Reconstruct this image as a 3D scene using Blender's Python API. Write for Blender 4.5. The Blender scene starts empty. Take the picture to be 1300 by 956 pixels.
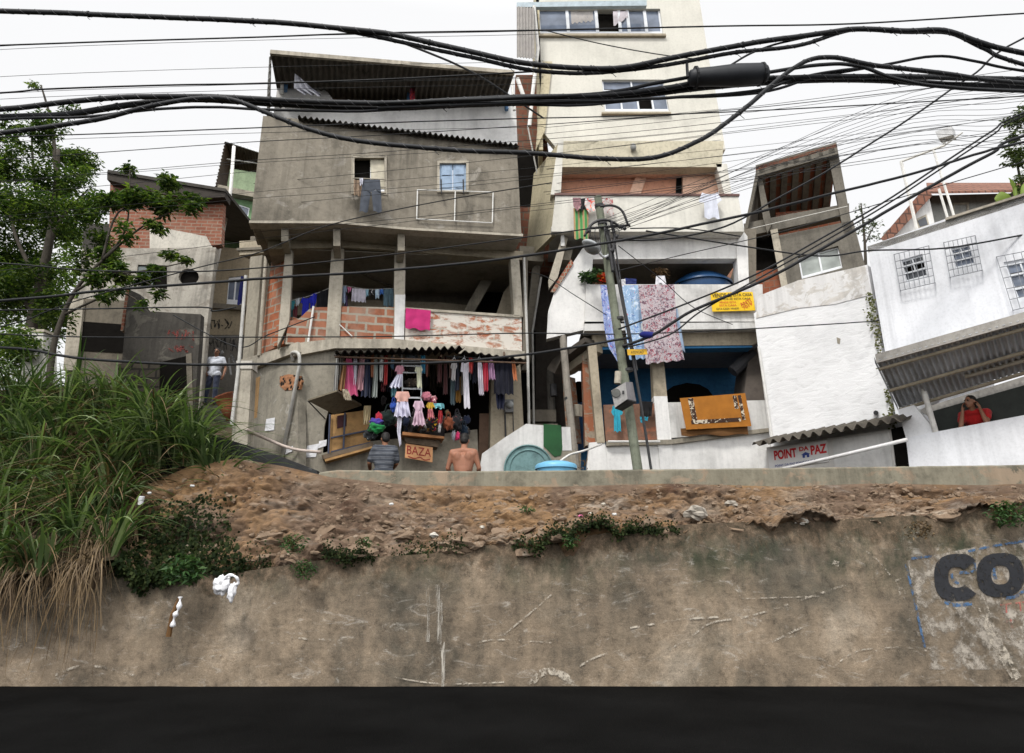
import bpy, math, random
import numpy as np
from math import sin, cos, pi, radians
from mathutils import Vector, Matrix, noise, geometry
random.seed(7); np.random.seed(7)
S = bpy.context.scene
COL = S.collection
# ---------------------------------------------------------------- camera
FPX = 867.0
PITCH = radians(19)
CAM = Vector((0, 0, 1.2))
cd = bpy.data.cameras.new('camera'); cam = bpy.data.objects.new('camera', cd); COL.objects.link(cam)
cam.location = CAM; cam.rotation_euler = (pi/2 + PITCH, 0, 0)
cd.sensor_fit = 'HORIZONTAL'; cd.sensor_width = 36; cd.lens = 36*FPX/1300
cd.shift_y = -45/1300; cd.clip_end = 2000; cd.clip_start = .05
S.camera = cam
CP, SP = cos(PITCH), sin(PITCH)
def ray(px, py):
    x = (px-650)/FPX; y = (433-py)/FPX
    return Vector((x, CP - y*SP, SP + y*CP))
def P(px, py, Y):
    d = ray(px, py); return CAM + d*(Y/d.y)
class Fac:
    """a vertical facade plane through the point seen at (px,py) at depth Y, turned by ang degrees"""
    def __init__(s, px, py, Y, ang=0):
        s.O = P(px, py, Y); a = radians(ang)
        s.u = Vector((cos(a), sin(a), 0)); s.n = Vector((sin(a), -cos(a), 0))
    def hit(s, px, py, off=0):
        d = ray(px, py); o = s.O + s.n*off
        return CAM + d*((o-CAM).dot(s.n)/d.dot(s.n))
    def moved(s, off):
        g = Fac.__new__(Fac); g.O = s.O + s.n*off; g.u = s.u.copy(); g.n = s.n.copy(); return g
Z = Vector((0, 0, 1))
# ---------------------------------------------------------------- mesh builder
def resample(pts, n):
    pts = [Vector(p) for p in pts]
    d = [0]
    for a, b in zip(pts, pts[1:]): d.append(d[-1] + (b-a).length)
    out = []
    for i in range(n):
        t = d[-1]*i/(n-1); k = 0
        while k < len(pts)-2 and d[k+1] < t: k += 1
        L = d[k+1]-d[k]
        out.append(pts[k].lerp(pts[k+1], (t-d[k])/L if L > 1e-9 else 0))
    return out
def smoothpath(pts, per=6):
    pts = [Vector(p) for p in pts]
    if len(pts) < 3:
        return [pts[0].lerp(pts[-1], i/per) for i in range(per+1)]
    out = []
    for i in range(len(pts)-1):
        p0 = pts[max(i-1, 0)]; p1 = pts[i]; p2 = pts[i+1]; p3 = pts[min(i+2, len(pts)-1)]
        for k in range(per):
            t = k/per
            out.append(.5*((2*p1) + (p2-p0)*t + (2*p0-5*p1+4*p2-p3)*t*t + (3*p1-p0-3*p2+p3)*t**3))
    out.append(pts[-1]); return out
class MB:
    def __init__(s): s.v = []; s.f = []; s.mi = []; s.cur = 0
    def add(s, vs, fs):
        b = len(s.v); s.v += [Vector(v) for v in vs]
        for q in fs: s.f.append([b+i for i in q]); s.mi.append(s.cur)
        return s
    def prism(s, front, back):
        n = len(front)
        fs = [list(range(n)), list(range(2*n-1, n-1, -1))]
        for i in range(n):
            j = (i+1) % n; fs.append([i, n+i, n+j, j])
        return s.add(list(front)+list(back), fs)
    def poly(s, F, pts, off=0, th=.1, holes=()):
        loops = [[F.hit(x, y, off) for x, y in L] for L in [pts]+list(holes)]
        if not holes:
            fr = loops[0]; return s.prism(fr, [p-F.n*th for p in fr])
        flat = [p for L in loops for p in L]
        l2 = [[Vector((p.dot(F.u), p.z, 0)) for p in L] for L in loops]
        tr = geometry.tessellate_polygon(l2)
        n = len(flat); fs = []
        for t in tr: fs.append(list(t)); fs.append([i+n for i in reversed(t)])
        b = 0
        for L in loops:
            m = len(L)
            for i in range(m):
                j = (i+1) % m; fs.append([b+i, n+b+i, n+b+j, b+j])
            b += m
        return s.add(flat+[p-F.n*th for p in flat], fs)
    def rect(s, F, x0, y0, x1, y1, off=0, th=.1, holes=()):
        return s.poly(F, [(x0, y0), (x1, y0), (x1, y1), (x0, y1)], off, th, holes)
    def box(s, c, sx, sy, sz, R=None):
        c = Vector(c); vs = []
        for z in (-.5, .5):
            for x, y in ((-.5, -.5), (.5, -.5), (.5, .5), (-.5, .5)):
                v = Vector((x*sx, y*sy, z*sz)); vs.append(c + (R @ v if R else v))
        return s.add(vs, [[3, 2, 1, 0], [4, 5, 6, 7], [0, 1, 5, 4], [1, 2, 6, 5], [2, 3, 7, 6], [3, 0, 4, 7]])
    def tube(s, pts, r, n=8, r2=None, cap=True):
        pts = [Vector(p) for p in pts]; m = len(pts); vs = []; fs = []
        up = None
        for i, p in enumerate(pts):
            d = (pts[min(i+1, m-1)] - pts[max(i-1, 0)])
            if d.length < 1e-9: d = Vector((0, 0, 1))
            d.normalize()
            if up is None:
                up = Vector((0, 0, 1)) if abs(d.z) < .9 else Vector((1, 0, 0))
            a = (up - d*up.dot(d)); a.normalize(); up = a
            b = d.cross(a)
            rr = r if r2 is None else r + (r2-r)*i/max(m-1, 1)
            if isinstance(r, (list, tuple)): rr = r[i]
            for k in range(n):
                t = 2*pi*k/n; vs.append(p + a*(rr*cos(t)) + b*(rr*sin(t)))
        for i in range(m-1):
            for k in range(n):
                k2 = (k+1) % n; fs.append([i*n+k, i*n+k2, (i+1)*n+k2, (i+1)*n+k])
        if cap: fs.append(list(range(n-1, -1, -1))); fs.append([(m-1)*n+k for k in range(n)])
        return s.add(vs, fs)
    def grid(s, rows):
        n = len(rows[0]); m = len(rows)
        fs = [[i*n+j, i*n+j+1, (i+1)*n+j+1, (i+1)*n+j] for i in range(m-1) for j in range(n-1)]
        return s.add([p for r in rows for p in r], fs)
    def lathe(s, c, prof, n=24, axis=None, a0=0, a1=2*pi):
        """prof: (radius, height) pairs about an axis through c"""
        c = Vector(c); ax = Vector(axis or (0, 0, 1)).normalized()
        e = Vector((1, 0, 0)) if abs(ax.x) < .9 else Vector((0, 1, 0))
        a = (e - ax*e.dot(ax)).normalized(); b = ax.cross(a)
        rows = []
        for r, h in prof:
            rows.append([c + ax*h + a*(r*cos(a0+(a1-a0)*k/n)) + b*(r*sin(a0+(a1-a0)*k/n)) for k in range(n+1)])
        return s.grid(rows)
    def ball(s, c, rx, ry=None, rz=None, n=12, m=8, R=None):
        ry = rx if ry is None else ry; rz = rx if rz is None else rz
        c = Vector(c); vs = []; fs = []
        for i in range(m+1):
            th = pi*i/m
            for k in range(n):
                ph = 2*pi*k/n
                v = Vector((rx*sin(th)*cos(ph), ry*sin(th)*sin(ph), rz*cos(th)))
                vs.append(c + (R @ v if R else v))
        for i in range(m):
            for k in range(n):
                k2 = (k+1) % n; fs.append([i*n+k, (i+1)*n+k, (i+1)*n+k2, i*n+k2])
        return s.add(vs, fs)
    def capsule(s, a, b, ra, rb, n=12):
        a = Vector(a); b = Vector(b); d = (b-a); L = d.length; d.normalize()
        prof = []
        pts = []; rs = []
        for k in range(5):
            t = pi/2*k/4; pts.append(a - d*(ra*cos(t))); rs.append(max(ra*sin(t), .0005))
        for k in range(5):
            t = pi/2*k/4; pts.append(b + d*(rb*sin(t))); rs.append(max(rb*cos(t), .0005))
        return s.tube(pts, rs, n)
    def corr(s, A, B, D, amp, nw, th=.008, per=6, D2=None):
        """corrugated sheet: front edge A-B, running back along D (D2 at B)"""
        A = Vector(A); B = Vector(B); D = Vector(D); D2 = Vector(D2) if D2 else D
        nn = (B-A).cross(D).normalized()
        n = nw*per; top = [[], []]; bot = [[], []]
        for i in range(n+1):
            t = i/n; w = nn*(amp*sin(2*pi*t*nw) + .15*amp*noise.noise((t*nw*.7, A.x, 0)))
            p = A.lerp(B, t)+w; q = p + D.lerp(D2, t)
            top[0].append(p); top[1].append(q); bot[0].append(p+nn*th); bot[1].append(q+nn*th)
        s.grid(top); s.grid(bot); s.grid([top[0], bot[0]]); s.grid([top[1], bot[1]]); return s
# ---------------------------------------------------------------- objects
ORG = {}
def setp(o, label=None, cat=None, group=None, kind=None):
    if label: o['label'] = label
    if cat: o['category'] = cat
    if group: o['group'] = group
    if kind: o['kind'] = kind
    return o
def mk(name, mb, mat, parent=None, label=None, cat=None, group=None, kind=None, smooth=False):
    vs = mb.v
    if parent is not None: org = ORG[parent]
    elif kind == 'structure': org = Vector((0, 0, 0))
    else:
        xs = [v.x for v in vs]; ys = [v.y for v in vs]
        org = Vector(((min(xs)+max(xs))/2, (min(ys)+max(ys))/2, min(v.z for v in vs)))
    me = bpy.data.meshes.new(name)
    me.from_pydata([tuple(v-org) for v in vs], [], mb.f)
    mats = mat if isinstance(mat, (list, tuple)) else [mat]
    for m in mats: me.materials.append(m)
    if len(mats) > 1: me.polygons.foreach_set('material_index', mb.mi)
    if smooth: me.polygons.foreach_set('use_smooth', [True]*len(mb.f))
    me.update()
    o = bpy.data.objects.new(name, me); COL.objects.link(o)
    if parent is not None: o.parent = parent
    else: o.location = org
    ORG[o] = org
    return setp(o, label, cat, group, kind)
def thing(name, loc, label, cat, group=None):
    o = bpy.data.objects.new(name, None); COL.objects.link(o)
    o.empty_display_size = .2
    o.location = Vector(loc); ORG[o] = Vector(loc)
    return setp(o, label, cat, group)
def frombase(me_name, v, f, mat, **k):
    mb = MB(); mb.v = v; mb.f = f; mb.mi = [0]*len(f); return mk(me_name, mb, mat, **k)
# ---------------------------------------------------------------- materials
def lin(c): 
    c /= 255.0
    return c/12.92 if c <= .04045 else ((c+.055)/1.055)**2.4
def rgb(r, g, b): return (lin(r), lin(g), lin(b), 1)
def g(v): return (v, v, v, 1)
class N:
    def __init__(s, name):
        s.m = bpy.data.materials.new(name); s.m.use_nodes = True
        s.t = s.m.node_tree; s.t.nodes.clear()
        s.out = s.n('ShaderNodeOutputMaterial'); s.b = s.n('ShaderNodeBsdfPrincipled')
        s.l(s.b.outputs[0], s.out.inputs[0]); s.tc = s.n('ShaderNodeTexCoord')
        s.b.inputs['Roughness'].default_value = .85
        s.b.inputs['Specular IOR Level'].default_value = .25
    def n(s, ty, **k):
        o = s.t.nodes.new(ty)
        for a, v in k.items(): setattr(o, a, v)
        return o
    def l(s, a, b): s.t.links.new(a, b)
    def mapped(s, sc=(1, 1, 1), loc=(0, 0, 0), src=None, rot=(0, 0, 0)):
        m = s.n('ShaderNodeMapping'); m.inputs['Scale'].default_value = sc; m.inputs['Location'].default_value = loc
        m.inputs['Rotation'].default_value = rot
        s.l(src or s.tc.outputs['Object'], m.inputs['Vector']); return m.outputs[0]
    def noise(s, vec, scale, detail=6, rough=.6, dist=0):
        o = s.n('ShaderNodeTexNoise'); o.inputs['Scale'].default_value = scale; o.inputs['Detail'].default_value = detail
        o.inputs['Roughness'].default_value = rough; o.inputs['Distortion'].default_value = dist
        s.l(vec, o.inputs['Vector']); return o.outputs['Fac']
    def ramp(s, fac, stops):
        o = s.n('ShaderNodeValToRGB'); r = o.color_ramp
        while len(r.elements) < len(stops): r.elements.new(.5)
        for e, (p, c) in zip(r.elements, stops): e.position = p; e.color = c if len(c) == 4 else (*c, 1)
        s.l(fac, o.inputs[0]); return o.outputs[0]
    def mix(s, fac, a, b, mode='MIX'):
        o = s.n('ShaderNodeMix', data_type='RGBA', blend_type=mode)
        for sock, v in ((o.inputs[0], fac), (o.inputs[6], a), (o.inputs[7], b)):
            if isinstance(v, (int, float)): sock.default_value = v
            elif isinstance(v, (tuple, list)): sock.default_value = v
            else: s.l(v, sock)
        return o.outputs[2]
    def math(s, op, a, b=0.0):
        o = s.n('ShaderNodeMath', operation=op)
        for sock, v in ((o.inputs[0], a), (o.inputs[1], b)):
            if isinstance(v, (int, float)): sock.default_value = v
            else: s.l(v, sock)
        return o.outputs[0]
    def bump(s, h, strength=.4, dist=.02):
        o = s.n('ShaderNodeBump'); o.inputs['Strength'].default_value = strength; o.inputs['Distance'].default_value = dist
        s.l(h, o.inputs['Height']); s.l(o.outputs[0], s.b.inputs['Normal'])
    def col(s, c):
        if isinstance(c, tuple): s.b.inputs['Base Color'].default_value = c
        else: s.l(c, s.b.inputs['Base Color'])
def scale_c(c, k): return (c[0]*k, c[1]*k, c[2]*k, 1)
def grime(name, c, dark=.45, scale=1.6, streak=.5, patch=None, patch_at=.6, bump=.35, rough=.88, fine=14, lowz=None, bscale=25, fa=None):
    if fa is None: fa = .3 if min(c[:3]) > .5 else .75
    """weathered plaster / concrete: blotches, rain streaks, grit; patch = second colour showing through"""
    m = N(name); v = m.tc.outputs['Object']
    a = m.noise(v, scale, 8, .62); col = m.ramp(a, [(.28, scale_c(c, dark)), (.48, c), (.72, scale_c(c, 1.12))])
    fn = m.noise(v, fine, 6, .7); col = m.mix(fa, col, m.ramp(fn, [(.3, g(.62)), (.5, g(1)), (.72, g(1.12))]), 'MULTIPLY')
    if patch:
        pn = m.noise(m.mapped((1, 1, 1.3), (3, 7, 1)), scale*1.3, 10, .68, .6)
        col = m.mix(m.ramp(pn, [(patch_at-.03, g(0)), (patch_at+.03, g(1))]), col, patch)
    if streak:
        st = m.noise(m.mapped((5, 5, .35)), 1.3, 6, .65)
        st2 = m.noise(m.mapped((1, 1, .6), (9, 2, 4)), .9, 3, .5)
        sf = m.math('MULTIPLY', m.ramp(st, [(.42, g(0)), (.68, g(1))]), m.ramp(st2, [(.35, g(0)), (.6, g(1))]))
        col = m.mix(m.math('MULTIPLY', sf, streak), col, scale_c(c, .28))
    m.col(col); m.bump(m.mix(.5, m.noise(v, bscale, 8, .7), a), bump, .02)
    m.b.inputs['Roughness'].default_value = rough
    return m.m
def plain(name, c, rough=.6, var=.18, scale=8, metal=0, spec=.3, bump=.08):
    m = N(name); v = m.tc.outputs['Object']
    a = m.noise(v, scale, 6, .65)
    m.col(m.ramp(a, [(.25, scale_c(c, 1-var*1.6)), (.5, c), (.75, scale_c(c, 1+var))]))
    m.b.inputs['Roughness'].default_value = rough; m.b.inputs['Metallic'].default_value = metal
    m.b.inputs['Specular IOR Level'].default_value = spec
    if bump: m.bump(a, bump, .01)
    return m.m
def brick(name, F, c1, c2, mortar, w=.22, h=.19, msize=.018, cover=None, cover_at=.5):
    """hollow clay block wall, laid along the facade F; cover = plaster/paint over it in patches"""
    m = N(name); sp = m.n('ShaderNodeSeparateXYZ'); m.l(m.tc.outputs['Object'], sp.inputs[0])
    u = m.math('ADD', m.math('MULTIPLY', sp.outputs[0], F.u.x), m.math('MULTIPLY', sp.outputs[1], F.u.y))
    cb = m.n('ShaderNodeCombineXYZ'); m.l(u, cb.inputs[0]); m.l(sp.outputs[2], cb.inputs[1])
    wob = m.n('ShaderNodeMix', data_type='RGBA', blend_type='ADD')
    nz = m.n('ShaderNodeTexNoise'); nz.inputs['Scale'].default_value = 6; m.l(m.tc.outputs['Object'], nz.inputs['Vector'])
    wob.inputs[0].default_value = .03; m.l(cb.outputs[0], wob.inputs[6]); m.l(nz.outputs['Color'], wob.inputs[7])
    b = m.n('ShaderNodeTexBrick'); m.l(wob.outputs[2], b.inputs['Vector'])
    b.inputs['Scale'].default_value = 1; b.inputs['Brick Width'].default_value = w; b.inputs['Row Height'].default_value = h
    b.inputs['Mortar Size'].default_value = msize; b.inputs['Mortar Smooth'].default_value = .3
    b.inputs['Color1'].default_value = c1; b.inputs['Color2'].default_value = c2; b.inputs['Mortar'].default_value = mortar
    b.inputs['Bias'].default_value = -.2
    fn = m.noise(m.tc.outputs['Object'], 9, 8, .7)
    col = m.mix(.8, b.outputs['Color'], m.ramp(fn, [(.28, g(.5)), (.5, g(1)), (.75, g(1.2))]), 'MULTIPLY')
    big = m.noise(m.tc.outputs['Object'], 1.4, 5, .6)
    col = m.mix(m.ramp(big, [(.5, g(0)), (.75, g(.55))]), col, mortar)
    if cover:
        pn = m.noise(m.mapped((1, 1, 2.2)), 3.2, 10, .72, .5)
        col = m.mix(m.ramp(pn, [(cover_at-.04, g(0)), (cover_at+.05, g(1))]), col, cover)
    m.col(col); m.bump(m.mix(.6, b.outputs['Fac'], m.ramp(fn, [(.3, g(1)), (.7, g(0))])), -.5, .012)
    return m.m
def cloth_m(name, c, rough=.9, pat=None):
    """woven fabric; pat = list of (colour, voronoi scale, threshold) printed on"""
    m = N(name); v = m.tc.outputs['Object']
    a = m.noise(v, 5, 4, .6)
    col = m.ramp(a, [(.3, scale_c(c, .78)), (.6, c), (.8, scale_c(c, 1.08))])
    for i, (pc, sc, th) in enumerate(pat or []):
        vo = m.noise(m.mapped((1, 1, 1), (i*3.1, i*1.7, i*5.3)), sc, 3, .75, 1.2)
        col = m.mix(m.ramp(vo, [(th, g(0)), (th+.02, g(1))]), col, pc)
    m.col(col); m.b.inputs['Roughness'].default_value = rough; m.b.inputs['Sheen Weight'].default_value = .15
    m.bump(m.noise(v, 90, 3, .6), .12, .004)
    return m.m
def leaf_m(name, c1, c2, c3, trans=.3):
    m = N(name); ge = m.n('ShaderNodeNewGeometry')
    col = m.ramp(ge.outputs['Random Per Island'], [(0, c1), (.5, c2), (1, c3)])
    big = m.noise(m.tc.outputs['Object'], .9, 4, .6)
    col = m.mix(.8, col, m.ramp(big, [(.32, g(.42)), (.52, g(1)), (.72, g(1.35))]), 'MULTIPLY')
    m.col(col); m.b.inputs['Roughness'].default_value = .5
    tr = m.n('ShaderNodeBsdfTranslucent'); m.l(m.mix(1.0, col, (1.2, 1.4, .6, 1), 'MULTIPLY'), tr.inputs[0])
    mx = m.n('ShaderNodeMixShader'); mx.inputs[0].default_value = trans
    m.l(m.b.outputs[0], mx.inputs[1]); m.l(tr.outputs[0], mx.inputs[2]); m.l(mx.outputs[0], m.out.inputs[0])
    return m.m
def glass_m(name, c, rough=.08):
    """window glazing seen from the street: dark room behind, sky on the pane"""
    m = N(name); v = m.tc.outputs['Object']
    a = m.noise(v, 2.2, 3, .5)
    m.col(m.ramp(a, [(.35, scale_c(c, .7)), (.65, scale_c(c, 1.2))]))
    m.b.inputs['Roughness'].default_value = rough; m.b.inputs['Specular IOR Level'].default_value = .6
    m.bump(m.noise(v, 3, 2, .5), .03, .01)
    return m.m
def wornpaint(name, c, at=.42, scale=7, streakz=1):
    """paint on a rough wall, rubbed off in places"""
    m = N(name); v = m.mapped((1, 1, streakz))
    a = m.noise(v, scale, 9, .75)
    tp = m.n('ShaderNodeBsdfTransparent'); mx = m.n('ShaderNodeMixShader')
    m.l(m.ramp(a, [(at-.06, g(0)), (at+.06, g(1))]), mx.inputs[0]); m.l(tp.outputs[0], mx.inputs[1]); m.l(m.b.outputs[0], mx.inputs[2])
    m.l(mx.outputs[0], m.out.inputs[0])
    m.col(m.ramp(m.noise(v, 14, 6, .7), [(.3, scale_c(c, .6)), (.6, c)]))
    return m.m
# ---------------------------------------------------------------- small builders
def bil(q, s, t):
    (x0, y0), (x1, y1), (x2, y2), (x3, y3) = q      # tl tr br bl
    ax = x0+(x1-x0)*s; ay = y0+(y1-y0)*s; bx = x3+(x2-x3)*s; by = y3+(y2-y3)*s
    return (ax+(bx-ax)*t, ay+(by-ay)*t)
def subq(q, s0, t0, s1, t1): return [bil(q, s0, t0), bil(q, s1, t0), bil(q, s1, t1), bil(q, s0, t1)]
def R4(x0, y0, x1, y1): return [(x0, y0), (x1, y0), (x1, y1), (x0, y1)]
def textmesh(body, F, q, off, bold=.02, wr=None):
    """lettering stretched into the pixel quad q on facade F"""
    cu = bpy.data.curves.new('lettering', 'FONT'); cu.body = body; cu.offset = bold; cu.resolution_u = 3
    ob = bpy.data.objects.new('lettering', cu); COL.objects.link(ob)
    dg = bpy.context.evaluated_depsgraph_get(); me = ob.evaluated_get(dg).to_mesh()
    vs = [v.co.copy() for v in me.vertices]; fs = [list(p.vertices) for p in me.polygons]
    ob.evaluated_get(dg).to_mesh_clear(); bpy.data.objects.remove(ob); bpy.data.curves.remove(cu)
    x0 = min(v.x for v in vs); x1 = max(v.x for v in vs); y0 = min(v.y for v in vs); y1 = max(v.y for v in vs)
    mb = MB(); out = []
    for v in vs:
        s = (v.x-x0)/(x1-x0); t = 1-(v.y-y0)/(y1-y0)
        out.append(F.hit(*bil(q, s, t), off))
    mb.add(out, fs); return mb
def clothmesh(mb, F, L, R, off, folds=2.5, amp=.025, rows=16, cols=14, seed=0, sag=0, bulge=0):
    Ls = resample([(x, y, 0) for x, y in L], rows); Rs = resample([(x, y, 0) for x, y in R], rows)
    out = []
    for i in range(rows):
        t = i/(rows-1); row = []
        for j in range(cols):
            s = j/(cols-1)
            p = Ls[i].lerp(Rs[i], s)
            w = sin(s*2*pi*folds + seed*1.7 + .8*sin(t*2+seed))*(.35+.65*t) + .8*noise.noise((s*3+seed*7, t*3, seed))
            hem = 1.2*sin(s*2*pi*folds+seed)*t**6
            row.append(F.hit(p.x, p.y + sag*4*s*(1-s)*(1-t) + hem, off + amp*w + bulge*sin(pi*s)*(.4+.6*t)))
        out.append(row)
    mb.grid(out); return mb
def hang(name, F, L, R, off, mat, label, cat, group=None, **k):
    mb = MB(); clothmesh(mb, F, L, R, off, **k)
    return mk(name, mb, mat, label=label, cat=cat, group=group, smooth=True)
def shirt(name, F, cx, y0, w, h, off, mat, label, cat='shirt', group=None, lean=0, sl=.38, seed=1, flare=1.0, peg=True, amp=.02):
    """T-shirt hung by its shoulders: body, neckline dip, two sleeves"""
    mb = MB(); a = w*.5
    X = lambda s, t: (cx + a*s + lean*t, y0 + h*t)
    clothmesh(mb, F, [X(-.75, .02), X(-.62, .3), X(-.66*flare, .7), X(-.7*flare, 1)], [X(.75, .02), X(.62, .3), X(.66*flare, .7), X(.7*flare, 1)], off, 1.6, amp, seed=seed, sag=h*.05)
    clothmesh(mb, F, [X(-.74, .0), X(-1.15, sl*.8)], [X(-.55, .06), X(-.62, sl)], off+.012, .6, amp*.5, 6, 6, seed+2)
    clothmesh(mb, F, [X(.55, .06), X(.62, sl)], [X(.74, .0), X(1.15, sl*.8)], off+.012, .6, amp*.5, 6, 6, seed+3)
    return mk(name, mb, mat, label=label, cat=cat, group=group, smooth=True)
def trousers(name, F, x0, y0, x1, y1, off, mat, label, cat='trousers', group=None, lean=0, crotch=.35, seed=2, gap=.08, spread=.0):
    mb = MB(); w = x1-x0; h = y1-y0
    X = lambda s, t: (x0 + w*s + lean*t, y0 + h*t)
    c = crotch
    clothmesh(mb, F, [X(.06, 0), X(0, c)], [X(.94, 0), X(1, c)], off, 2, .015, 8, 14, seed)
    clothmesh(mb, F, [X(0, c-.02), X(-.03-spread, 1)], [X(.5, c-.02), X(.5-gap-spread, 1)], off+.002, 1, .02, 14, 8, seed+1)
    clothmesh(mb, F, [X(.5, c-.02), X(.5+gap+spread, 1)], [X(1, c-.02), X(1.03+spread, 1)], off+.002, 1, .02, 14, 8, seed+2)
    return mk(name, mb, mat, label=label, cat=cat, group=group, smooth=True)
def line_px(F, pts, off, r=.006, per=6, n=5):
    mb = MB(); mb.tube(smoothpath([F.hit(x, y, off) for x, y in pts], per), r, n); return mb
# ================================================================ WORLD AND LIGHT
W = bpy.data.worlds.new('World'); S.world = W; W.use_nodes = True
wt = W.node_tree; wt.nodes.clear()
wo = wt.nodes.new('ShaderNodeOutputWorld'); b1 = wt.nodes.new('ShaderNodeBackground'); b2 = wt.nodes.new('ShaderNodeBackground')
sky = wt.nodes.new('ShaderNodeTexSky'); sky.sky_type = 'NISHITA'; sky.sun_disc = False
SUN_EL, SUN_AZ = radians(52), radians(205)
sky.sun_elevation = SUN_EL; sky.sun_rotation = SUN_AZ
wt.links.new(sky.outputs[0], b1.inputs[0]); b1.inputs[1].default_value = .1
# bright flat cloud layer: brighter overhead and round the veiled sun behind the viewer
tc = wt.nodes.new('ShaderNodeTexCoord'); sx = wt.nodes.new('ShaderNodeSeparateXYZ'); wt.links.new(tc.outputs['Generated'], sx.inputs[0])
def wm(op, a, b):
    o = wt.nodes.new('ShaderNodeMath'); o.operation = op
    for s_, v_ in zip(o.inputs, (a, b)):
        if isinstance(v_, (int, float)): s_.default_value = v_
        else: wt.links.new(v_, s_)
    return o.outputs[0]
up = wm('MAXIMUM', wm('SUBTRACT', sx.outputs[2], .7), 0); bk = wm('MAXIMUM', wm('MULTIPLY', sx.outputs[1], -1), 0)
cn = wt.nodes.new('ShaderNodeTexNoise'); cn.inputs['Scale'].default_value = 1.6; cn.inputs['Detail'].default_value = 5
wt.links.new(tc.outputs['Generated'], cn.inputs['Vector'])
lum = wm('ADD', wm('ADD', wm('MULTIPLY', up, 3.4), wm('MULTIPLY', bk, 1.2)), wm('ADD', .97, wm('MULTIPLY', cn.outputs['Fac'], .1)))
cb = wt.nodes.new('ShaderNodeCombineColor')
wt.links.new(lum, cb.inputs[0]); wt.links.new(wm('MULTIPLY', lum, 1.0), cb.inputs[1]); wt.links.new(wm('MULTIPLY', lum, 1.005), cb.inputs[2])
wt.links.new(cb.outputs[0], b2.inputs[0])
ms = wt.nodes.new('ShaderNodeMixShader'); ms.inputs[0].default_value = .94
wt.links.new(b1.outputs[0], ms.inputs[1]); wt.links.new(b2.outputs[0], ms.inputs[2]); wt.links.new(ms.outputs[0], wo.inputs[0])
sl = bpy.data.lights.new('sun', 'SUN'); sl.energy = 3.0; sl.angle = radians(11); sl.color = (1, .97, .92)
so = bpy.data.objects.new('sun', sl); COL.objects.link(so)
# sun direction from azimuth (sky texture: rotation measured from +Y towards +X)
sd = Vector((sin(SUN_AZ)*cos(SUN_EL), cos(SUN_AZ)*cos(SUN_EL), sin(SUN_EL)))
so.rotation_euler = sd.to_track_quat('Z', 'Y').to_euler(); so.location = sd*40
S.view_settings.view_transform = 'Standard'; S.view_settings.look = 'None'; S.view_settings.exposure = 0
S.cycles.max_bounces = 6; S.cycles.transparent_max_bounces = 12

# ================================================================ FACADES
G = Fac(430, 440, 12.3, 12); GU = G.moved(.75)
_c = G.hit(378, 440); GL = Fac(378, 440, _c.y, -36)
YB = Fac(800, 300, 13.8, 0)
RW = Fac(960, 480, 13.0, -47)
ALLEY = 1.6
# ================================================================ MATERIALS OF THE SETTING
def interp(tab, x):
    if x <= tab[0][0]: return tab[0][1]
    for (a, b), (c, d) in zip(tab, tab[1:]):
        if x <= c: return b + (d-b)*(x-a)/(c-a)
    return tab[-1][1]
m = N('asphalt'); v = m.tc.outputs['Object']
m.col(m.mix(.7, m.ramp(m.noise(v, .8, 6), [(.3, g(.003)), (.7, g(.008))]), m.ramp(m.noise(v, 60, 4, .7), [(.3, g(.5)), (.7, g(1.3))]), 'MULTIPLY'))
m.b.inputs['Specular IOR Level'].default_value = .03; m.b.inputs['Roughness'].default_value = .95; m.bump(m.noise(v, 80, 4), .5, .02); ASPH = m.m
m = N('packed_earth'); v = m.tc.outputs['Object']
a = m.noise(v, 1.3, 8, .65); b = m.noise(m.mapped((1, 1, 2.8)), 4.5, 10, .72, .7)
c_ = m.ramp(a, [(.28, (.085, .05, .032, 1)), (.43, (.165, .108, .072, 1)), (.57, (.22, .152, .104, 1)), (.74, (.33, .27, .205, 1))])
yel = m.noise(m.mapped((1, 1, 1), (4, 4, 4)), .8, 5)
c_ = m.mix(m.ramp(yel, [(.46, g(0)), (.6, g(.85))]), c_, (.30, .178, .085, 1))
pal = m.noise(m.mapped((.7, .7, 3), (8, 1, 4)), 1.6, 8, .7)
c_ = m.mix(m.ramp(pal, [(.55, g(0)), (.68, g(.75))]), c_, (.38, .33, .275, 1))
red = m.noise(m.mapped((1, 1, 1.5), (1, 6, 2)), 1.1, 6, .65)
c_ = m.mix(m.ramp(red, [(.56, g(0)), (.68, g(.8))]), c_, (.075, .036, .022, 1))
c_ = m.mix(.9, c_, m.ramp(b, [(.28, g(.3)), (.45, g(.85)), (.6, g(1.08)), (.75, g(1.4))]), 'MULTIPLY')
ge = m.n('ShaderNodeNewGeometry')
c_ = m.mix(.9, c_, m.ramp(ge.outputs['Pointiness'], [(.4, g(.22)), (.49, g(.95)), (.56, g(1.35))]), 'MULTIPLY')  # painted shade: colour darkened in the hollows, lightened on the ridges
gsx = m.n('ShaderNodeSeparateXYZ'); m.l(v, gsx.inputs[0])
mo = m.noise(m.mapped((1, 1, 1.4), (2, 9, 1)), 1.6, 9, .72)
lowy = m.ramp(m.math('SUBTRACT', gsx.outputs[1], 7.5), [(.25, g(1)), (.62, g(0))])
leftx = m.ramp(m.math('MULTIPLY', m.math('ADD', gsx.outputs[0], 6.5), .125), [(.0, g(1)), (.5, g(.8)), (.8, g(.35))])
c_ = m.mix(m.math('MULTIPLY', m.math('MULTIPLY', m.ramp(mo, [(.40, g(0)), (.52, g(1))]), lowy), leftx), c_, (.012, .017, .007, 1))
m.col(c_); m.bump(m.mix(.5, m.noise(v, 26, 12, .82), b), 1.0, .09); EARTH = m.m

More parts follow.
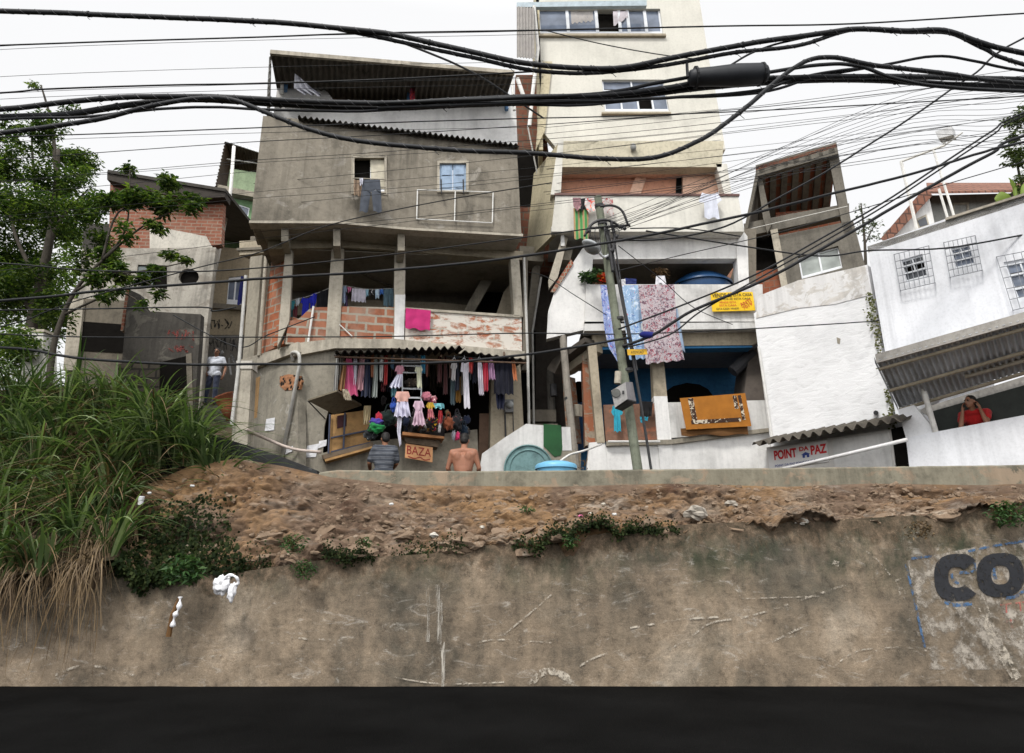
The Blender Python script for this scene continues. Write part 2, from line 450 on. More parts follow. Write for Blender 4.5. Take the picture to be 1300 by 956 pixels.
m = N('stained_render'); v = m.tc.outputs['Object']
a = m.noise(m.mapped((1, 1, .8)), .9, 9, .66); b = m.noise(m.mapped((2.2, 1, 9)), 1.6, 8, .7)
c_ = m.ramp(a, [(.36, (.075, .064, .048, 1)), (.46, (.158, .124, .089, 1)), (.56, (.235, .182, .128, 1)), (.7, (.34, .28, .212, 1))])
c_ = m.mix(.4, c_, m.ramp(b, [(.28, g(.55)), (.5, g(1)), (.72, g(1.25))]), 'MULTIPLY')
st = m.noise(m.mapped((2.3, 1, .4)), 1.15, 9, .7, .9); gx = m.n('ShaderNodeSeparateXYZ'); m.l(v, gx.inputs[0])
topz = m.ramp(m.math('MULTIPLY', gx.outputs[2], .5), [(.2, g(.25)), (.75, g(1))])
c_ = m.mix(m.math('MULTIPLY', m.ramp(st, [(.46, g(0)), (.66, g(.6))]), topz), c_, (.062, .058, .045, 1))
mo = m.noise(m.mapped((1.2, 1, .9), (5, 1, 2)), 1.7, 9, .7); edge = m.ramp(m.math('MULTIPLY', gx.outputs[2], .5), [(.52, g(0)), (.74, g(1))])
c_ = m.mix(m.math('MULTIPLY', m.ramp(mo, [(.44, g(0)), (.6, g(.9))]), edge), c_, (.035, .042, .024, 1))
wh = m.noise(m.mapped((1.2, 1, 3), (1, 1, 7)), 1.9, 12, .8, 1.6)
c_ = m.mix(m.ramp(wh, [(.56, g(0)), (.68, g(.6))]), c_, (.47, .44, .39, 1))
dk = m.noise(m.mapped((.8, 1, .7), (11, 1, 3)), 1.1, 10, .74, .5)
c_ = m.mix(m.ramp(dk, [(.5, g(0)), (.66, g(.75))]), c_, (.085, .077, .06, 1))
hz_ = m.noise(m.mapped((.5, 1, 14), (3, 1, 3)), 1.5, 6, .7)
c_ = m.mix(.2, c_, m.ramp(hz_, [(.3, g(.6)), (.5, g(1)), (.7, g(1.3))]), 'MULTIPLY')
mt = m.noise(v, 7, 12, .8, .3); c_ = m.mix(.75, c_, m.ramp(mt, [(.37, g(.42)), (.47, g(.95)), (.55, g(1.08)), (.65, g(1.5))]), 'MULTIPLY')
at_ = m.n('ShaderNodeAttribute'); at_.attribute_name = 'head'; eg = m.math('ADD', at_.outputs['Fac'], m.math('MULTIPLY', m.math('SUBTRACT', m.noise(m.mapped((1, 1, .6)), 2.6, 10, .75, .4), .5), 1.5))
c_ = m.mix(m.ramp(eg, [(.66, g(0)), (.84, g(.85))]), c_, m.ramp(mt, [(.36, (.018, .02, .011, 1)), (.52, (.10, .07, .045, 1)), (.66, (.25, .18, .12, 1))]))
gr = m.noise(v, 110, 4, .75); c_ = m.mix(.85, c_, m.ramp(gr, [(.3, g(.6)), (.55, g(1.05)), (.7, g(1.3))]), 'MULTIPLY')
m.col(c_); m.bump(m.mix(.5, m.noise(v, 22, 9, .75), a), .7, .035); RWALL = m.m
PARAPET = grime('parapet_render', (.2, .185, .14, 1), .4, 2.2, .6, patch=(.27, .21, .15, 1), patch_at=.56, bump=.5)
m = N('hill_soil'); m.col(m.ramp(m.noise(m.tc.outputs['Object'], 2, 8, .7), [(.3, (.03, .028, .014, 1)), (.6, (.09, .06, .035, 1)), (.75, (.05, .06, .02, 1))]))
m.bump(m.noise(m.tc.outputs['Object'], 12, 8, .7), .8, .08); SOIL = m.m
# ================================================================ GROUND
mb = MB(); mb.grid([[Vector((x, y, .1)) for x in (-300, -60, -20, 0, 20, 60, 300)] for y in (-300, -60, -10, 0, 4, 8.6)])
mk('road', mb, ASPH, kind='structure')
def hz(x, y):
    z = ALLEY + max(0, y-14.5)*.3*(1 if y < 40 else 25.5/(y-14.5))
    if x < -3.6: z += min(1, (-3.6-x)/1.2)*max(0, min(y-10.6, 6))*.42
    return min(z, 12)
mb = MB(); xs = [-300, -120, -60, -30, -16]+[-12+i*.8 for i in range(31)]+[20, 30, 60, 120, 300]
ys = [9.5, 10, 10.6, 11.2, 11.8, 12.5, 13.2, 14, 15, 16, 17, 18, 20, 23, 28, 40, 70, 150, 300]
mb.grid([[Vector((x, y, hz(x, y))) for x in xs] for y in ys]); mk('hillside', mb, SOIL, kind='structure', smooth=True)
# ================================================================ RETAINING WALL
def wy(x, z):
    return 8.0 + .05*z + .035*noise.noise((x*.8, z*1.1, 3)) + .015*noise.noise((x*3.1, z*3, 8))
def onwall(px, py, off=.006):
    Y = 8.0
    for _ in range(4):
        p = P(px, py, Y); Y = wy(p.x, p.z)
    return P(px, py, Y-off)
mb = MB(); xs = [-40, -30, -22, -16]+[-12+.09*i for i in range(267)]+[16, 22, 30, 40]
def wtop(x):
    px = 650 + FPX*x/7.76
    return P(px, interp(YB_T, px)-10, 8.1).z
YB_T = [(-300, 690), (60, 690), (150, 700), (220, 735), (300, 738), (400, 722), (500, 716), (560, 712), (620, 702), (700, 698), (760, 688), (830, 680), (900, 674), (1000, 672), (1100, 668), (1180, 664), (1240, 652), (1300, 646), (1500, 640)]
mb.grid([[Vector((x, wy(x, (-.05+k*.05)*wtop(x)), (-.05+k*.05)*wtop(x))) for x in xs] for k in range(22)])
rwall = mk('retaining_wall', mb, RWALL, label='long stained retaining wall of rough render along the road, painted letters at its right end', cat='retaining wall', smooth=True)
ha = rwall.data.attributes.new('head', 'FLOAT', 'POINT'); ha.data.foreach_set('value', [max(0.0, (k*.05-.55)/.5) for k in range(22) for _ in xs])
BLACKP = wornpaint('worn_black_paint', (.025, .026, .03, 1), .41, 14); BLUEP = wornpaint('worn_blue_paint', (.07, .14, .26, 1), .5, 16)
WHITEP = wornpaint('worn_white_paint', (.36, .32, .27, 1), .53, 4); REDP = wornpaint('worn_red_paint', (.4, .12, .1, 1), .5, 9)
CHALK = wornpaint('chalky_scratches', (.44, .39, .32, 1), .53, 11)
def stroke(mb, pts, w, off=.012, per=8):
    pts = smoothpath([(x, y, 0) for x, y in pts], per); L = []; R = []
    for i, p in enumerate(pts):
        d = pts[min(i+1, len(pts)-1)]-pts[max(i-1, 0)]; d = d.normalized() if d.length > 0 else Vector((1, 0, 0)); nn = Vector((-d.y, d.x, 0))
        ww = w*(1+.25*noise.noise((p.x*.2, p.y*.2, 0)))*.5
        L.append(onwall(*(p+nn*ww).xy, off)); R.append(onwall(*(p-nn*ww).xy, off))
    mb.grid([L, R]); return mb
def ringsec(mb, cx, cy, rxo, ryo, rxi, ryi, a0, a1, off=.016, n=40, rot=0, pw=2):
    rows = []
    for k in range(n+1):
        a = radians(a0+(a1-a0)*k/n); row = []
        for j in range(6):
            t = j/5; rx = rxi+(rxo-rxi)*t; ry = ryi+(ryo-ryi)*t
            c, s = cos(a), sin(a); c = math.copysign(abs(c)**(2/pw), c); s = math.copysign(abs(s)**(2/pw), s)
            x = rx*c; y = -ry*s
            row.append(onwall(cx + x*cos(rot)-y*sin(rot), cy + x*sin(rot)+y*cos(rot), off))
        rows.append(row)
    mb.grid(rows); return mb
mb = MB(); q = [(1152, 712), (1345, 672), (1360, 850), (1180, 850)]
mb.grid([[onwall(*bil(q, i/24, j/16), .008) for i in range(25)] for j in range(17)])
mk('painted_panel', mb, WHITEP, rwall)
mk('painted_letter', ringsec(MB(), 1215, 733, 29, 30, 11, 13, 35, 318, rot=-.06, pw=2.6), BLACKP, rwall, label='black painted letter C')
mk('painted_letter', ringsec(MB(), 1270, 730, 30, 28, 11.5, 12, 0, 360, rot=-.06, pw=2.5), BLACKP, rwall, label='black painted letter O')
mb = MB()
for pts, w in (([(1157, 709), (1183, 706)], 3), ([(1229, 700), (1262, 693), (1345, 680)], 3), ([(1150, 716), (1157, 745), (1166, 785), (1174, 822)], 3),
               ([(1218, 727), (1236, 725), (1237, 714)], 3.5), ([(1208, 728), (1210, 736), (1217, 741)], 3.5), ([(1263, 721), (1262, 728), (1264, 735)], 4),
               ([(1199, 764), (1214, 768), (1234, 766)], 5), ([(1277, 759), (1290, 757), (1302, 748)], 4)):
    stroke(mb, pts, w)
mk('blue_outline', mb, BLUEP, rwall)
mb = MB()
for pts in ([(1270, 768), (1284, 766)], [(1277, 767), (1278, 778)], [(1289, 766), (1302, 764)], [(1295, 766), (1296, 776)], [(1278, 789), (1290, 787)], [(1283, 786), (1285, 797)]): stroke(mb, pts, 2)
mk('red_lettering', mb, REDP, rwall)
mb = MB()
for pts, w in (([(543, 742), (544, 775), (543, 815)], 5), ([(557, 742), (558, 780), (559, 818)], 8), ([(562, 815), (563, 845), (563, 872)], 5)): stroke(mb, pts, w, .01)
mk('lime_drip', mb, wornpaint('lime_drips', (.4, .37, .32, 1), .515, 26, .07), rwall, label='white lime drips running down the wall')
mb = MB()
for pts, w in (([(1248, 770), (1262, 810), (1292, 862)], 14),
               ([(600, 818), (630, 812), (700, 816)], 3), ([(640, 805), (665, 785), (700, 755)], 3.5), ([(672, 870), (690, 853), (712, 856), (735, 872)], 9), ([(800, 797), (830, 792), (857, 787), (915, 783)], 4),
               ([(735, 846), (760, 833), (790, 825)], 4), ([(850, 825), (880, 806), (905, 790), (960, 780), (1075, 742)], 4), ([(70, 857), (100, 846), (140, 848), (170, 858)], 5), ([(255, 835), (290, 830), (320, 822)], 4),
               ([(370, 810), (420, 812)], 4), ([(980, 815), (1010, 800), (1025, 795)], 4), ([(1060, 845), (1090, 826), (1150, 822), (1185, 828)], 3), ([(1140, 735), (1146, 755)], 8), ([(1062, 712), (1060, 718)], 9), ([(940, 760), (1040, 757)], 2.5),
               ([(1100, 700), (1115, 712), (1130, 730)], 3), ([(500, 860), (560, 868), (640, 866)], 3)):
    stroke(mb, pts, w*(.95 if w > 5 else .62))
mk('chalky_streak', mb, CHALK, rwall, label='pale drips and scratches in the render')
# ================================================================ EARTH SLOPE, GRASS BANK, PARAPET
YB_T = [(-300, 740), (60, 735), (150, 740), (220, 742), (300, 738), (400, 722), (500, 716), (560, 712), (620, 702), (700, 698), (760, 688), (830, 680), (900, 674), (1000, 672), (1100, 668), (1180, 664), (1240, 652), (1300, 646), (1500, 640)]
YT_T = [(-300, 640), (100, 640), (160, 628), (240, 592), (300, 582), (360, 592), (420, 606), (520, 616), (700, 618), (850, 614), (1000, 618), (1100, 614), (1250, 616), (1500, 606)]
def dirt(px, t, nz=True):
    y = interp(YB_T, px)*(1-t) + interp(YT_T, px)*t
    wv_ = noise.noise((px*.011, 3, 0))
    t2 = t + .03*sin(2*pi*(2.3*t + wv_*1.6 + px*.0021))*min(1, t*5)*min(1, (1-t)*5)
    Y = 8.19 - .15*min(1, t2/.16) + 1.2*max(0, t2-.1)**1.15/.9**1.15
    p = P(px, y, Y)
    if nz:
        q = Vector((p.x*1.1, p.y*1.3, p.z*2.2))
        d1 = noise.voronoi(Vector((p.x*2.6, p.y*2.6, p.z*4.5))+noise.noise_vector(p*3)*.35)[0]
        d2 = noise.voronoi(Vector((p.x*8, p.y*8, p.z*13))+noise.noise_vector(p*9)*.35)[0]
        rough = max(0, min(1, .32+1.7*noise.noise((p.x*.55, 3, p.z*1.6))+.25*(1-t)))
        dsp = .20*noise.fractal(q, 1.0, 2.1, 5) + rough*(.11*(.45-d1[0]) + .10*min(.25, d1[1]-d1[0])) + (.3+rough)*.05*(.4-d2[0]) + .035*noise.fractal(Vector((p.x*7, 4, p.z*12)), .7, 2.1, 5)
        k = min(1, (1-t)*6)
        p = p + Vector((0, -1, .45))*(dsp*k) + Vector((0, 0, (.2*noise.fractal(Vector((p.x*2.6, 1, 8)), .8, 2.2, 6))*(1-t)**2))
    return p
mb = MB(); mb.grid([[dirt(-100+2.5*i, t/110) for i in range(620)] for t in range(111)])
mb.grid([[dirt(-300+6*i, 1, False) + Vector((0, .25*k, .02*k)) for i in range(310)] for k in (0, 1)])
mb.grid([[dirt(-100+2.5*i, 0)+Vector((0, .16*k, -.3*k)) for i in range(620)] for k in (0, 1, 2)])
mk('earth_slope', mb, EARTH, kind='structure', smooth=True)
mb = MB(); top = [(405+12*i) for i in range(110)]
fr = []; bk_ = []
for i, px in enumerate(top):
    y = interp([(405, 600), (425, 596.5), (600, 598), (900, 595), (1300, 590), (1800, 583)], px) + .5*noise.noise((px*.09, 0, 0)) + .3*noise.noise((px*.4, 0, 2))
    p = P(px, y, 9.42 + .01*noise.noise((px*.05, 1, 1))); fr.append(p)
rows = [[Vector((p.x, p.y + .012*noise.noise((p.x*2, k*3, 1)), 1.5+(p.z-.02-1.5)*k/5)) for p in fr] for k in range(6)]
rows += [[p + Vector((0, .02, 0)) for p in fr], [p + Vector((0, .2, .0)) for p in fr], [Vector((p.x, p.y+.22, 1.5)) for p in fr]]
mb.grid(rows); mb.grid([[rows[k][0] for k in (0, 5, 6, 7, 8)], [Vector((rows[k][0].x, rows[8][0].y, min(rows[k][0].z, rows[0][0].z))) for k in (0, 5, 6, 7, 8)]])
mk('parapet_wall', mb, PARAPET, label='low mossy parapet wall edging the alley above the earth slope', cat='parapet')
DARKT = grime('dark_wet_concrete', (.02, .021, .022, 1), .5, 3, .3, patch=(.1, .1, .1, 1), patch_at=.62, bump=.4, rough=.55)
Rp = Fac(320, 580, 9.62, 0)
mb = MB().poly(Rp, [(120, 610), (190, 562), (225, 551), (258, 549), (300, 561), (350, 577), (402, 597), (408, 640), (220, 640)], 0, .18)
mk('ramp_wall', mb, DARKT, label='low black sloping side wall beside the grass at the foot of the concrete post', cat='ramp wall')
# grass bank
GT = [(-320, 470), (0, 505), (80, 505), (150, 512), (200, 535), (240, 566), (262, 592), (290, 640)]
GB = [(-320, 760), (0, 740), (120, 715), (150, 700), (185, 672), (220, 650), (250, 645), (290, 660)]
def bank(px, t):
    y = interp(GB, px)*(1-t) + interp(GT, px)*t
    Y = 7.75 + 2.5*t + max(0, (px-140)/100)*2.4
    p = P(px, y, Y); d = .22*noise.fractal((p.x*1.2, p.y*1.2, p.z*1.5), 1, 2, 4)
    return p + Vector((0, -d, d*.5))
mb = MB(); bank_rows = [[bank(-320+10*i, t/16) for i in range(61)] for t in range(17)]
bank_rows.append([p + Vector((0, .8, .35)) for p in bank_rows[-1]]); bank_rows.append([Vector((p.x, 13.2, hz(p.x, 13.2)-.1)) for p in bank_rows[-1]])
mb.grid(bank_rows); mk('grass_bank', mb, SOIL, kind='structure', smooth=True)
def blades(n, place, L0, L1, w, name, mat, label, droop=(.5, 1.1), segs=6, up=1.0, fwd=.35, cat='tall grass'):
    vs = []; fs = []
    for k in range(n):
        b = place()
        L = random.uniform(L0, L1); a = random.uniform(0, 2*pi); h = Vector((cos(a), sin(a)*.8-fwd, 0)); 
        if h.length < .05: h = Vector((0, -1, 0))
        h.normalize(); dr = random.uniform(*droop); lean = random.uniform(.1, .5)
        side = Vector((-h.y, h.x, 0)); ww = w*random.uniform(.6, 1.3); base = len(vs)
        for i in range(segs+1):
            s = i/segs
            p = b + Z*(up*L*(s - dr*.62*s*s*s)) + h*(L*(lean*s + .55*dr*s*s))
            k2 = ww*(1-s)**.7*min(1, .55+s*2) if i < segs else 0
            vs += [p - side*k2, p + side*k2 + Z*k2*.3]
        for i in range(segs): fs.append([base+2*i, base+2*i+1, base+2*i+3, base+2*i+2])
    return frombase(name, vs, fs, mat, label=label, cat=cat, kind='stuff')
GRASSM = leaf_m('guinea_grass', (.03, .055, .02, 1), (.075, .12, .042, 1), (.21, .26, .13, 1), .3)
DRYM = leaf_m('dry_grass', (.06, .037, .018, 1), (.13, .085, .042, 1), (.22, .155, .085, 1), .1)
clumps = []
while len(clumps) < 400:
    px = random.uniform(-300, 300); t = random.random()**.8
    if px > 150 and t < .22+(px-150)/240: continue
    q = bank(px, t)
    if px > 185: q = P(px, interp(GT, px)*t + interp(GB, px)*(1-t), 9.35)
    clumps.append(q-Z*.04)
def tussocks(clumps, kmin, kmax, dry, mat, nm, label, cat):
    vs = []; fs = []
    for c in clumps:
        big = random.uniform(.65, 1.25)
        for k in range(random.randint(kmin, kmax)):
            a = random.uniform(0, 2*pi); h = Vector((cos(a), sin(a)*.8-.3, 0)).normalized(); rad = random.uniform(0, .09)
            b = c + h*rad; L = random.uniform(.55, 1.25)*big; lean = random.uniform(.06, .5); dr = random.uniform(.2, 1.15) + dry; w = random.uniform(.009, .032)*(.55 if dry else 1)
            side = Vector((-h.y, h.x, 0)); tw = random.uniform(-.6, .6); n0 = len(vs); sg = 9
            for i in range(sg+1):
                s = i/sg
                p = b + Z*(L*(s*.95 - dr*.68*s**2.6)) + h*(L*(lean*s + .6*dr*s**2.2))
                ww = w*min(1, .5+2*s)*(1-s)**.6 if i < sg else 0
                sd_ = side*cos(tw*s) + Z*sin(tw*s)
                vs += [p - sd_*ww + Z*ww*.5, p, p + sd_*ww + Z*ww*.5]
            for i in range(sg):
                q = n0+3*i; fs += [[q, q+1, q+4, q+3], [q+1, q+2, q+5, q+4]]
    frombase(nm, vs, fs, mat, label=label, cat=cat, kind='stuff', smooth=True)
tussocks(clumps, 9, 19, 0, GRASSM, 'tall_grass', 'tall green grass arching over the bank at the left', 'tall grass')
dry_c = [c for c in clumps if random.random() < .3] + [bank(random.gauss(135, 28), random.uniform(.25, .75)) for _ in range(40)]
tussocks(dry_c, 5, 11, .7, DRYM, 'withered_grass', 'withered brown blades mixed into the green grass', 'dry grass')
def dplace():
    px = random.uniform(-120, 195); t = random.uniform(0, .8); return bank(px, t) - Vector((0, .03, 0))
vs = []; fs = []
tufts = [(dplace(), random.uniform(.4, 1.45), random.uniform(-.5, .5)) for _ in range(230)]
for k in range(3800):
    tb, tl, tx = random.choice(tufts); b = tb + Vector((random.gauss(0, .07), -.03, random.gauss(0, .06))); L = tl*random.uniform(.35, 1.0); segs = 8; w = random.choice((.0015, .002, .003, .004, .007)); base = len(vs)
    dx = tx*.5+random.gauss(0, .22); out = random.uniform(.02, .3); ph = random.uniform(0, 6); up0 = random.uniform(.0, .5); kk = random.uniform(.3, 1.6)
    for i in range(segs+1):
        s = i/segs
        p = b + Vector((dx*L*s**1.3 + .03*sin(ph+s*5*kk), -out*(1-(1-s)**2) - .02, L*(up0*s*(1-s)*1.6 - s*s*.8 - .12*s) + .015*sin(ph*2+s*9)))
        ww = w*(1-.6*s); p2 = p + Vector((ww, .002, ww*.3))
        vs += [p + Vector((-ww, 0, -ww*.3)), p2]
    for i in range(segs): fs.append([base+2*i, base+2*i+1, base+2*i+3, base+2*i+2])
frombase('dry_grass', vs, fs, DRYM, label='dead brown grass stems and roots hanging down over the wall at the left', cat='dry grass', kind='stuff')
# leaf clouds
def leafcloud(cs, n, size, flat=.5, asp=.45, bend=.2):
    """n small folded leaves spread through ellipsoids (centre, rx, ry, rz)"""
    vs = []; fs = []
    wts = [c[1]*c[2]*c[3] for c in cs]
    for c in random.choices(cs, [w**.75 for w in wts], k=n):
        o = Vector(c[0]); d = Vector((random.gauss(0, 1), random.gauss(0, 1), random.gauss(0, 1))).normalized()
        r = random.random()**.45
        p = o + Vector((d.x*c[1]*r, d.y*c[2]*r, d.z*c[3]*r))
        if noise.noise(p*1.7) < -.28: continue
        a = random.uniform(0, 2*pi); e = Vector((cos(a), sin(a), random.uniform(-.7, .4))).normalized()
        sd_ = e.cross(Vector((random.gauss(0, flat), random.gauss(0, flat), 1))).normalized()
        nn = sd_.cross(e); L = size*random.uniform(.6, 1.35); w = L*asp; b = len(vs)
        vs += [p, p + e*L*.45 + sd_*w*.5 + nn*L*bend*.3, p + e*L - nn*L*bend, p + e*L*.45 - sd_*w*.5 + nn*L*bend*.3]
        fs.append([b, b+1, b+2, b+3])
    return vs, fs
def plant(name, base, cs, n, size, mat, label, cat='plant', stems=5, asp=.4):
    root = thing(name, base, label, cat)
    vs, fs = leafcloud(cs, n, size, .6, asp)
    frombase('foliage', vs, fs, mat, parent=root)
    mb = MB()
    for k in range(stems):
        c = random.choice(cs); e = Vector(c[0]) + Vector((random.uniform(-1, 1)*c[1], random.uniform(-1, 1)*c[2], random.uniform(-.2, .8)*c[3]))*.6
        mid = Vector(base).lerp(e, .5) + Vector((random.uniform(-.03, .03), -.02, .05)); mb.tube(smoothpath([base, mid, e], 4), .006, 5, .003)
    mk('stem', mb, DRYM, root); return root
LEAFG = leaf_m('weed_leaves', (.02, .05, .015, 1), (.045, .10, .03, 1), (.09, .16, .05, 1), .25)
MOSSM = leaf_m('moss_leaves', (.006, .011, .004, 1), (.013, .021, .007, 1), (.035, .045, .015, 1), .1); MOSSM.node_tree.nodes['Principled BSDF'].inputs['Specular IOR Level'].default_value = .03
for px, py, Y, r, n, sz, lab in ((232, 722, 7.72, .2, 260, .085, 'fern-like weed hanging on the wall head left of the white plastic bag'),
        (372, 690, 7.9, .14, 200, .05, 'bright green weed in a hollow of the earth slope right of the plastic bag'),
        (385, 722, 7.85, .13, 220, .045, 'low green weed on the wall head below the earth ledge'),
        (462, 688, 7.95, .09, 90, .045, 'tiny weed on the earth slope below the man in the striped shirt'),
        (716, 688, 7.9, .14, 190, .06, 'leafy weed growing from the wall head below the blue water drum'),
        (668, 646, 8.5, .08, 50, .05, 'small sprig of weed in the bare earth below the shirtless man'),
        (1280, 652, 7.95, .2, 300, .06, 'dark leafy bush at the right end of the earth slope'),
        (1168, 672, 7.9, .14, 140, .045, 'dry tuft of weeds above the painted letter C'),
        (962, 634, 8.9, .13, 120, .04, 'flat green patch of weeds on the earth under the white house')):
    c = P(px, py, Y); plant('weed', c - Z*r*.5, [(c, r*1.2, r*.6, r*.8)], n, sz, LEAFG if 'dry' not in lab else DRYM, lab, stems=4)
vs = []; fs = []
for k in range(11000):
    px = random.gauss(222, 48) if random.random() < .5 else random.uniform(300, 860)
    t = abs(random.gauss(0, .12 if px > 300 else .42))
    if px > 300 and noise.noise((px*.012, 2, 3)) < -.05: continue
    if t > .9 or (px < 310 and t > .75 - max(0, 180-px)*.02): continue
    p = dirt(px, t) + Vector((random.gauss(0, .02), -.02-random.random()*.05, random.gauss(0, .02)))
    a = random.uniform(0, 6.28); e = Vector((cos(a), -.4, sin(a)-.5)).normalized()*random.uniform(.015, .06 if px < 310 else .035); sd_ = e.cross(Vector((0, -1, .3))).normalized()*e.length*.45; b = len(vs)
    vs += [p, p+e*.5+sd_, p+e, p+e*.5-sd_]; fs.append([b, b+1, b+2, b+3])
frombase('moss_cover', vs, fs, MOSSM, label='dark moss and creepers along the head of the retaining wall', cat='moss', kind='stuff')
# stones
STONE = grime('field_stone', (.3, .27, .23, 1), .5, 9, 0, bump=.5); PALE = grime('pale_rubble', (.55, .52, .46, 1), .6, 9, 0, bump=.4)
def rock(c, r, seed, mb=None):
    mb = mb or MB(); rr = random.Random(seed); m2 = MB().ball((0, 0, 0), 1, 1, 1, 11, 8); b = len(mb.v)
    for v_ in m2.v:
        k = 1 + .5*noise.noise(v_*1.5+Vector((seed, 0, 0))) + .22*noise.cell(v_*2.4+Vector((seed, 5, 0))) 
        mb.v.append(Vector(c) + Vector((v_.x*r*1.3, v_.y*r, v_.z*r*.75))*k)
    mb.f += [[i+b for i in q] for q in m2.f]; mb.mi += m2.mi; return mb
for i, (px, py, Y, r, mt, lab) in enumerate(((885, 652, 8.2, .1, STONE, 'grey boulder in the earth slope under the white sheets'), (1201, 644, 8.35, .045, PALE, 'pale stone on the earth slope left of the dark bush'),
        (1233, 645, 8.3, .04, PALE, 'pale stone beside the dark bush at the right'), (1018, 662, 8.1, .06, PALE, 'whitish lump of rubble on the wall head below the white house'),
        (551, 679, 8.0, .035, PALE, 'small white stone on the earth below the BAZA board'),
        (928, 640, 8.5, .06, STONE, 'brown clod of earth standing right of the grey boulder'))):
    mk('stone', rock(P(px, py, Y), r, i*3.3), mt, label=lab, cat='stone')
mb = MB()
CLOD = grime('earth_clods', (.2, .145, .1, 1), .5, 9, 0, bump=.5)
for k in range(1500):
    px = random.uniform(170, 1295); t = random.uniform(.06, .95)**.8; p = dirt(px, t); r = random.choice((.005, .007, .01, .013, .018, .034)); 
    m2 = MB().ball(p, r*1.3, r, r*.8, 6, 4); b = len(mb.v); mb.v += [v_+Vector((random.gauss(0, r*.25), random.gauss(0, r*.2), random.gauss(0, r*.22))) for v_ in m2.v]; mb.f += [[i+b for i in q] for q in m2.f]; mb.mi += m2.mi
mk('rubble', mb, CLOD, label='loose stones and clods scattered over the earth slope', cat='rubble', kind='stuff')
import bmesh
def chunk(mb, c, rx, ry, rz, rr):
    bm = bmesh.new()
    for _ in range(16):
        d = Vector((rr.gauss(0, 1), rr.gauss(0, 1), rr.gauss(0, 1))).normalized(); bm.verts.new((d.x*rx, d.y*ry, d.z*rz))
    bmesh.ops.convex_hull(bm, input=bm.verts); bm.verts.ensure_lookup_table(); bm.verts.index_update()
    used = {v for f in bm.faces for v in f.verts}; idx = {}; vs_ = []
    tilt = Matrix.Rotation(rr.uniform(-.35, .35), 3, 'Y') @ Matrix.Rotation(rr.uniform(-.5, .2), 3, 'X')
    for v in used: idx[v] = len(vs_); vs_.append(Vector(c) + tilt @ v.co)
    mb.add(vs_, [[idx[v] for v in f.verts] for f in bm.faces]); bm.free(); return mb
rr = random.Random(31)
ROCKM = grime('crumbling_rock', (.19, .135, .092, 1), .4, 5, 0, patch=(.29, .235, .18, 1), patch_at=.6, bump=.9, bscale=30)
mb = MB()
for k in range(230):
    z_ = rr.random()
    if z_ < .5: px, t = rr.gauss(480, 100), rr.betavariate(1.6, 2.6)
    elif z_ < .7: px, t = rr.gauss(760, 70), rr.betavariate(2, 2)
    elif z_ < .85: px, t = rr.gauss(1110, 60), rr.betavariate(2, 2)
    else: px, t = rr.uniform(300, 1290), rr.random()*.2
    if not 270 < px < 1295 or t > .93: continue
    k_ = rr.choice((.03, .04, .05, .07, .1))*(1.2 if t < .5 else .8)
    chunk(mb, dirt(px, t) - Vector((0, -k_*.35, k_*.3)), k_*rr.uniform(1.1, 2.2), k_, k_*rr.uniform(.4, .8), rr)
mk('broken_rock', mb, ROCKM, label='angular lumps of crumbling rock and concrete bedded in the earth slope', cat='rubble', kind='stuff')
# litter
WHITEPL = plain('white_plastic', (.7, .7, .72, 1), .35, .1, 20)
def crumple(c, rx, ry, rz, seed, n=16, m_=12, amp=.35, fr=1.6):
    mb = MB().ball((0, 0, 0), 1, 1, 1, n, m_)
    mb.v = [Vector(c) + Vector((v_.x*rx, v_.y*ry, v_.z*rz))*(1+amp*noise.fractal(v_*fr+Vector((seed, seed*2, 0)), 1, 2, 4)) for v_ in mb.v]; return mb
bag = thing('plastic_bag', P(287, 745, 7.68), 'white plastic carrier bag caught on roots at the head of the retaining wall', 'plastic bag')
mb = crumple(P(282, 743, 7.68), .085, .06, .085, 3, 30, 22, .5, 1.7); b2_ = crumple(P(294, 752, 7.66), .045, .035, .085, 5, 24, 18, .5, 1.8); b = len(mb.v); mb.v += b2_.v; mb.f += [[i+b for i in q] for q in b2_.f]; mb.mi += b2_.mi
mk('bag_body', mb, WHITEPL, bag, smooth=True)
mb = MB().tube(smoothpath([P(284, 737, 7.66), P(290, 730, 7.64), P(300, 733, 7.64), P(302, 741, 7.66), P(293, 743, 7.66)], 6), [.010+.008*abs(sin(i*.6)) for i in range(25)], 7); mk('bag_handle', mb, WHITEPL, bag, smooth=True)
st_ = thing('stick', P(217, 805, 7.8), 'brown stick with a white rag tied to it hanging down the retaining wall', 'stick')
mk('stick_shaft', MB().tube([P(214, 808, 7.78), P(219, 780, 7.76), P(228, 758, 7.78)], .03, 8, .018), plain('wet_wood', (.12, .06, .02, 1)), st_)
mb = MB(); mb.tube(smoothpath([P(219, 796, 7.72), P(222, 782, 7.7), P(227, 772, 7.7), P(229, 758, 7.72)], 5), [.02+.012*sin(i*1.3) for i in range(16)], 8); mk('rag', mb, WHITEPL, st_, smooth=True)
cup = MB().lathe(P(178, 641, 8.35), [(.028, 0), (.036, .09), (.038, .1), (.033, .098), (.026, .01)], 16); mk('paper_cup', cup, WHITEPL, label='white paper cup lying upright on the earth beside the grass', cat='cup', smooth=True)
COLS = [(.55, .55, .54, 1), (.6, .15, .3, 1), (.5, .47, .4, 1), (.1, .15, .4, 1)]
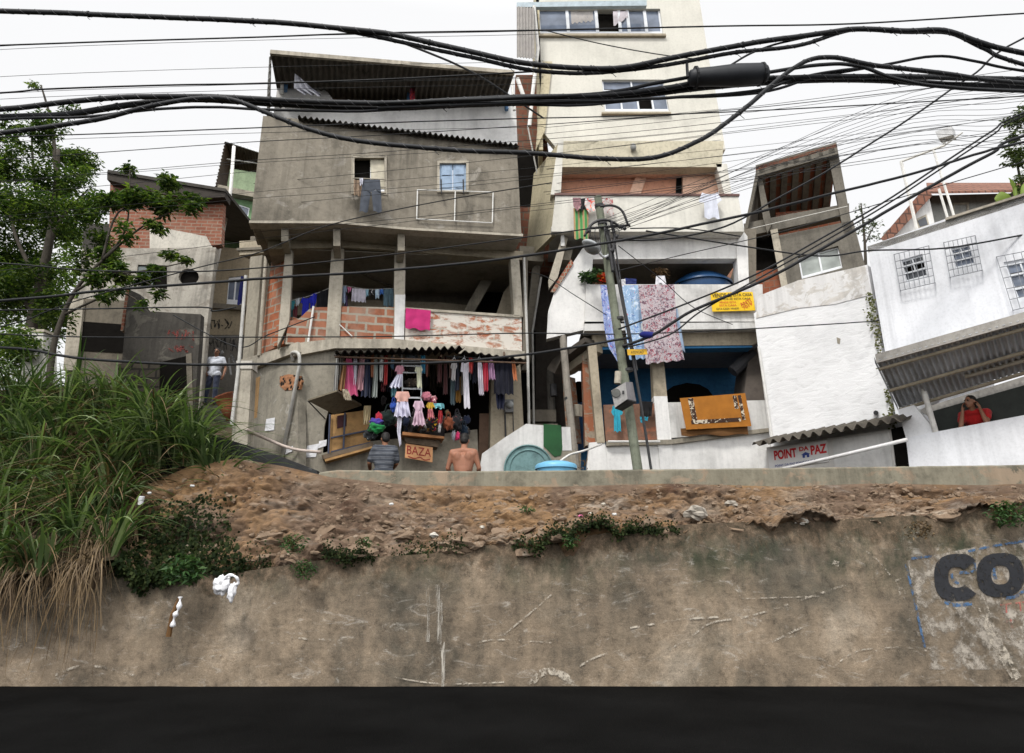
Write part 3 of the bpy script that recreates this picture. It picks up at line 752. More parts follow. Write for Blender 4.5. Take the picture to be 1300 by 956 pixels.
for i, (px, py, Y, c, lab) in enumerate(((190, 626, 8.6, 0, 'scrap of white paper on the earth beside the paper cup'), (244, 617, 8.8, 0, 'white wrapper on the earth below the black ramp wall'), (737, 655, 8.35, 1, 'pink wrapper on the eroded earth under the pole'),
        (780, 653, 8.35, 0, 'white paper scrap in the hollow of eroded earth right of the pink wrapper'), (750, 652, 8.4, 2, 'crumpled cream paper next to the pink wrapper'), (747, 665, 8.2, 3, 'dark blue bottle cap scrap under the pink wrapper'),
        (766, 640, 8.6, 2, 'cream paper scrap highest in the eroded hollow'), (497, 640, 8.45, 0, 'white scrap on the pale earth below the striped man'), (612, 669, 8.1, 2, 'cream strip of paper at the wall head left of the sprig'))):
    mk('litter', crumple(P(px, py, Y-.12), .03, .02, .016, i*2.2, 8, 6), plain('litter_paper_%s' % 'abcdefghi'[i], COLS[c], .6), label=lab, cat='litter')
# ================================================================ GREY HOUSE
CONC = grime('weathered_concrete', (.30, .27, .215, 1), .5, 1.3, .55, bump=.4)
PLAS = grime('grey_brown_plaster', (.225, .2, .16, 1), .5, 1.8, .7, patch=(.30, .275, .235, 1), patch_at=.6, bump=.55, fine=9)
SHOPW = grime('shop_plaster', (.29, .265, .215, 1), .5, 1.5, .5, patch=(.42, .4, .36, 1), patch_at=.63, bump=.4)
BEIGE = grime('beige_plaster', (.36, .31, .23, 1), .65, 1.4, .35, bump=.3)
PALEC = grime('pale_concrete', (.42, .38, .31, 1), .55, 1.5, .6, bump=.4)
BRICKG = brick('clay_blocks', G, (.27, .10, .055, 1), (.36, .155, .09, 1), (.32, .285, .23, 1), .36, .17, .026)
BRICKP = brick('painted_clay_blocks', G, (.34, .12, .06, 1), (.42, .16, .08, 1), (.38, .34, .28, 1), .36, .17, .022, cover=(.60, .56, .50, 1), cover_at=.47)
BRICKL = brick('clay_blocks_side', GL, (.32, .105, .05, 1), (.40, .15, .075, 1), (.28, .25, .2, 1), .34, .17, .018)
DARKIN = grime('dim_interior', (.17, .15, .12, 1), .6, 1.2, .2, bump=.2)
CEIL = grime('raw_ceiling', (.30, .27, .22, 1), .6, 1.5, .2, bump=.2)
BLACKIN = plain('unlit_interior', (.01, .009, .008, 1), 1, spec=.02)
WHITEW = grime('white_limewash', (.72, .71, .69, 1), .72, 1.2, .3, bump=.3)
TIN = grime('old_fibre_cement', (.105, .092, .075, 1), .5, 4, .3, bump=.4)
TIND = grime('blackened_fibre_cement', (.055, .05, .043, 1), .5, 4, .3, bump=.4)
ALU = plain('white_aluminium', (.72, .74, .77, 1), .4, .08)
PVC = plain('grey_plastic_pipe', (.46, .45, .42, 1), .45, .2)
PVCW = plain('white_plastic_pipe', (.66, .65, .62, 1), .4, .15)
RUST = plain('rusty_iron', (.09, .055, .035, 1), .8, .4, 20)
IRON = plain('dark_iron', (.035, .035, .037, 1), .5, .3, 20)
WOOD = plain('bare_plywood', (.40, .23, .09, 1), .7, .3, 5)
WOODD = plain('grey_old_wood', (.15, .11, .075, 1), .8, .35, 8)
BLUEW = plain('pale_blue_shutter', (.27, .36, .48, 1), .6, .2, 6)
CREAMW = plain('cream_shutter', (.5, .46, .36, 1), .6, .2, 6)
GLASS = glass_m('blue_grey_glass', (.16, .19, .25, 1)); GLASSD = glass_m('dark_glass', (.04, .045, .055, 1))
gh = thing('grey_house', Vector((G.O.x-1, G.O.y+1, ALLEY)), 'unfinished grey plastered house with brick balcony and clothes shop below, tin shed on its roof', 'house')
H = lambda name, mb, mat, **k: mk(name, mb, mat, gh, **k)
def ceil_slab(F, pts, off0, off1, th=.12):
    """horizontal slab whose front lower edge shows at pts (pixels) on F at offset off0, running back to off1"""
    a, b = F.hit(*pts[0], off0), F.hit(*pts[1], off0); d = F.n*(off1-off0)
    mb = MB(); return mb.prism([a, b, b+d, a+d], [p+Z*th for p in (a, b, b+d, a+d)])
# -- upper storey
up_out = [(334, 147), (380, 151), (656, 187), (659, 240), (662, 299), (515, 291), (430, 283), (318, 282), (324, 230)]
w1 = [(449, 199), (489, 199), (489, 243), (449, 243)]; w2 = [(557, 206), (593, 206), (593, 242), (557, 242)]
H('upper_wall', MB().poly(GU, up_out, 0, .16, [w1, w2]), PLAS)
a, b = GU.hit(318, 281), GU.hit(333, 148)
mb = MB()
for F0, ptsL in ((GU, [(334, 147), (318, 282)]),):
    p, q = GU.hit(334, 147), GU.hit(318, 282); d = Vector((-.15, 1, 0)).normalized()*3.2
    mb.prism([q, p, p+d, q+d], [x+Vector((.12, .05, 0)) for x in (q, p, p+d, q+d)])
H('side_wall', mb, PLAS)
H('upper_slab', ceil_slab(G, [(340, 315), (664, 329)], -.05, -2.8, .02), CEIL)
# overhang underside and lip
A, B = GU.hit(318, 282), GU.hit(663, 299); C_ = GU.hit(430, 283); D_ = GU.hit(515, 291)
mb = MB(); dn = GU.n*-.95
for p, q in ((A, C_), (C_, D_), (D_, B)): mb.prism([p, q, q+dn, p+dn], [x+Z*.05 for x in (p, q, q+dn, p+dn)])
H('overhang', mb, CEIL)
mb = MB()
pts_ = [GU.hit(x, y, .02) for x, y in ((316, 283), (430, 283.5), (515, 291.5), (664, 300))]
for p, q in zip(pts_, pts_[1:]): mb.prism([p, q, q+Z*.05, p+Z*.05], [x-GU.n*.25 for x in (p, q, q+Z*.05, p+Z*.05)])
H('slab_lip', mb, PALEC)
for (x0, x1, y0, y1) in ((357, 366, 285, 306), (423, 432, 285, 312), (505, 514, 291, 318)):
    mb = MB().poly(G, R4(x0, y0+3, x1, y1), .58, .6); H('bracket', mb, CONC)
# roof edge: corrugated
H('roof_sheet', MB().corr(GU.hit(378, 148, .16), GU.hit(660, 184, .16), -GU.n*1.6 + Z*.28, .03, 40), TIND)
# windows of the upper storey
wf = H('window', MB().poly(GU, R4(447, 197, 491, 245), .03, .06, [R4(450, 200, 488, 243)]), PALEC)
mk('pane', MB().poly(GU, R4(450, 200, 470, 243), -.14, .02), BLACKIN, wf)
mk('shutter', MB().poly(GU, [(470, 202), (489, 200), (490, 240), (471, 238)], -.04, .03), CREAMW, wf)
mb = MB()
for x0, y0, x1, y1 in ((447, 197, 447, 245), (490, 198, 491, 247), (446, 197, 491, 198), (447, 226, 491, 228), (447, 236, 491, 238), (446, 246, 491, 247)):
    mb.tube([GU.hit(x0, y0, .22), GU.hit(x1, y1, .22)], .012, 6)
for x, y in ((447, 197), (490, 198), (447, 245), (491, 246)): mb.tube([GU.hit(x, y, .22), GU.hit(x, y, 0)], .01, 6)
mk('rail', mb, PALEC, wf)
wf = H('window', MB().poly(GU, R4(555, 204, 595, 244), .02, .08, [R4(558, 207, 592, 241)]), PALEC, label='window with pale blue wooden shutters')
for k in (0, 1):
    x0 = 558+17*k; mk('shutter', MB().poly(GU, R4(x0+.5, 207, x0+16.5, 241), -.03, .04).poly(GU, R4(x0+3, 210, x0+14, 222), -.015, .012).poly(GU, R4(x0+3, 225, x0+14, 238), -.015, .012), BLUEW, wf)
mb = MB()
for x in (560, 588):
    mb = MB(); mb.tube([GU.hit(x, 228, .16), GU.hit(x+.5, 245, .16), GU.hit(x+.5, 245, 0)], .014, 6); mk('hook', mb, IRON, wf)
mb = MB()
for x0, y0, x1, y1 in ((530, 241, 626, 244), (530, 241, 529, 278), (578, 243, 577, 280), (626, 244, 625, 282), (529, 278, 625, 283)): mb.tube([GU.hit(x0, y0, .05), GU.hit(x1, y1, .05)], .013, 6)
H('pipe_frame', mb, PVCW, label='thin pale pipe frame below the blue shutters')
# -- middle storey
beam = [(385, 303), (440, 304), (520, 310), (664, 321), (664, 333), (515, 320), (440, 315), (384, 314)]
H('beam', MB().poly(G, [(340, 300), (440, 304), (520, 310), (664, 319), (664, 330), (515, 319), (440, 314), (340, 316)], .02, .3), BEIGE)
F2 = G
for pts, mt, lb in (([(421, 316), (437, 316), (431, 432), (413, 432)], PALEC, None), ([(501, 318), (515, 319), (513, 438), (500, 438)], WHITEW, 'column painted white on its lower half'), ([(648, 326), (659, 327), (664, 402), (653, 402)], PALEC, None), ([(362, 318), (372, 318), (367, 408), (352, 440)], PALEC, None)):
    H('column', MB().poly(G, pts, .03, .24), mt if lb is None else PALEC)
H('column_paint', MB().poly(G, [(501.5, 374), (514.5, 374), (512.5, 437), (500.5, 437)], .036, .02), WHITEW)
bp = H('brick_parapet', MB().poly(G, [(366, 408), (380, 404), (392, 393), (398, 390), (418, 390), (414, 436), (362, 437)], 0, .14).poly(G, [(431, 389), (501, 390), (501, 430), (429, 431)], 0, .14), BRICKG)
H('painted_parapet', MB().poly(G, [(514, 392), (560, 395), (662, 402), (663, 446), (514, 437)], .0, .14), BRICKP)
H('coping', MB().poly(G, [(514, 390), (660, 400), (660, 403), (514, 393)], .03, .2), PALEC)
H('floor_slab', MB().poly(G, [(372, 436), (415, 431), (500, 430), (600, 440), (666, 446), (666, 456), (600, 450), (500, 442), (425, 442), (372, 452)], .12, .3), PALEC)
H('floor', ceil_slab(G, [(372, 446), (666, 452)], 0, -3.0, .1), CEIL)
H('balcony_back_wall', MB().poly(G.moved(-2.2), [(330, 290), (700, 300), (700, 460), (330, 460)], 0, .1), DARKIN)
H('balcony_lintel', MB().poly(G.moved(-2.0), [(378, 378), (560, 384), (600, 388), (600, 400), (360, 400)], 0, .1), BEIGE)
H('stair_underside', MB().poly(G.moved(-1.2), [(626, 328), (640, 330), (602, 396), (588, 396)], 0, .5), CONC)
H('stair_wall', MB().poly(G.moved(-.9), [(640, 370), (648, 360), (652, 400), (630, 400)], 0, .1), BEIGE)
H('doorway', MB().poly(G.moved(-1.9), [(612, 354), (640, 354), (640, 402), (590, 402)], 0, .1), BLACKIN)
H('end_wall', MB().prism([G.hit(664, 326, 0), G.hit(664, 456, 0), G.hit(664, 456, 0)-G.n*3, G.hit(664, 326, 0)-G.n*3], [x+G.u*.1 for x in (G.hit(664, 326, 0), G.hit(664, 456, 0), G.hit(664, 456, 0)-G.n*3, G.hit(664, 326, 0)-G.n*3)]), DARKIN)
# angled left end of the balcony
H('side_brick_panel', MB().poly(GL, [(345, 326), (364, 322), (352, 440), (330, 450)], -.03, .12), BRICKL)
H('side_beam', MB().poly(GL, [(304, 306), (380, 302), (380, 316), (304, 324)], .02, .22), BEIGE)
for pts in ([(318, 326), (333, 324), (322, 452), (308, 456)],): H('column', MB().poly(GL, pts, .04, .22), CONC)
mb = MB().tube([GL.hit(338, 326, .1), GL.hit(329, 452, .1)], .04, 10); H('drain_pipe', mb, PALEC)
H('side_parapet', MB().poly(GL, [(352, 408), (372, 402), (376, 432), (346, 440)], .02, .12), BRICKL)
H('side_slab', MB().poly(GL, [(303, 462), (378, 434), (378, 446), (303, 474)], .1, .35), PALEC)
H('side_floor', ceil_slab(GL, [(303, 462), (378, 440)], .06, -2.4, .08), CEIL)
H('side_roof', ceil_slab(GL, [(300, 318), (384, 314)], .06, -2.4, .06), DARKIN)
H('side_dark', MB().poly(GL.moved(-1.6), [(318, 300), (420, 296), (420, 455), (312, 455)], 0, .05), DARKIN)
mb = MB().tube([G.hit(349, 390, .06), G.hit(341, 440, .06)], .02, 6); H('pipe_stub', MB().tube([G.hit(398, 389, .05), G.hit(391, 436, .05)], .022, 8), PVCW)
mb = MB().tube([G.hit(431, 412, .04), G.hit(447, 427, .04)], .012, 6); H('pipe_stub', mb, PVCW)
# -- ground storey
H('shop_wall', MB().poly(G, [(378, 446), (428, 442), (430, 470), (412, 540), (408, 610), (378, 610)], 0, .18), SHOPW)
H('side_shop_wall', MB().poly(GL, [(300, 470), (378, 446), (378, 612), (290, 612)], 0, .18), SHOPW)
H('orange_patch', MB().poly(GL, [(312, 484), (330, 478), (326, 530), (309, 536)], .006, .005), grime('raw_orange_render', (.36, .22, .1, 1), .6, 3, .3, bump=.4))
mb = MB().tube(smoothpath([GL.hit(372, 458, .03), GL.hit(371, 448, .12), GL.hit(379, 449, .12), GL.hit(380.5, 462, .09)], 5) + [GL.hit(379, 470, .07), GL.hit(357, 585, .05)], .032, 10); H('down_pipe', mb, PVC, smooth=True)
# vent of pierced blocks
m = N('pierced_vent'); vo = m.n('ShaderNodeTexVoronoi'); vo.inputs['Scale'].default_value = 13; m.l(m.tc.outputs['Object'], vo.inputs[0])
m.col(m.ramp(vo.outputs['Distance'], [(.36, (.012, .01, .008, 1)), (.5, (.34, .16, .08, 1))])); m.bump(vo.outputs['Distance'], .8, .03)
H('vent_block', MB().poly(GL, [(355, 478), (366, 475), (381, 477), (383, 484), (380, 494), (362, 496), (355, 490)], .01, .05), m.m)
H('counter_wall', MB().poly(G, [(410, 575), (470, 560), (515, 556), (606, 545), (608, 610), (408, 610)], .0, .15), CONC)
H('shop_pillar', MB().poly(G, [(624, 448), (660, 452), (668, 600), (622, 600)], .0, .2), BEIGE)
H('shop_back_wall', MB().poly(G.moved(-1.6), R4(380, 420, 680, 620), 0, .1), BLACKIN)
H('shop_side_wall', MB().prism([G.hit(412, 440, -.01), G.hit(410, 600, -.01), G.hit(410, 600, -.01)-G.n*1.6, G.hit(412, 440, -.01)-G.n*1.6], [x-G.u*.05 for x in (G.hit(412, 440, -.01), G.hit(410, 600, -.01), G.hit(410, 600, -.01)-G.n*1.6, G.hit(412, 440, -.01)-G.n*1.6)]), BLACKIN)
H('shop_door', MB().poly(G.moved(-.5), [(609, 525), (624, 525), (623, 585), (607, 585)], 0, .04), plain('pinkish_board', (.3, .19, .13, 1), .7))
H('corner_pipe', MB().tube([G.hit(665, 325, .05), G.hit(668, 400, .05), G.hit(670, 455, .05), G.hit(672, 560, .05)], .028, 8), PVC)
# awning over the shop
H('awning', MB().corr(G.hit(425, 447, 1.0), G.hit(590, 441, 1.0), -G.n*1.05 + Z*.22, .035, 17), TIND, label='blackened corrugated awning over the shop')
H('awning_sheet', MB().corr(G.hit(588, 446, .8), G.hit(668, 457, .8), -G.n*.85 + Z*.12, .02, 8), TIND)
mb = MB()
for x in (430, 500, 560, 640): mb.tube([G.hit(x, 452, .9), G.hit(x, 447, .02)], .02, 6)
mb.tube([G.hit(425, 453, .9), G.hit(668, 461, .9)], .018, 6); H('awning_frame', mb, RUST)
# swing-up shutter, plywood window behind a grille, ledges
H('flap_shutter', (lambda a, b, c: MB().prism([a, b, c, a+c-b], [x+Z*.03 for x in (a, b, c, a+c-b)]))(G.hit(391, 509, .75), G.hit(428, 497, .75), G.hit(459, 515, .06)), grime('grey_board', (.2, .17, .12, 1), .6, 5, .3))
H('flap_prop', MB().tube([G.hit(391, 509, .73), G.hit(413, 532, .05)], .012, 6), IRON)
pw = H('plywood_window', MB().poly(G, [(418, 527), (470, 520), (470, 565), (417, 575)], .02, .05), WOOD)
mb = MB()
for (x0, y0, x1, y1) in ((419, 526, 417, 576), (438, 524, 436, 570), (420, 556, 470, 546), (420, 574, 470, 562)): mb.tube([G.hit(x0, y0, .08), G.hit(x1, y1, .08)], .018, 6)
mk('grille', mb, plain('blue_grey_bar', (.06, .07, .11, 1), .5), pw)
mk('dark_gap', MB().poly(G, [(428, 528), (440, 526), (440, 541), (428, 544)], .03, .012), plain('dark_red_cloth', (.06, .012, .016, 1)), pw)
H('ledge', MB().poly(G, [(408, 578), (473, 561), (474, 566), (410, 583)], .25, .3), WOODD)
H('ledge_board', MB().poly(G, [(412, 583), (474, 566), (474, 568.5), (413, 586)], .26, .28), WOOD)
H('shelf', MB().poly(G, [(511, 548), (564, 554), (564, 557), (511, 552)], .45, .5), plain('orange_brown_wood', (.36, .16, .06, 1), .6, .25))
H('shelf_front', MB().poly(G, [(512, 553), (561, 558), (556, 568), (516, 562)], .28, .3), WOODD)
H('shelf_backing', MB().poly(G, [(514, 530), (566, 536), (564, 554), (512, 548)], .02, .05), plain('dark_goods', (.03, .026, .026, 1)))
H('floor_landing', MB().poly(G, [(606, 585), (640, 585), (640, 612), (606, 612)], -.2, .3), CONC)
# electricity meter on the pillar
em = thing('electric_meter', G.hit(647, 523, .1), 'round glass electricity meter with cables on the beige shop pillar', 'electric meter')
mk('meter_case', MB().poly(G, R4(641, 507, 652, 523), .1, .1), plain('meter_grey', (.15, .15, .15, 1), .5), em)
mk('meter_dial', MB().lathe(G.hit(647, 514, .1), [(.075, 0), (.07, .06), (.045, .085), (.001, .09)], 18, G.n), plain('meter_glass', (.32, .33, .33, 1), .15), em, smooth=True)
mk('conduit', MB().tube([G.hit(641, 520, .03), G.hit(642, 556, .03)], .016, 6).tube([G.hit(651, 520, .03), G.hit(652, 548, .03)], .01, 6), IRON, em)
# -- roof terrace under tin
H('terrace_wall', MB().poly(GU.moved(-.5), [(352, 112), (414, 114), (424, 128), (560, 136), (655, 133), (657, 185), (380, 170), (345, 160)], 0, .14), WHITEW)
e0, e1 = GU.hit(343, 66.5, .55), GU.hit(653, 92.5, .55)
H('tin_roof', MB().corr(e0, e1, -GU.n*4.0 + Z*.12, .03, 42), TIN)
H('roof_fascia', MB().prism([e0+Z*.05+GU.n*.02, e1+Z*.05+GU.n*.02, e1-Z*.04+GU.n*.02, e0-Z*.04+GU.n*.02], [x-GU.n*.04 for x in (e0+Z*.05, e1+Z*.05, e1-Z*.04, e0-Z*.04)]), PALEC)
mb = MB()
for pts, off in (([(359, 72), (358, 120)], -.35), ([(649, 94), (653, 140)], -.3)): mb = MB().tube([GU.hit(*pts[0], off), GU.hit(*pts[1], off)], .035, 8); H('roof_post', mb, PVCW)
for pts in ([(366, 74), (362, 116)], [(521, 96), (518, 136)], [(642, 100), (643, 140)]): H('roof_post', MB().tube([GU.hit(*pts[0], -.4), GU.hit(*pts[1], -.4)], .045, 8), plain('blue_paint_post', (.07, .16, .3, 1), .5), label='blue roof post')
H('roof_brace', MB().tube([GU.hit(492, 96, -1.2), GU.hit(496, 122, -1.0)], .05, 6), PALEC)
H('roof_purlin', MB().tube([e0-GU.n*1.2-Z*.06, e1-GU.n*1.2-Z*.06], .03, 6).tube([e0-GU.n*2.6-Z*.04, e1-GU.n*2.6-Z*.04], .03, 6), RUST)
H('side_sheet', MB().corr(GU.hit(343, 66.5, .5), GU.hit(340, 123, .3), -GU.n*1.5+Vector((-.2, 0, 0)), .02, 6), plain('side_tin', (.3, .29, .27, 1), .6))
# passage between the houses
ga = thing('narrow_house', P(680, 560, 15.5), 'narrow dark brick house squeezed between the grey house and the yellow block', 'house')
Fn = Fac(672, 300, 14.6, 8)
BRN = brick('dark_clay_blocks', Fn, (.15, .055, .032, 1), (.19, .075, .045, 1), (.12, .09, .065, 1), .25, .2, .02)
mk('wall', MB().poly(Fn, [(655, 95), (684, 95), (705, 262), (705, 345), (655, 345)], 0, .2), BRN, ga)
mk('lower_wall', MB().poly(Fn, R4(655, 345, 720, 620), -.6, .2), grime('dark_passage', (.06, .05, .042, 1), .5, 1.5, .3), ga)
mk('opening', MB().poly(Fn, [(656, 190), (688, 190), (694, 262), (658, 262)], .01, .02), BLACKIN, ga)
mk('ledge', MB().poly(Fn, [(660, 312), (690, 314), (690, 332), (660, 330)], .5, .5), CONC, ga)
mk('inner_post', MB().poly(Fn, [(676, 340), (687, 330), (672, 470), (662, 470)], .3, .2), DARKIN, ga)
mk('pipe', MB().tube([Fn.hit(687, 352, .4), Fn.hit(676, 420, .4), Fn.hit(678, 560, .4)], .025, 8), PVC, ga); mk('pipe', MB().tube([Fn.hit(670, 160, .2), Fn.hit(686, 240, .2)], .02, 6), PVC, ga)
mk('step', MB().poly(Fn, [(672, 520), (706, 520), (706, 535), (672, 535)], .3, .6).poly(Fn, [(670, 538), (708, 538), (708, 560), (670, 560)], .7, .6), DARKIN, ga)
# concrete post at the left corner
cp_ = thing('concrete_post', P(303, 560, 11.2), 'square pale concrete post at the left corner of the grey house beside the stairs', 'post')
Fp = Fac(305, 500, 11.2, 0)
mk('shaft', MB().poly(Fp, [(301, 468), (319, 468), (314, 565), (294, 565)], 0, .24), PALEC, cp_)
mk('cap', MB().poly(Fp, [(300, 458), (320, 458), (320, 468), (300, 468)], .02, .26), grime('post_cap', (.5, .47, .42, 1), .6, 4, .2), cp_)
mk('mast', MB().tube([Fp.hit(312, 350, .02), Fp.hit(303, 465, .02), Fp.hit(294, 540, .06)], .03, 8), PVC, cp_)
mk('handrail', MB(), PVC, cp_) if False else None
hr = mk('handrail', MB().tube(smoothpath([Fp.hit(312, 545, .1), G.hit(338, 557, .3), G.hit(372, 570, .3), G.hit(408, 574, .3)], 5), .028, 8), plain('pale_pink_pipe', (.5, .42, .37, 1), .5), label='pale pipe rail sloping from the concrete post to the shop counter', cat='handrail', smooth=True)
# papers pasted on the side wall
PAPER = plain('pasted_paper', (.68, .68, .7, 1), .7, .1)
for (q, lab) in (([(338, 532), (349, 530), (348, 546), (336, 547)], 'white leaflet pasted highest on the shop side wall left of the down pipe'), ([(377, 563), (386, 561), (383, 579), (373, 580)], 'torn white poster right of the down pipe near the floor'), ([(390, 566), (405, 563), (401, 580), (386, 581)], 'widest white poster pasted under the flap shutter'), ([(405, 560), (415, 558), (414, 566), (404, 569)], 'small white scrap pasted beside the plywood window'), ([(363, 570), (372, 566), (371, 573), (362, 577)], 'small torn patch of paper just left of the torn poster')):
    F_ = GL if q[0][0] < 376 else G
    mb = MB(); mb.grid([[F_.hit(*bil(q, i/6, j/6), .012+.012*abs(noise.noise((i*.8, j*.8, q[0][0])))) for i in range(7)] for j in range(7)]); mk('poster', mb, PAPER, label=lab, cat='poster')
# BAZA board
sb = thing('shop_sign', G.hit(532, 588, .35), 'orange plywood board lettered BAZA in dark red hung on the counter wall', 'sign')
q = [(515, 563), (549.5, 568), (549, 587), (514, 581)]
mk('board', MB().poly(G, q, .34, .02), plain('orange_board', (.55, .28, .13, 1), .7, .15), sb)
REDINK = plain('dark_red_ink', (.25, .015, .015, 1), .6)
mk('lettering', textmesh('BAZA', G, [(517, 565.5), (547.5, 570), (547, 580), (516.5, 576)], .346, .0), REDINK, sb)
mb = MB(); pts = smoothpath([G.hit(518, 579, .346), G.hit(526, 582, .346), G.hit(533, 580.5, .346), G.hit(539, 584, .346), G.hit(546, 583, .346)], 4); mb.grid([[p+Z*.008 for p in pts], [p-Z*.008 for p in pts]]); mk('underline', mb, REDINK, sb)
# ================================================================ YELLOW APARTMENT BLOCK
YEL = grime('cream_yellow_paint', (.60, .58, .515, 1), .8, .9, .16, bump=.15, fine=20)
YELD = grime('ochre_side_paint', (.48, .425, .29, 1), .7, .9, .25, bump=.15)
YELP = grime('pale_cream_paint', (.62, .60, .54, 1), .8, .9, .25, bump=.15)
TERR = grime('terracotta_paint', (.60, .31, .205, 1), .75, .8, .15, bump=.15); TERL = grime('salmon_paint', (.74, .48, .35, 1), .8, .9, .1, bump=.1)
WHITE2 = grime('grey_white_wall', (.60, .59, .57, 1), .6, 1.5, .55, patch=(.42, .4, .37, 1), patch_at=.66, bump=.35)
BLUEP2 = grime('blue_porch_paint', (.035, .15, .31, 1), .7, .9, .2, bump=.15)
yb = thing('apartment_building', Vector((YB.O.x, YB.O.y+2, ALLEY)), 'tall cream yellow apartment block with terracotta balcony and white aluminium windows', 'apartment block')
Yk = lambda name, mb, mat, **k: mk(name, mb, mat, yb, **k)
W1 = [(682, 11), (838, 11), (842, 42), (684, 42)]; W2 = [(764, 101), (842, 101), (850, 141), (768, 141)]
Yk('front_wall', MB().poly(YB, [(678, -60), (876, -60), (888, 0), (900, 75), (909, 120), (921, 190), (708, 190), (690, 168), (684, 90)], 0, .2, [W1, W2]), YEL)
p, q = YB.hit(920.3, 190, -.21), YB.hit(875.3, -60, -.21); d = Vector((.02, 1, 0))*7
p2, q2 = YB.hit(684, 190), YB.hit(678, -60)
mb = MB().prism([q2, q, q+d, q2+d], [x+Z*.1 for x in (q2, q, q+d, q2+d)]); Yk('roof', mb, PALEC)
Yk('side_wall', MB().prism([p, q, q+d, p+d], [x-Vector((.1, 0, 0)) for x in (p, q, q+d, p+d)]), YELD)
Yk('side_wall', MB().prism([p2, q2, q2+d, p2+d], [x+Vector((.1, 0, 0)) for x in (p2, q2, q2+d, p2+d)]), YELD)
def window(F, q, cols, parent, off=-.06, fr=ALU, gl=GLASS, fw=.035, opens=(), rows=((0, 1),), name='window', label=None):
    """aluminium window filling the pixel quad q: outer frame, mullions, one pane per light"""
    w = mk(name, MB().poly(F, q, off, .06, [subq(q, fw*.55, fw*1.8, 1-fw*.55, 1-fw*1.8)]), fr, parent, label=label)
    for r, (t0, t1) in enumerate(rows):
        cl = cols[r] if isinstance(cols[0], (list, tuple)) else cols
        for i in range(len(cl)-1):
            s0, s1 = cl[i], cl[i+1]
            if i > 0: mk('mullion', MB().poly(F, subq(q, s0-fw*.35, t0+.04, s0+fw*.35, t1-.04), off+.006, .05), fr, w)
            op = (r, i) in opens
            mk('pane', MB().poly(F, subq(q, s0+fw*.35, t0+.05, s1-fw*.35, t1-.05), off-(.12 if op else .03), .012), BLACKIN if op else gl, w)
        if r > 0: mk('transom', MB().poly(F, subq(q, .02, t0-.025, .98, t0+.025), off+.008, .05), fr, w)
    return w
w = window(YB, W1, [0, .24, .475, .66, .73, .87, 1], yb, opens=((0, 2),), label='wide window of six lights, one slid open')
mk('curtain', clothmesh(MB(), YB, subq(W1, .27, .08, .27, .55)[0:1]+subq(W1, .27, .08, .28, .6)[3:], subq(W1, .45, .08, .45, .5)[0:1]+subq(W1, .45, .08, .44, .5)[3:], -.085, 5, .006, 8, 20), cloth_m('cream_curtain', (.45, .42, .4, 1)), w, smooth=True)
mk('hung_cloth', clothmesh(MB(), YB, [(778, 14), (779, 33)], [(797, 14), (797, 22)], -.05, 2, .01, 8, 8), cloth_m('white_cloth_in_window', (.6, .55, .58, 1)), w, smooth=True)
window(YB, W2, [[0, .47, 1], [0, .27, .53, .76, 1]], yb, rows=((0, .36), (.36, 1)), opens=((1, 2),), label='window with two fixed upper lights over sliding panes')
Yk('sill', MB().poly(YB, [(682, 42.5), (845, 42.5), (846, 45), (682, 45)], .08, .1), BEIGE)
Yk('sill', MB().poly(YB, [(764, 142), (852, 142), (852, 144), (764, 144)], .08, .1), BEIGE)
Yk('canopy', MB().poly(YB, [(656, 3), (821, 0), (821, 7), (656, 9)], .35, .1), plain('pale_blue_sheet', (.36, .43, .47, 1), .5), label='pale blue sheet canopy over the top window')
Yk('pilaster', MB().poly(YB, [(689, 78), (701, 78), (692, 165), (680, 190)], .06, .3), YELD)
Yk('side_cladding', MB().corr(YB.hit(656, 8, .5), YB.hit(678, 10, .5), Vector((0, 0, -1.55)), .02, 6), plain('grey_tin_sheet', (.33, .31, .29, 1), .5), label='grey corrugated sheet hung beside the top window')
Yk('white_pipe', MB().tube([YB.hit(678, 8, .45), YB.hit(683, 62, .3), YB.hit(676, 120, .3), YB.hit(672, 160, .3)], .045, 8), PVCW)
Yk('white_pipe', MB().tube([YB.hit(657, 100, .4), YB.hit(668, 132, .4)], .05, 8), PVCW)
# terracotta balcony floor
BF = YB.moved(.55)
Yk('balcony_beam', MB().poly(BF, [(713, 179), (919, 179), (916, 212), (711, 212)], 0, .3), grime('cream_beam', (.52, .475, .36, 1), .8, .9, .2, bump=.15))
Yk('balcony_post', MB().poly(BF, [(709, 177), (715.5, 177), (712, 247), (699, 247)], .01, .25), YELP)
Yk('balcony_post', MB().poly(BF, [(909, 208), (923, 208), (929, 248), (920, 248)], 0, .25), YELP)
sd_pts = [BF.hit(711, 179, -.02), BF.hit(700, 300, -.02)]; dd = Vector((-.42, 1, 0))*1.7
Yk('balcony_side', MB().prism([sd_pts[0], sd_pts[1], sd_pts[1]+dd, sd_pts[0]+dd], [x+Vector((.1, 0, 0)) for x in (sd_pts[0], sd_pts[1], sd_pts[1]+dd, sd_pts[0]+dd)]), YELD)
Yk('balcony_ceiling', ceil_slab(BF, [(711, 212), (918, 212)], -.02, -.7, .06), TERL)
Yk('balcony_back_wall', MB().poly(YB, R4(705, 192, 912, 255), .06, .1), TERR)
Yk('balcony_side_wall', MB().poly(YB, R4(867, 196, 911, 262), .2, .13), TERL)
Yk('balcony_brace', MB().poly(YB, [(816, 200), (830, 200), (812, 250), (797, 250)], .12, .05), TERL)
Yk('balcony_doorway', MB().poly(YB, [(860, 205), (867, 205), (866, 262), (857, 262)], .09, .02), BLACKIN)
Yk('balcony_parapet', MB().poly(BF, [(705, 248), (937, 248), (945, 294), (700, 294)], .15, .16), YELP)
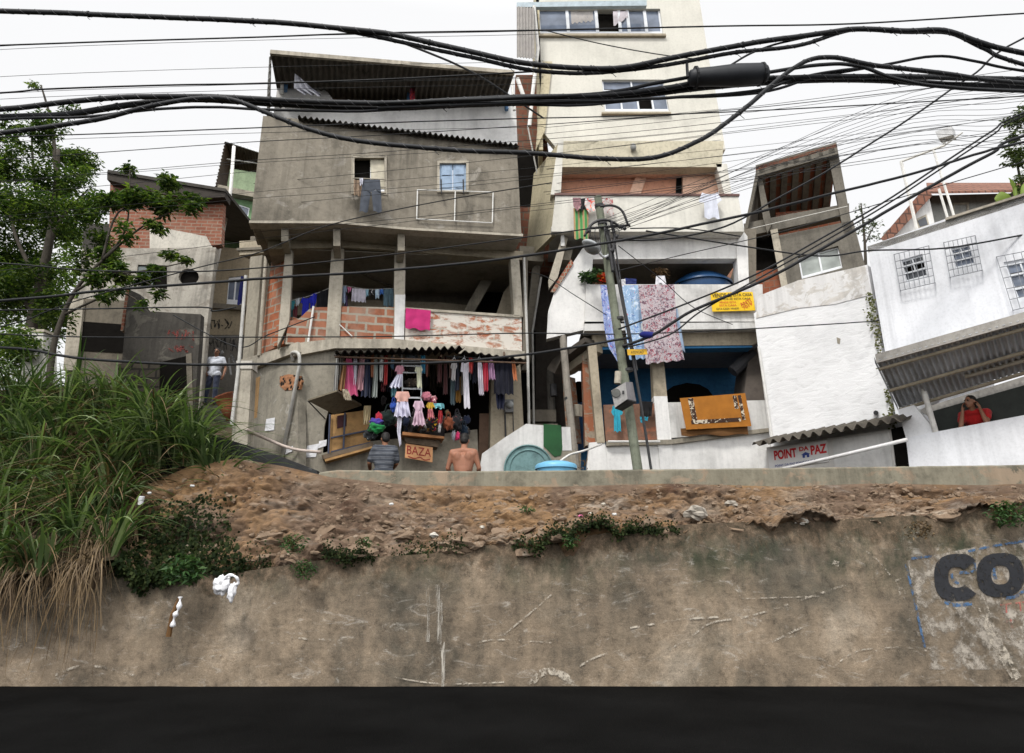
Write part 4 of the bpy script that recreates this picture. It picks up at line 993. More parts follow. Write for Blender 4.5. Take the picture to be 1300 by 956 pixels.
Yk('balcony_rail', MB().poly(BF, [(704, 245), (939, 246), (939, 248.5), (704, 247.5)], .18, .22), plain('red_brown_rail', (.13, .07, .06, 1), .6))
Yk('balcony_floor', ceil_slab(BF, [(700, 293), (945, 294)], .13, -2.6, .1), WHITE2)
Yk('wall_lamp', MB().ball(YB.hit(804, 187, .62), .07, .07, .1), plain('lamp_grey', (.25, .25, .24, 1), .4), smooth=True)
# white storey
Yk('white_beam', MB().poly(YB, [(748, 303), (942, 303), (948, 328), (748, 329)], .35, .25), WHITEW)
Yk('white_post', MB().poly(YB, [(935, 312), (941, 290), (949, 300), (951, 366), (938, 366)], .38, .3), WHITEW)
Yk('white_ceiling', ceil_slab(YB, [(746, 327), (940, 327)], .3, -2.4, .06), DARKIN)
Yk('white_back_wall', MB().poly(YB.moved(-1.5), R4(735, 290, 960, 420), 0, .1), DARKIN)
Yk('white_parapet', MB().poly(YB, [(744, 361), (968, 361), (969, 413), (742, 413)], .5, .14), WHITE2)
Yk('white_parapet_slab', ceil_slab(YB, [(742, 414), (970, 414)], .5, -2.8, .1), CEIL)
Yk('curved_wall', MB().poly(YB, [(748, 302), (735, 322), (718, 348), (703, 373), (696, 395), (694, 430), (744, 418), (750, 362), (753, 327)], .42, .2), WHITEW)
TILE = brick('small_tiles', YB, (.25, .06, .03, 1), (.3, .09, .05, 1), (.3, .26, .2, 1), .09, .09, .012)
Yk('tiled_edge', MB().poly(YB, [(725, 329), (728, 334), (704, 371), (699, 370)], .46, .06), TILE)
Yk('diagonal_beam', MB().poly(YB, [(714, 298), (721, 302), (708, 352), (697, 366), (696, 356)], .5, .12), PALEC)
Yk('beam_stub', MB().poly(YB, [(712, 292), (716, 292), (717, 312), (712, 312)], .55, .3), WHITEW)
Yk('grey_block', MB().poly(YB, [(710, 312), (728, 314), (724, 330), (709, 330)], .3, .4), CONC)
Yk('ceiling_lamp', MB().lathe(YB.hit(834, 332, -.4), [(.12, 0), (.1, -.05), (.02, -.09)], 14), IRON, smooth=True)
Yk('tile_strip', MB().poly(YB.moved(-.9), [(930, 332), (934, 332), (924, 364), (919, 364)], 0, .05), TERR)
# blue porch
PF = YB.moved(.55)
Yk('porch_beam', MB().poly(PF, [(752, 416), (968, 414), (970, 430), (955, 438), (752, 440)], -.1, .35), BEIGE)
Yk('porch_slab_lip', MB().poly(PF, [(742, 411), (970, 409), (972, 417), (742, 420)], .12, .3), WHITE2)
Yk('porch_blue_strip', MB().poly(PF, [(760, 440), (955, 438), (955, 441), (760, 444)], -.12, .3), BLUEP2)
Yk('porch_ceiling', ceil_slab(PF, [(752, 441), (962, 440)], -.3, -2.6, .05), plain('grey_ceiling', (.15, .16, .18, 1), .8))
Yk('porch_back_wall', MB().poly(YB.moved(-1.3), R4(738, 425, 990, 620), 0, .1), BLUEP2)
Yk('arch_window', MB().poly(YB.moved(-1.28), [(838, 520), (842, 499), (855, 490), (872, 486), (888, 488), (899, 494), (905, 502), (905, 520)], 0, .05), BLACKIN)
Yk('porch_side_wall', MB().poly(PF, [(952, 440), (968, 430), (976, 510), (944, 510)], -.5, .8), plain('grey_brown_side', (.12, .1, .085, 1), .8))
Yk('porch_duct', MB().tube([PF.hit(930, 472, -.6), PF.hit(956, 448, -.6)], .13, 10), plain('dark_duct', (.06, .06, .065, 1), .6))
Yk('porch_column', MB().poly(PF, [(827, 440), (841, 440), (847, 503), (830, 503)], .0, .24), BEIGE)
Yk('porch_column_foot', MB().poly(PF, [(830, 503), (847, 503), (857, 604), (839, 604)], .012, .25), WHITEW)
Yk('porch_column', MB().poly(PF, [(746, 438), (757, 438), (768, 562), (758, 562)], .02, .24), BEIGE)
Yk('brick_column', MB().poly(PF, [(739, 452), (748, 446), (758, 562), (743, 566)], -.25, .3), grime('bare_brick_column', (.3, .25, .19, 1), .6, 2.5, .4, patch=(.33, .12, .06, 1), patch_at=.5))
Yk('porch_parapet', MB().poly(PF, [(845, 511), (972, 508), (976, 548), (850, 556)], .0, .12), WHITE2)
Yk('porch_base', MB().poly(PF, [(748, 566), (850, 563), (978, 548), (984, 606), (744, 606)], -.02, .2), WHITEW)
Yk('porch_ledge', MB().poly(PF, [(770, 560), (850, 558), (978, 543), (978, 548), (850, 564), (770, 566)], .06, .1), CONC)
Yk('porch_brick_parapet', MB().poly(PF, [(766, 514), (832, 512), (838, 558), (769, 560)], -.05, .1), grime('brown_bare_blocks', (.2, .11, .075, 1), .6, 3, .3, patch=(.3, .12, .07, 1), patch_at=.55))
Yk('porch_foot', MB().poly(PF, [(748, 562), (768, 560), (772, 606), (750, 606)], .0, .22), WHITEW)
Yk('porch_pipe', MB().tube([PF.hit(772, 560.5, .12), PF.hit(838, 560.5, .12)], .02, 8), PVCW)
Yk('porch_cable_pipe', MB().tube(smoothpath([PF.hit(963, 440, .06), PF.hit(972, 480, .04), PF.hit(978, 552, .04)], 4), .025, 6), PVCW)
# side of the porch, turning back to the left
PL = Fac(757, 450, PF.hit(757, 450).y, -48)
Yk('side_beam', MB().poly(PL, [(757, 436), (757, 446), (722, 472), (712, 476), (712, 462)], 0, .2), BEIGE)
Yk('blue_door', MB().poly(PL, [(730, 510), (746, 508), (746, 568), (734, 574)], -.6, .06), plain('blue_door_paint', (.06, .15, .34, 1), .5, .2, 5), label='blue boarded side door')
Yk('oval_window', MB().poly(PL, [(726+10*(1+cos(a*.3))-1, 497+13*sin(a*.3)) for a in range(21)], -.55, .05), BLACKIN)
Yk('side_column', MB().poly(PL, [(714, 482), (722, 478), (730, 562), (720, 562)], -.05, .2), grime('old_column', (.3, .26, .21, 1), .6, 3, .4, patch=(.3, .12, .06, 1), patch_at=.5))
Yk('side_ledge', MB().poly(PL, [(694, 468), (702, 456), (742, 428), (743, 434), (712, 458), (704, 474)], .25, .3), grime('dark_eaves', (.07, .06, .05, 1), .6, 3, .2))
Yk('meter_box', MB().poly(PL, R4(728, 513, 735, 528), .1, .1), PALEC)
wp = thing('wooden_post', PL.hit(729, 600, .35), 'round grey wooden post in front of the blue side door', 'post')
mk('shaft', MB().tube([PL.hit(714, 422, .35), PL.hit(720, 490, .35), PL.hit(732, 604, .35)], .075, 10), grime('grey_timber', (.26, .235, .2, 1), .6, 4, .5), wp)
mk('pole_band', MB().tube([PL.hit(721, 505, .35), PL.hit(721.5, 508, .35)], .08, 10), IRON, wp)
wp = thing('wooden_post', PL.hit(706, 600, -.2), 'dark round post with a black meter in the gap left of the porch', 'post')
mk('shaft', MB().tube([PL.hit(698, 470, -.2), PL.hit(704, 604, -.2)], .085, 10), grime('dark_timber', (.13, .12, .105, 1), .6, 4, .5), wp)
mk('meter', MB().tube([PL.hit(702, 488, 0), PL.hit(703, 503, 0)], .07, 8), IRON, wp)
# white, green and teal garden wall of the porch with a round motif, and the drum
LW = Fac(680, 580, 11.6, 0)
lw = thing('painted_wall', LW.hit(680, 600, 0), 'low white wall with a green panel and a round teal disc set before the porch', 'wall')
mk('wall', MB().poly(LW, [(608, 602), (612, 576), (640, 556), (668, 538), (690, 540), (690, 602)], 0, .15), WHITE2, lw)
mk('white_end', MB().poly(LW, [(713, 542), (724, 542), (726, 572), (714, 572)], 0, .15), WHITE2, lw)
mk('green_panel', MB().poly(LW, [(690, 538), (712, 540), (714, 568), (712, 578), (704, 580), (690, 566)], .004, .15), plain('green_paint', (.012, .07, .02, 1), .7, .25, 4), lw)
mk('lower_wall', MB().poly(LW, [(690, 566), (704, 580), (714, 572), (730, 572), (732, 602), (690, 602)], -.01, .15), CONC, lw)
TEAL = grime('teal_disc', (.15, .25, .25, 1), .55, 5, .2, bump=.4)
mk('disc', MB().lathe(LW.hit(671, 596, .02), [(.001, .03), (.3, .03), (.32, .05), (.34, .03), (.38, .03), (.4, .06), (.42, .03), (.42, 0)], 40, LW.n), TEAL, lw, smooth=False)
dr = thing('water_drum', P(706, 610, 10.6), 'pale blue plastic drum standing behind the parapet under the teal disc', 'water drum')
c = P(706, 596, 10.6)
BLUEPL = plain('pale_blue_plastic', (.16, .42, .62, 1), .35, .06)
mk('drum_body', MB().lathe(c, [(.27, -.75), (.30, -.3), (.30, .0), (.31, .02)], 32), BLUEPL, dr, smooth=True)
mk('drum_lid', MB().lathe(c, [(.325, .0), (.325, .05), (.30, .075), (.2, .11), (.001, .125)], 32), BLUEPL, dr, smooth=True)
mk('hose', MB().tube(smoothpath([PF.hit(764, 564, .3), LW.hit(742, 572, .3), LW.hit(722, 578, .3), LW.hit(706, 590, .4)], 6), .018, 8), PVCW, label='white hose curving from the porch down to the drum', cat='hose', smooth=True)
# water tank, hanging plant figure and potted flowers on the white balcony
wt_ = thing('water_tank', YB.hit(888, 361, .1), 'big dark blue round water tank with ribbed lid on the white balcony', 'water tank')
NAVY = plain('dark_blue_plastic', (.012, .05, .13, 1), .35, .1)
c = YB.hit(891, 372, -.45)
mk('tank_body', MB().lathe(c, [(.62, -.3), (.66, .0), (.66, .1)], 36), NAVY, wt_, smooth=True)
mk('tank_lid', MB().lathe(c, [(.7, .1), (.7, .15), (.62, .19), (.6, .24), (.5, .28), (.48, .33), (.2, .37), (.001, .38)], 36), NAVY, wt_, smooth=True)
hp = thing('hanging_plant', YB.hit(838, 362, .1), 'brown dried plant basket with a white cloth hanging under the balcony lamp', 'hanging plant')
vs, fs = leafcloud([(YB.hit(838, 347, .1), .2, .15, .13)], 420, .07, .6, .3); frombase('foliage', vs, fs, leaf_m('dried_leaves', (.09, .045, .02, 1), (.16, .09, .04, 1), (.24, .16, .08, 1), .1), parent=hp)
mk('cloth', clothmesh(MB(), YB, [(833, 350), (832, 361)], [(844, 350), (846, 361)], .22, 1.5, .03, 8, 8), cloth_m('white_wrap', (.7, .7, .74, 1)), hp, smooth=True)
mk('cord', MB().tube([YB.hit(834, 333, -.4), YB.hit(838, 345, .1)], .008, 5), IRON, hp)
pf = thing('potted_plant', YB.hit(762, 361, .5), 'leafy plant with red flowers on the white balcony left of the pole', 'potted plant')
vs, fs = leafcloud([(YB.hit(752, 350, .5), .22, .15, .16), (YB.hit(742, 350, .6), .12, .1, .1)], 260, .11, .7, .4); frombase('foliage', vs, fs, LEAFG, parent=pf)
vs, fs = leafcloud([(YB.hit(766, 352, .5), .13, .1, .1)], 160, .09, .8, .8); frombase('flowers', vs, fs, leaf_m('red_petals', (.4, .02, .01, 1), (.55, .04, .015, 1), (.6, .15, .02, 1), .2), parent=pf)
mk('pot', MB().lathe(YB.hit(758, 366, .3), [(.1, -.15), (.14, .1), (.12, .1), (.1, -.1)], 16), TERR, pf, smooth=True)
# for-sale board
vs_ = thing('for_sale_sign', YB.hit(930, 395, .7), 'yellow board lettered VENDE-SE ESTA CASA on the white balcony wall', 'sign')
q = [(902, 371.5), (955.5, 370.5), (959, 394), (904.5, 395.5)]
mk('board', MB().poly(YB, q, .6, .02), plain('yellow_board', (.72, .46, .01, 1), .6, .1), vs_)
INK = plain('black_ink', (.02, .02, .022, 1), .6); REDI = plain('red_ink', (.5, .05, .02, 1), .6)
for body, (s0, t0, s1, t1), mt in (('VENDE-SE', (.03, .05, .50, .25), INK), ('ESTA CASA', (.53, .06, .97, .22), INK), ('URGENTE ACEITO CARRO', (.16, .30, .93, .40), INK), ('TRATAR AQUI', (.18, .48, .58, .58), REDI), ('COM O DONO', (.18, .64, .58, .74), REDI), ('TEL. 2222-1099', (.10, .82, .62, .92), INK)):
    if body.startswith(('URG', 'TRA', 'COM', 'TEL')): body = {'U': 'VENDE-SE ESTA CASA', 'T': 'VENDE ESTA', 'C': 'ESTA CASA'}[body[0]] if not body.startswith('TEL') else 'ESTA CASA VENDE'
    mk('lettering', textmesh(body, YB, subq(q, s0, t0, s1, t1), .608, .01), mt, vs_)
q2 = [bil(q, .64, .60), bil(q, .90, .38), bil(q, .95, .55), bil(q, .69, .78)]
mk('lettering', textmesh('ANTI', YB, q2, .608, .01), REDI, vs_); q2 = [bil(q, .70, .80), bil(q, .93, .56), bil(q, .96, .70), bil(q, .74, .95)]; mk('lettering', textmesh('7019', YB, q2, .608, .01), REDI, vs_)
# ================================================================ WHITE HOUSES AT THE RIGHT
WHT = grime('white_paint', (.80, .80, .81, 1), .86, .7, .12, bump=.2, fine=24); WHTR = grime('rough_white_paint', (.76, .75, .74, 1), .78, 1.4, .22, patch=(.55, .53, .5, 1), patch_at=.72, bump=.6, bscale=14)
wh = thing('white_house', RW.hit(1050, 600, -1), 'plain white painted house wall with a stall under a corrugated strip roof at its foot', 'house')
Wk = lambda name, mb, mat, **k: mk(name, mb, mat, wh, **k)
m = N('white_daubed_bricks'); v = m.tc.outputs['Object']; nb_ = m.noise(m.mapped((1.6, 1.6, 5)), 2.2, 10, .7, .6); n2_ = m.noise(v, 1.2, 6, .6)
m.col(m.mix(1.0, m.ramp(nb_, [(.28, (.62, .62, .62, 1)), (.45, (.78, .78, .785, 1)), (.7, (.82, .82, .825, 1))]), m.ramp(n2_, [(.3, g(.86)), (.5, g(1))]), 'MULTIPLY')); m.bump(nb_, .4, .03); WHTB = m.m
Wk('front_wall', MB().poly(RW, [(957, 398), (1013, 360), (1101, 336), (1145, 592), (985, 610), (966, 470)], 0, .25), WHTB)
Wk('upper_wall', MB().poly(RW, [(962, 376), (1013, 356), (1098, 337), (1106, 374), (1060, 386), (1014, 391), (960, 404)], .012, .1), grime('bare_patchy_wall', (.6, .57, .53, 1), .7, 2.6, .3, patch=(.74, .73, .72, 1), patch_at=.46, bump=.6))
p, q = RW.hit(962, 378), RW.hit(1098, 337); d = -RW.n*4; Wk('roof_slab', MB().prism([p, q, q+d, p+d], [x-Z*.1 for x in (p, q, q+d, p+d)]), CONC)
Wk('corner_pipe', MB().tube([RW.hit(963, 440, .05), RW.hit(972, 500, .05), RW.hit(980, 556, .05)], .025, 8), PVCW)
SF = RW.moved(.35)
Wk('stall_front', MB().poly(SF, [(973, 568), (1132, 545), (1139, 610), (976, 610)], 0, .1), grime('cream_panel', (.62, .60, .57, 1), .85, 1.5, .15, bump=.1))
Wk('stall_panel', MB().poly(SF, [(1057, 559), (1128, 549), (1134, 600), (1060, 600)], .02, .03), WHITEW)
Wk('stall_doorway', MB().poly(SF, [(1131, 545), (1147, 541), (1160, 606), (1140, 606)], .01, .1), BLACKIN)
Wk('stall_roof', MB().corr(RW.hit(955, 565, .9), RW.hit(1146, 532, .9), -RW.n*.92 + Z*.25, .045, 14), TIN, label='grey corrugated strip roof of the stall')
Wk('stall_side', MB().poly(RW, [(962, 570), (975, 572), (978, 606), (964, 606)], .3, .3), WHITEW)
Wk('wall_hook', MB().tube([RW.hit(1112, 524, 0), RW.hit(1112, 524, .12)], .04, 8), IRON)
Wk('wall_stain', MB().poly(RW, [(1062, 428), (1067, 430), (1066, 437), (1063, 436)], .004, .01), CONC)
ps = thing('stall_sign', SF.hit(1010, 590, .1), 'white sign lettered POINT DA PAZ in red with a small blue house', 'sign')
q = [(974, 569.5), (1049, 559), (1052, 586), (977, 597)]
mk('board', MB().poly(SF, q, .03, .025), plain('white_signboard', (.7, .69, .68, 1), .5, .06), ps)
REDS = plain('red_sign_paint', (.55, .01, .015, 1), .5, .1); BLUS = plain('blue_sign_paint', (.03, .06, .26, 1), .5, .1)
for body, (s0, t0, s1, t1) in (('POINT', (.10, .14, .48, .58)), ('DA', (.53, .13, .69, .34)), ('PAZ', (.72, .14, .99, .58))): mk('lettering', textmesh(body, SF, subq(q, s0, t0, s1, t1), .036, .04), REDS, ps)
hs = lambda pts, o: [bil(q, .55+.16*x, .40+.26*y) for x, y in pts]
mk('house_emblem', MB().poly(SF, hs([(0, .45), (.5, 0), (1, .45), (.85, .45), (.85, 1), (.6, 1), (.6, .6), (.4, .6), (.4, 1), (.15, 1), (.15, .45)], 0), .036, .004), BLUS, ps)
mk('small_lettering', textmesh('POINT DA PAZ POINT DA PAZ DA PAZ', SF, subq(q, .10, .80, .98, .90), .036, .01), BLUS, ps)
mk('handrail', MB().tube([SF.hit(974, 600, .5), SF.hit(1060, 580, .5), SF.hit(1152, 558, .5)], .03, 10), plain('white_rail', (.72, .71, .7, 1), .4, .1), label='white pipe handrail rising in front of the stall sign', cat='handrail', smooth=True)
# big white house
RB = Fac(1120, 450, RW.hit(1120, 450, .12).y, -47)
bw = thing('white_house', RB.hit(1220, 600, -1), 'bluish white house with three barred windows and a tin canopy over its terrace', 'house')
Bk = lambda name, mb, mat, **k: mk(name, mb, mat, bw, **k)
q1 = [(1144, 330), (1171, 322), (1178, 352), (1151, 359)]; q2 = [(1207, 315), (1230, 309), (1238, 336), (1214, 342)]; q3 = [(1274, 333), (1330, 322), (1342, 372), (1294, 384)]
BWHITE = grime('bluish_white_paint', (.78, .79, .82, 1), .84, .8, .3, bump=.1, fine=24)
Bk('front_wall', MB().poly(RB, [(1101, 313), (1200, 278), (1300, 247), (1480, 190), (1520, 480), (1300, 460), (1230, 470), (1140, 545), (1125, 455)], 0, .25, [q1, q2, q3]), BWHITE)
p, q = RB.hit(1101, 313), RB.hit(1480, 190); d = -RB.n*7
Bk('roof', MB().prism([p, q, q+d, p+d], [x-Z*.12 for x in (p, q, q+d, p+d)]), CONC)
a_, b_ = RB.hit(1101, 313, -.26), RB.hit(1145, 560, -.26); Bk('side_wall', MB().prism([a_, b_, b_+d, a_+d], [x+RB.u*.1 for x in (a_, b_, b_+d, a_+d)]), BWHITE)
Bk('roof_edge', MB().poly(RB, [(1200, 276.5), (1300, 245), (1480, 188), (1480, 191), (1300, 248), (1200, 279.5)], .04, .1), PALEC)
for i, (q, cols, rows) in enumerate(((q1, [[0, .5, 1], [0, .5, 1], [0, 1]], ((0, .3), (.3, .6), (.6, 1))), (q2, [[0, .5, 1], [0, .5, 1], [0, 1]], ((0, .3), (.3, .62), (.62, 1))), (q3, [[0, .35, .7, 1], [0, .35, .7, 1], [0, .35, .7, 1]], ((0, .34), (.34, .67), (.67, 1))))):
    w = window(RB, q, cols, bw, off=-.03, rows=rows, opens=((1, 0), (1, 1)) if i == 0 else (), gl=GLASS if i else GLASSD, fw=.06)
    (x0, y0), (x1, y1), (x2, y2), (x3, y3) = q; e = 9
    Q = [(x0-e, y0-e+2), (x1+e-1, y1-e-1), (x2+e, y2+e-2), (x3-e+1, y3+e+1)]
    mb = MB()
    for k in range(8): mb.tube([RB.hit(*bil(Q, k/7, 0), .13), RB.hit(*bil(Q, k/7, 1), .13)], .006, 4)
    for k in range(6): mb.tube([RB.hit(*bil(Q, 0, k/5), .13), RB.hit(*bil(Q, 1, k/5), .13)], .006, 4)
    for s_, t_ in ((0, 0), (1, 0), (1, 1), (0, 1)): mb.tube([RB.hit(*bil(Q, s_, t_), .13), RB.hit(*bil(Q, s_, t_), 0)], .008, 4)
    mk('grille', mb, plain('grey_iron_bar', (.22, .23, .25, 1), .5), w)
# canopy: front edge low-left to upper right, running back down to the terrace wall
e0, e1 = RB.hit(1112, 457, 1.25), RB.hit(1420, 371, 1.25)
b0, b1 = RB.hit(1142, 519, .1), RB.hit(1420, 436, .1)
TINP = plain('galvanised_sheet', (.44, .46, .49, 1), .5, .25, 3, 0)
Bk('canopy', MB().corr(e0, e1, b0-e0, .022, 36, D2=b1-e1), TINP, label='galvanised corrugated canopy over the terrace')
Bk('canopy_fascia', MB().prism([e0+Z*.09, e1+Z*.09, e1-Z*.05, e0-Z*.05], [x-RB.n*.05 for x in (e0+Z*.09, e1+Z*.09, e1-Z*.05, e0-Z*.05)]), grime('grey_fascia', (.36, .34, .31, 1), .6, 3, .4))
Bk('canopy_side', MB().prism([e0+Z*.06-RB.u*.02, e0-Z*.05-RB.u*.02, b0-Z*.05-RB.u*.02, b0+Z*.06-RB.u*.02], [x-RB.u*.02 for x in (e0+Z*.06, e0-Z*.05, b0-Z*.05, b0+Z*.06)]), plain('grey_side', (.25, .25, .26, 1), .6))
for t in (.12, .55, .96): Bk('canopy_purlin', MB().tube([(e0-Z*.05).lerp(b0-Z*.05, t), (e1-Z*.05).lerp(b1-Z*.05, t)], .028, 6), BEIGE)
Bk('lamp_tube', MB().tube([RB.hit(1225, 478, .4), RB.hit(1320, 452, .4)], .035, 8), PALEC)
Bk('canopy_post', MB().tube([RB.hit(1163, 463, .32), RB.hit(1188, 549, .32)], .042, 10), plain('dirty_white_post', (.66, .64, .6, 1), .5))
Bk('terrace_parapet', MB().poly(RB, [(1150, 556), (1189, 548), (1300, 527), (1450, 498), (1470, 660), (1160, 640)], .36, .14), BWHITE)
Bk('terrace_end', MB().poly(RB, [(1140, 520), (1160, 514), (1186, 545), (1186, 552), (1150, 556)], .3, .1), WHT)
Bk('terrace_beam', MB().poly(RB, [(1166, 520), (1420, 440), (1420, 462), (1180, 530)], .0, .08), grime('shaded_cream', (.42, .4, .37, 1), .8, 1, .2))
Bk('terrace_dark_wall', MB().poly(RB, [(1184, 522), (1420, 455), (1430, 600), (1188, 600)], .008, .04), plain('dark_green_grey', (.03, .034, .03, 1), .8))
# ================================================================ HOUSES BEHIND
FU = Fac(1010, 280, 18.5, -24)
fu = thing('unfinished_house', FU.hit(1010, 400, -1), 'bare concrete frame house with red hollow block ceiling behind the white wall', 'house')
Fk = lambda name, mb, mat, **k: mk(name, mb, mat, fu, **k)
RAW = grime('raw_grey_concrete', (.155, .142, .12, 1), .5, 1.2, .5, bump=.4)
BLK = brick('hollow_blocks', FU, (.3, .095, .05, 1), (.36, .13, .07, 1), (.24, .16, .12, 1), .3, .2, .015)
# top slab seen from below: front edge 960,215..1063,186
e0, e1 = FU.hit(960, 216, .5), FU.hit(1063, 187, .5); back = -FU.n*3.6
fu_lo = [FU.hit(944, 283, -2.4), FU.hit(1070, 300, -2.4)]
D0 = (fu_lo[0]-e0)*.5 + (fu_lo[1]-e1)*.5; D1 = D0.copy()
m = N('beam_and_block_ceiling'); 
Fk('ceiling_blocks', MB().prism([e0, e1, e1+D1, e0+D0], [x+Z*.12 for x in (e0, e1, e1+D1, e0+D0)]), BLK)
for k in range(7):
    t = (k+.5)/7; p = e0.lerp(e1, t); q = (e0+D0).lerp(e1+D1, t); s_ = (e1-e0).normalized()*.09
    Fk('ceiling_rib', MB().prism([p-s_-Z*.16, p+s_-Z*.16, q+s_-Z*.16, q-s_-Z*.16], [x+Z*.02 for x in (p-s_, p+s_, q+s_, q-s_)]), RAW)
Fk('edge_beam', MB().prism([e0+Z*.18, e1+Z*.18, e1-Z*.22, e0-Z*.22], [x-FU.n*.2 for x in (e0+Z*.18, e1+Z*.18, e1-Z*.22, e0-Z*.22)]), RAW)
Fk('column', MB().poly(FU, [(1052, 200), (1063, 187), (1083, 295), (1072, 300)], .3, .3), RAW)
Fk('column', MB().poly(FU, [(960, 216), (967, 224), (980, 284), (974, 296), (969, 278)], .3, .3), RAW)
Fk('side_wall', MB().prism([e0, FU.hit(945, 290, .4), FU.hit(945, 290, .4)+D0*.9, e0+D0], [x+FU.u*.1 for x in (e0, FU.hit(945, 290, .4), FU.hit(945, 290, .4)+D0*.9, e0+D0)]), RAW)
Fk('mid_beam', MB().poly(FU, [(944, 284), (1000, 272), (1078, 258), (1078, 272), (985, 292), (946, 300)], .2, .3), RAW)
Fk('brick_back', MB().poly(FU, [(985, 270), (1078, 262), (1080, 310), (985, 310)], -1.2, .1), BLK)
Fk('parapet', MB().poly(FU, [(983, 300), (1083, 280), (1099, 340), (1014, 362), (996, 362)], .3, .15, [[(1013, 326), (1064, 312), (1070, 340), (1018, 354)]]), RAW)
window(FU, [(1013, 326), (1064, 312), (1070, 340), (1018, 354)], [0, .5, 1], fu, off=.2, fw=.06, gl=glass_m('pale_glass', (.3, .33, .31, 1)))
Fk('dark_opening', MB().poly(FU, [(945, 296), (985, 290), (998, 372), (950, 385)], -.4, .1), BLACKIN)
Fk('lower_brick', MB().poly(FU, [(948, 345), (996, 340), (998, 385), (950, 390)], -.35, .1), BLK)
Fk('column', MB().poly(FU, [(978, 292), (987, 290), (1000, 362), (992, 366)], .32, .3), PALEC)
Fk('thin_rail', MB().tube([FU.hit(947, 292, .6), FU.hit(1076, 262, .6)], .02, 6), PVC)
# far tiled houses
FT = Fac(1200, 270, 30, 5)
TILES = brick('roof_tiles', FT, (.2, .09, .06, 1), (.26, .13, .09, 1), (.08, .045, .035, 1), .35, .5, .04)
th_ = thing('tiled_house', FT.hit(1235, 285, -1), 'distant grey house with weathered red tiled roof, behind the bluish white house', 'house')
mk('wall', MB().poly(FT, [(1182, 248), (1300, 245), (1310, 300), (1184, 300)], 0, 4, ), grime('far_grey_wall', (.3, .3, .28, 1), .7, .5, .3), th_)
mk('roof', MB().prism([FT.hit(1178, 246, 1), FT.hit(1300, 244, 1), FT.hit(1302, 234, -1.5), FT.hit(1176, 234, -1.5)], [FT.hit(1178, 243, 1), FT.hit(1300, 241, 1), FT.hit(1302, 232, -1.5), FT.hit(1176, 232, -1.5)]), TILES, th_)
w = mk('window', MB().poly(FT, R4(1210, 257, 1230, 274), .05, .1, [R4(1212, 259, 1228, 273)]), PALEC, th_); mk('pane', MB().poly(FT, R4(1212, 259, 1228, 273), -.02, .04), GLASSD, w)
FT2 = Fac(1160, 290, 27, 5)
th_ = thing('tiled_house', FT2.hit(1160, 315, -1), 'small far white gabled house with red roof slope, left of the distant grey house', 'house')
mk('wall', MB().poly(FT2, [(1125, 300), (1180, 252), (1192, 310), (1130, 320)], 0, .3), WHITEW, th_)
mk('roof', MB().prism([FT2.hit(x, y, .3) for x, y in ((1117, 304), (1174, 238), (1184, 248), (1130, 306))], [FT2.hit(x, y, -3) for x, y in ((1117, 304), (1174, 238), (1184, 248), (1130, 306))]), TILES, th_)
w = mk('window', MB().poly(FT2, [(1163, 278), (1176, 272), (1180, 286), (1166, 290)], .03, .1), PALEC, th_); mk('pane', MB().poly(FT2, [(1165, 280), (1175, 275), (1178, 285), (1168, 288)], .04, .03), GLASSD, w)
# rooftop frame with a flood light
rf = thing('floodlight_frame', RB.hit(1180, 290, -2), 'thin white pipe frame with a flood lamp standing on the white roof', 'lamp frame')
RF2 = RB.moved(-2.0)
mk('pipe_frame', MB().tube([RF2.hit(1166, 300), RF2.hit(1144, 205)], .035, 6).tube([RF2.hit(1144, 205), RF2.hit(1200, 184)], .03, 6).tube([RF2.hit(1200, 184), RF2.hit(1222, 168)], .02, 6).tube([RF2.hit(1185, 190), RF2.hit(1211, 274)], .025, 6).tube([RF2.hit(1192, 240), RF2.hit(1204, 280)], .025, 6), PVCW, rf)
mk('lamp_arm', MB().tube([RF2.hit(1198, 176), RF2.hit(1199, 184)], .03, 6), PVC, rf)
mk('lamp_head', MB().poly(RF2, [(1187, 167), (1208, 160), (1210, 171), (1191, 176)], .1, .22), plain('lamp_white', (.5, .5, .5, 1), .4), rf)
# ---------------------------------------------------------------- left side
LB = Fac(200, 300, 18.0, 4)
lb = thing('brick_house', LB.hit(200, 420, -1), 'old house of red brick above and stained white plaster below, behind the left tree', 'house')
Lk = lambda name, mb, mat, **k: mk(name, mb, mat, lb, **k)
BRL = brick('small_red_bricks', LB, (.2, .07, .042, 1), (.26, .105, .065, 1), (.24, .185, .14, 1), .3, .11, .014)
Lk('brick_wall', MB().poly(LB, [(140, 222), (200, 234), (250, 240), (284, 246), (281, 310), (270, 312), (138, 322)], 0, .25), BRL)
Lk('plaster_band', MB().poly(LB, [(190, 286), (262, 300), (272, 318), (190, 318)], .004, .02), grime('dirty_white_plaster', (.5, .47, .41, 1), .6, 1.4, .4))
wv = [(175, 336), (212, 337), (212, 367), (172, 362)]
rw_ = [(239.5+13*cos(a*.3927), 351.5+10.5*sin(a*.3927)) for a in range(16)]
Lk('plaster_wall', MB().poly(LB, [(104, 316), (274, 314), (262, 420), (252, 540), (90, 540)], .02, .25, [wv, rw_]), grime('stained_white_plaster', (.36, .335, .29, 1), .45, 1.4, .75, patch=(.24, .215, .18, 1), patch_at=.58, fa=.6))
Lk('round_window', MB().poly(LB, rw_, -.12, .05), BLACKIN); 
w = Lk('window', MB().poly(LB, wv, -.15, .05), BLACKIN); mk('shutter', MB().poly(LB, [(175, 338), (194, 338), (194, 361), (173, 360)], -.02, .04), plain('grey_shutter', (.13, .15, .15, 1), .6), w)
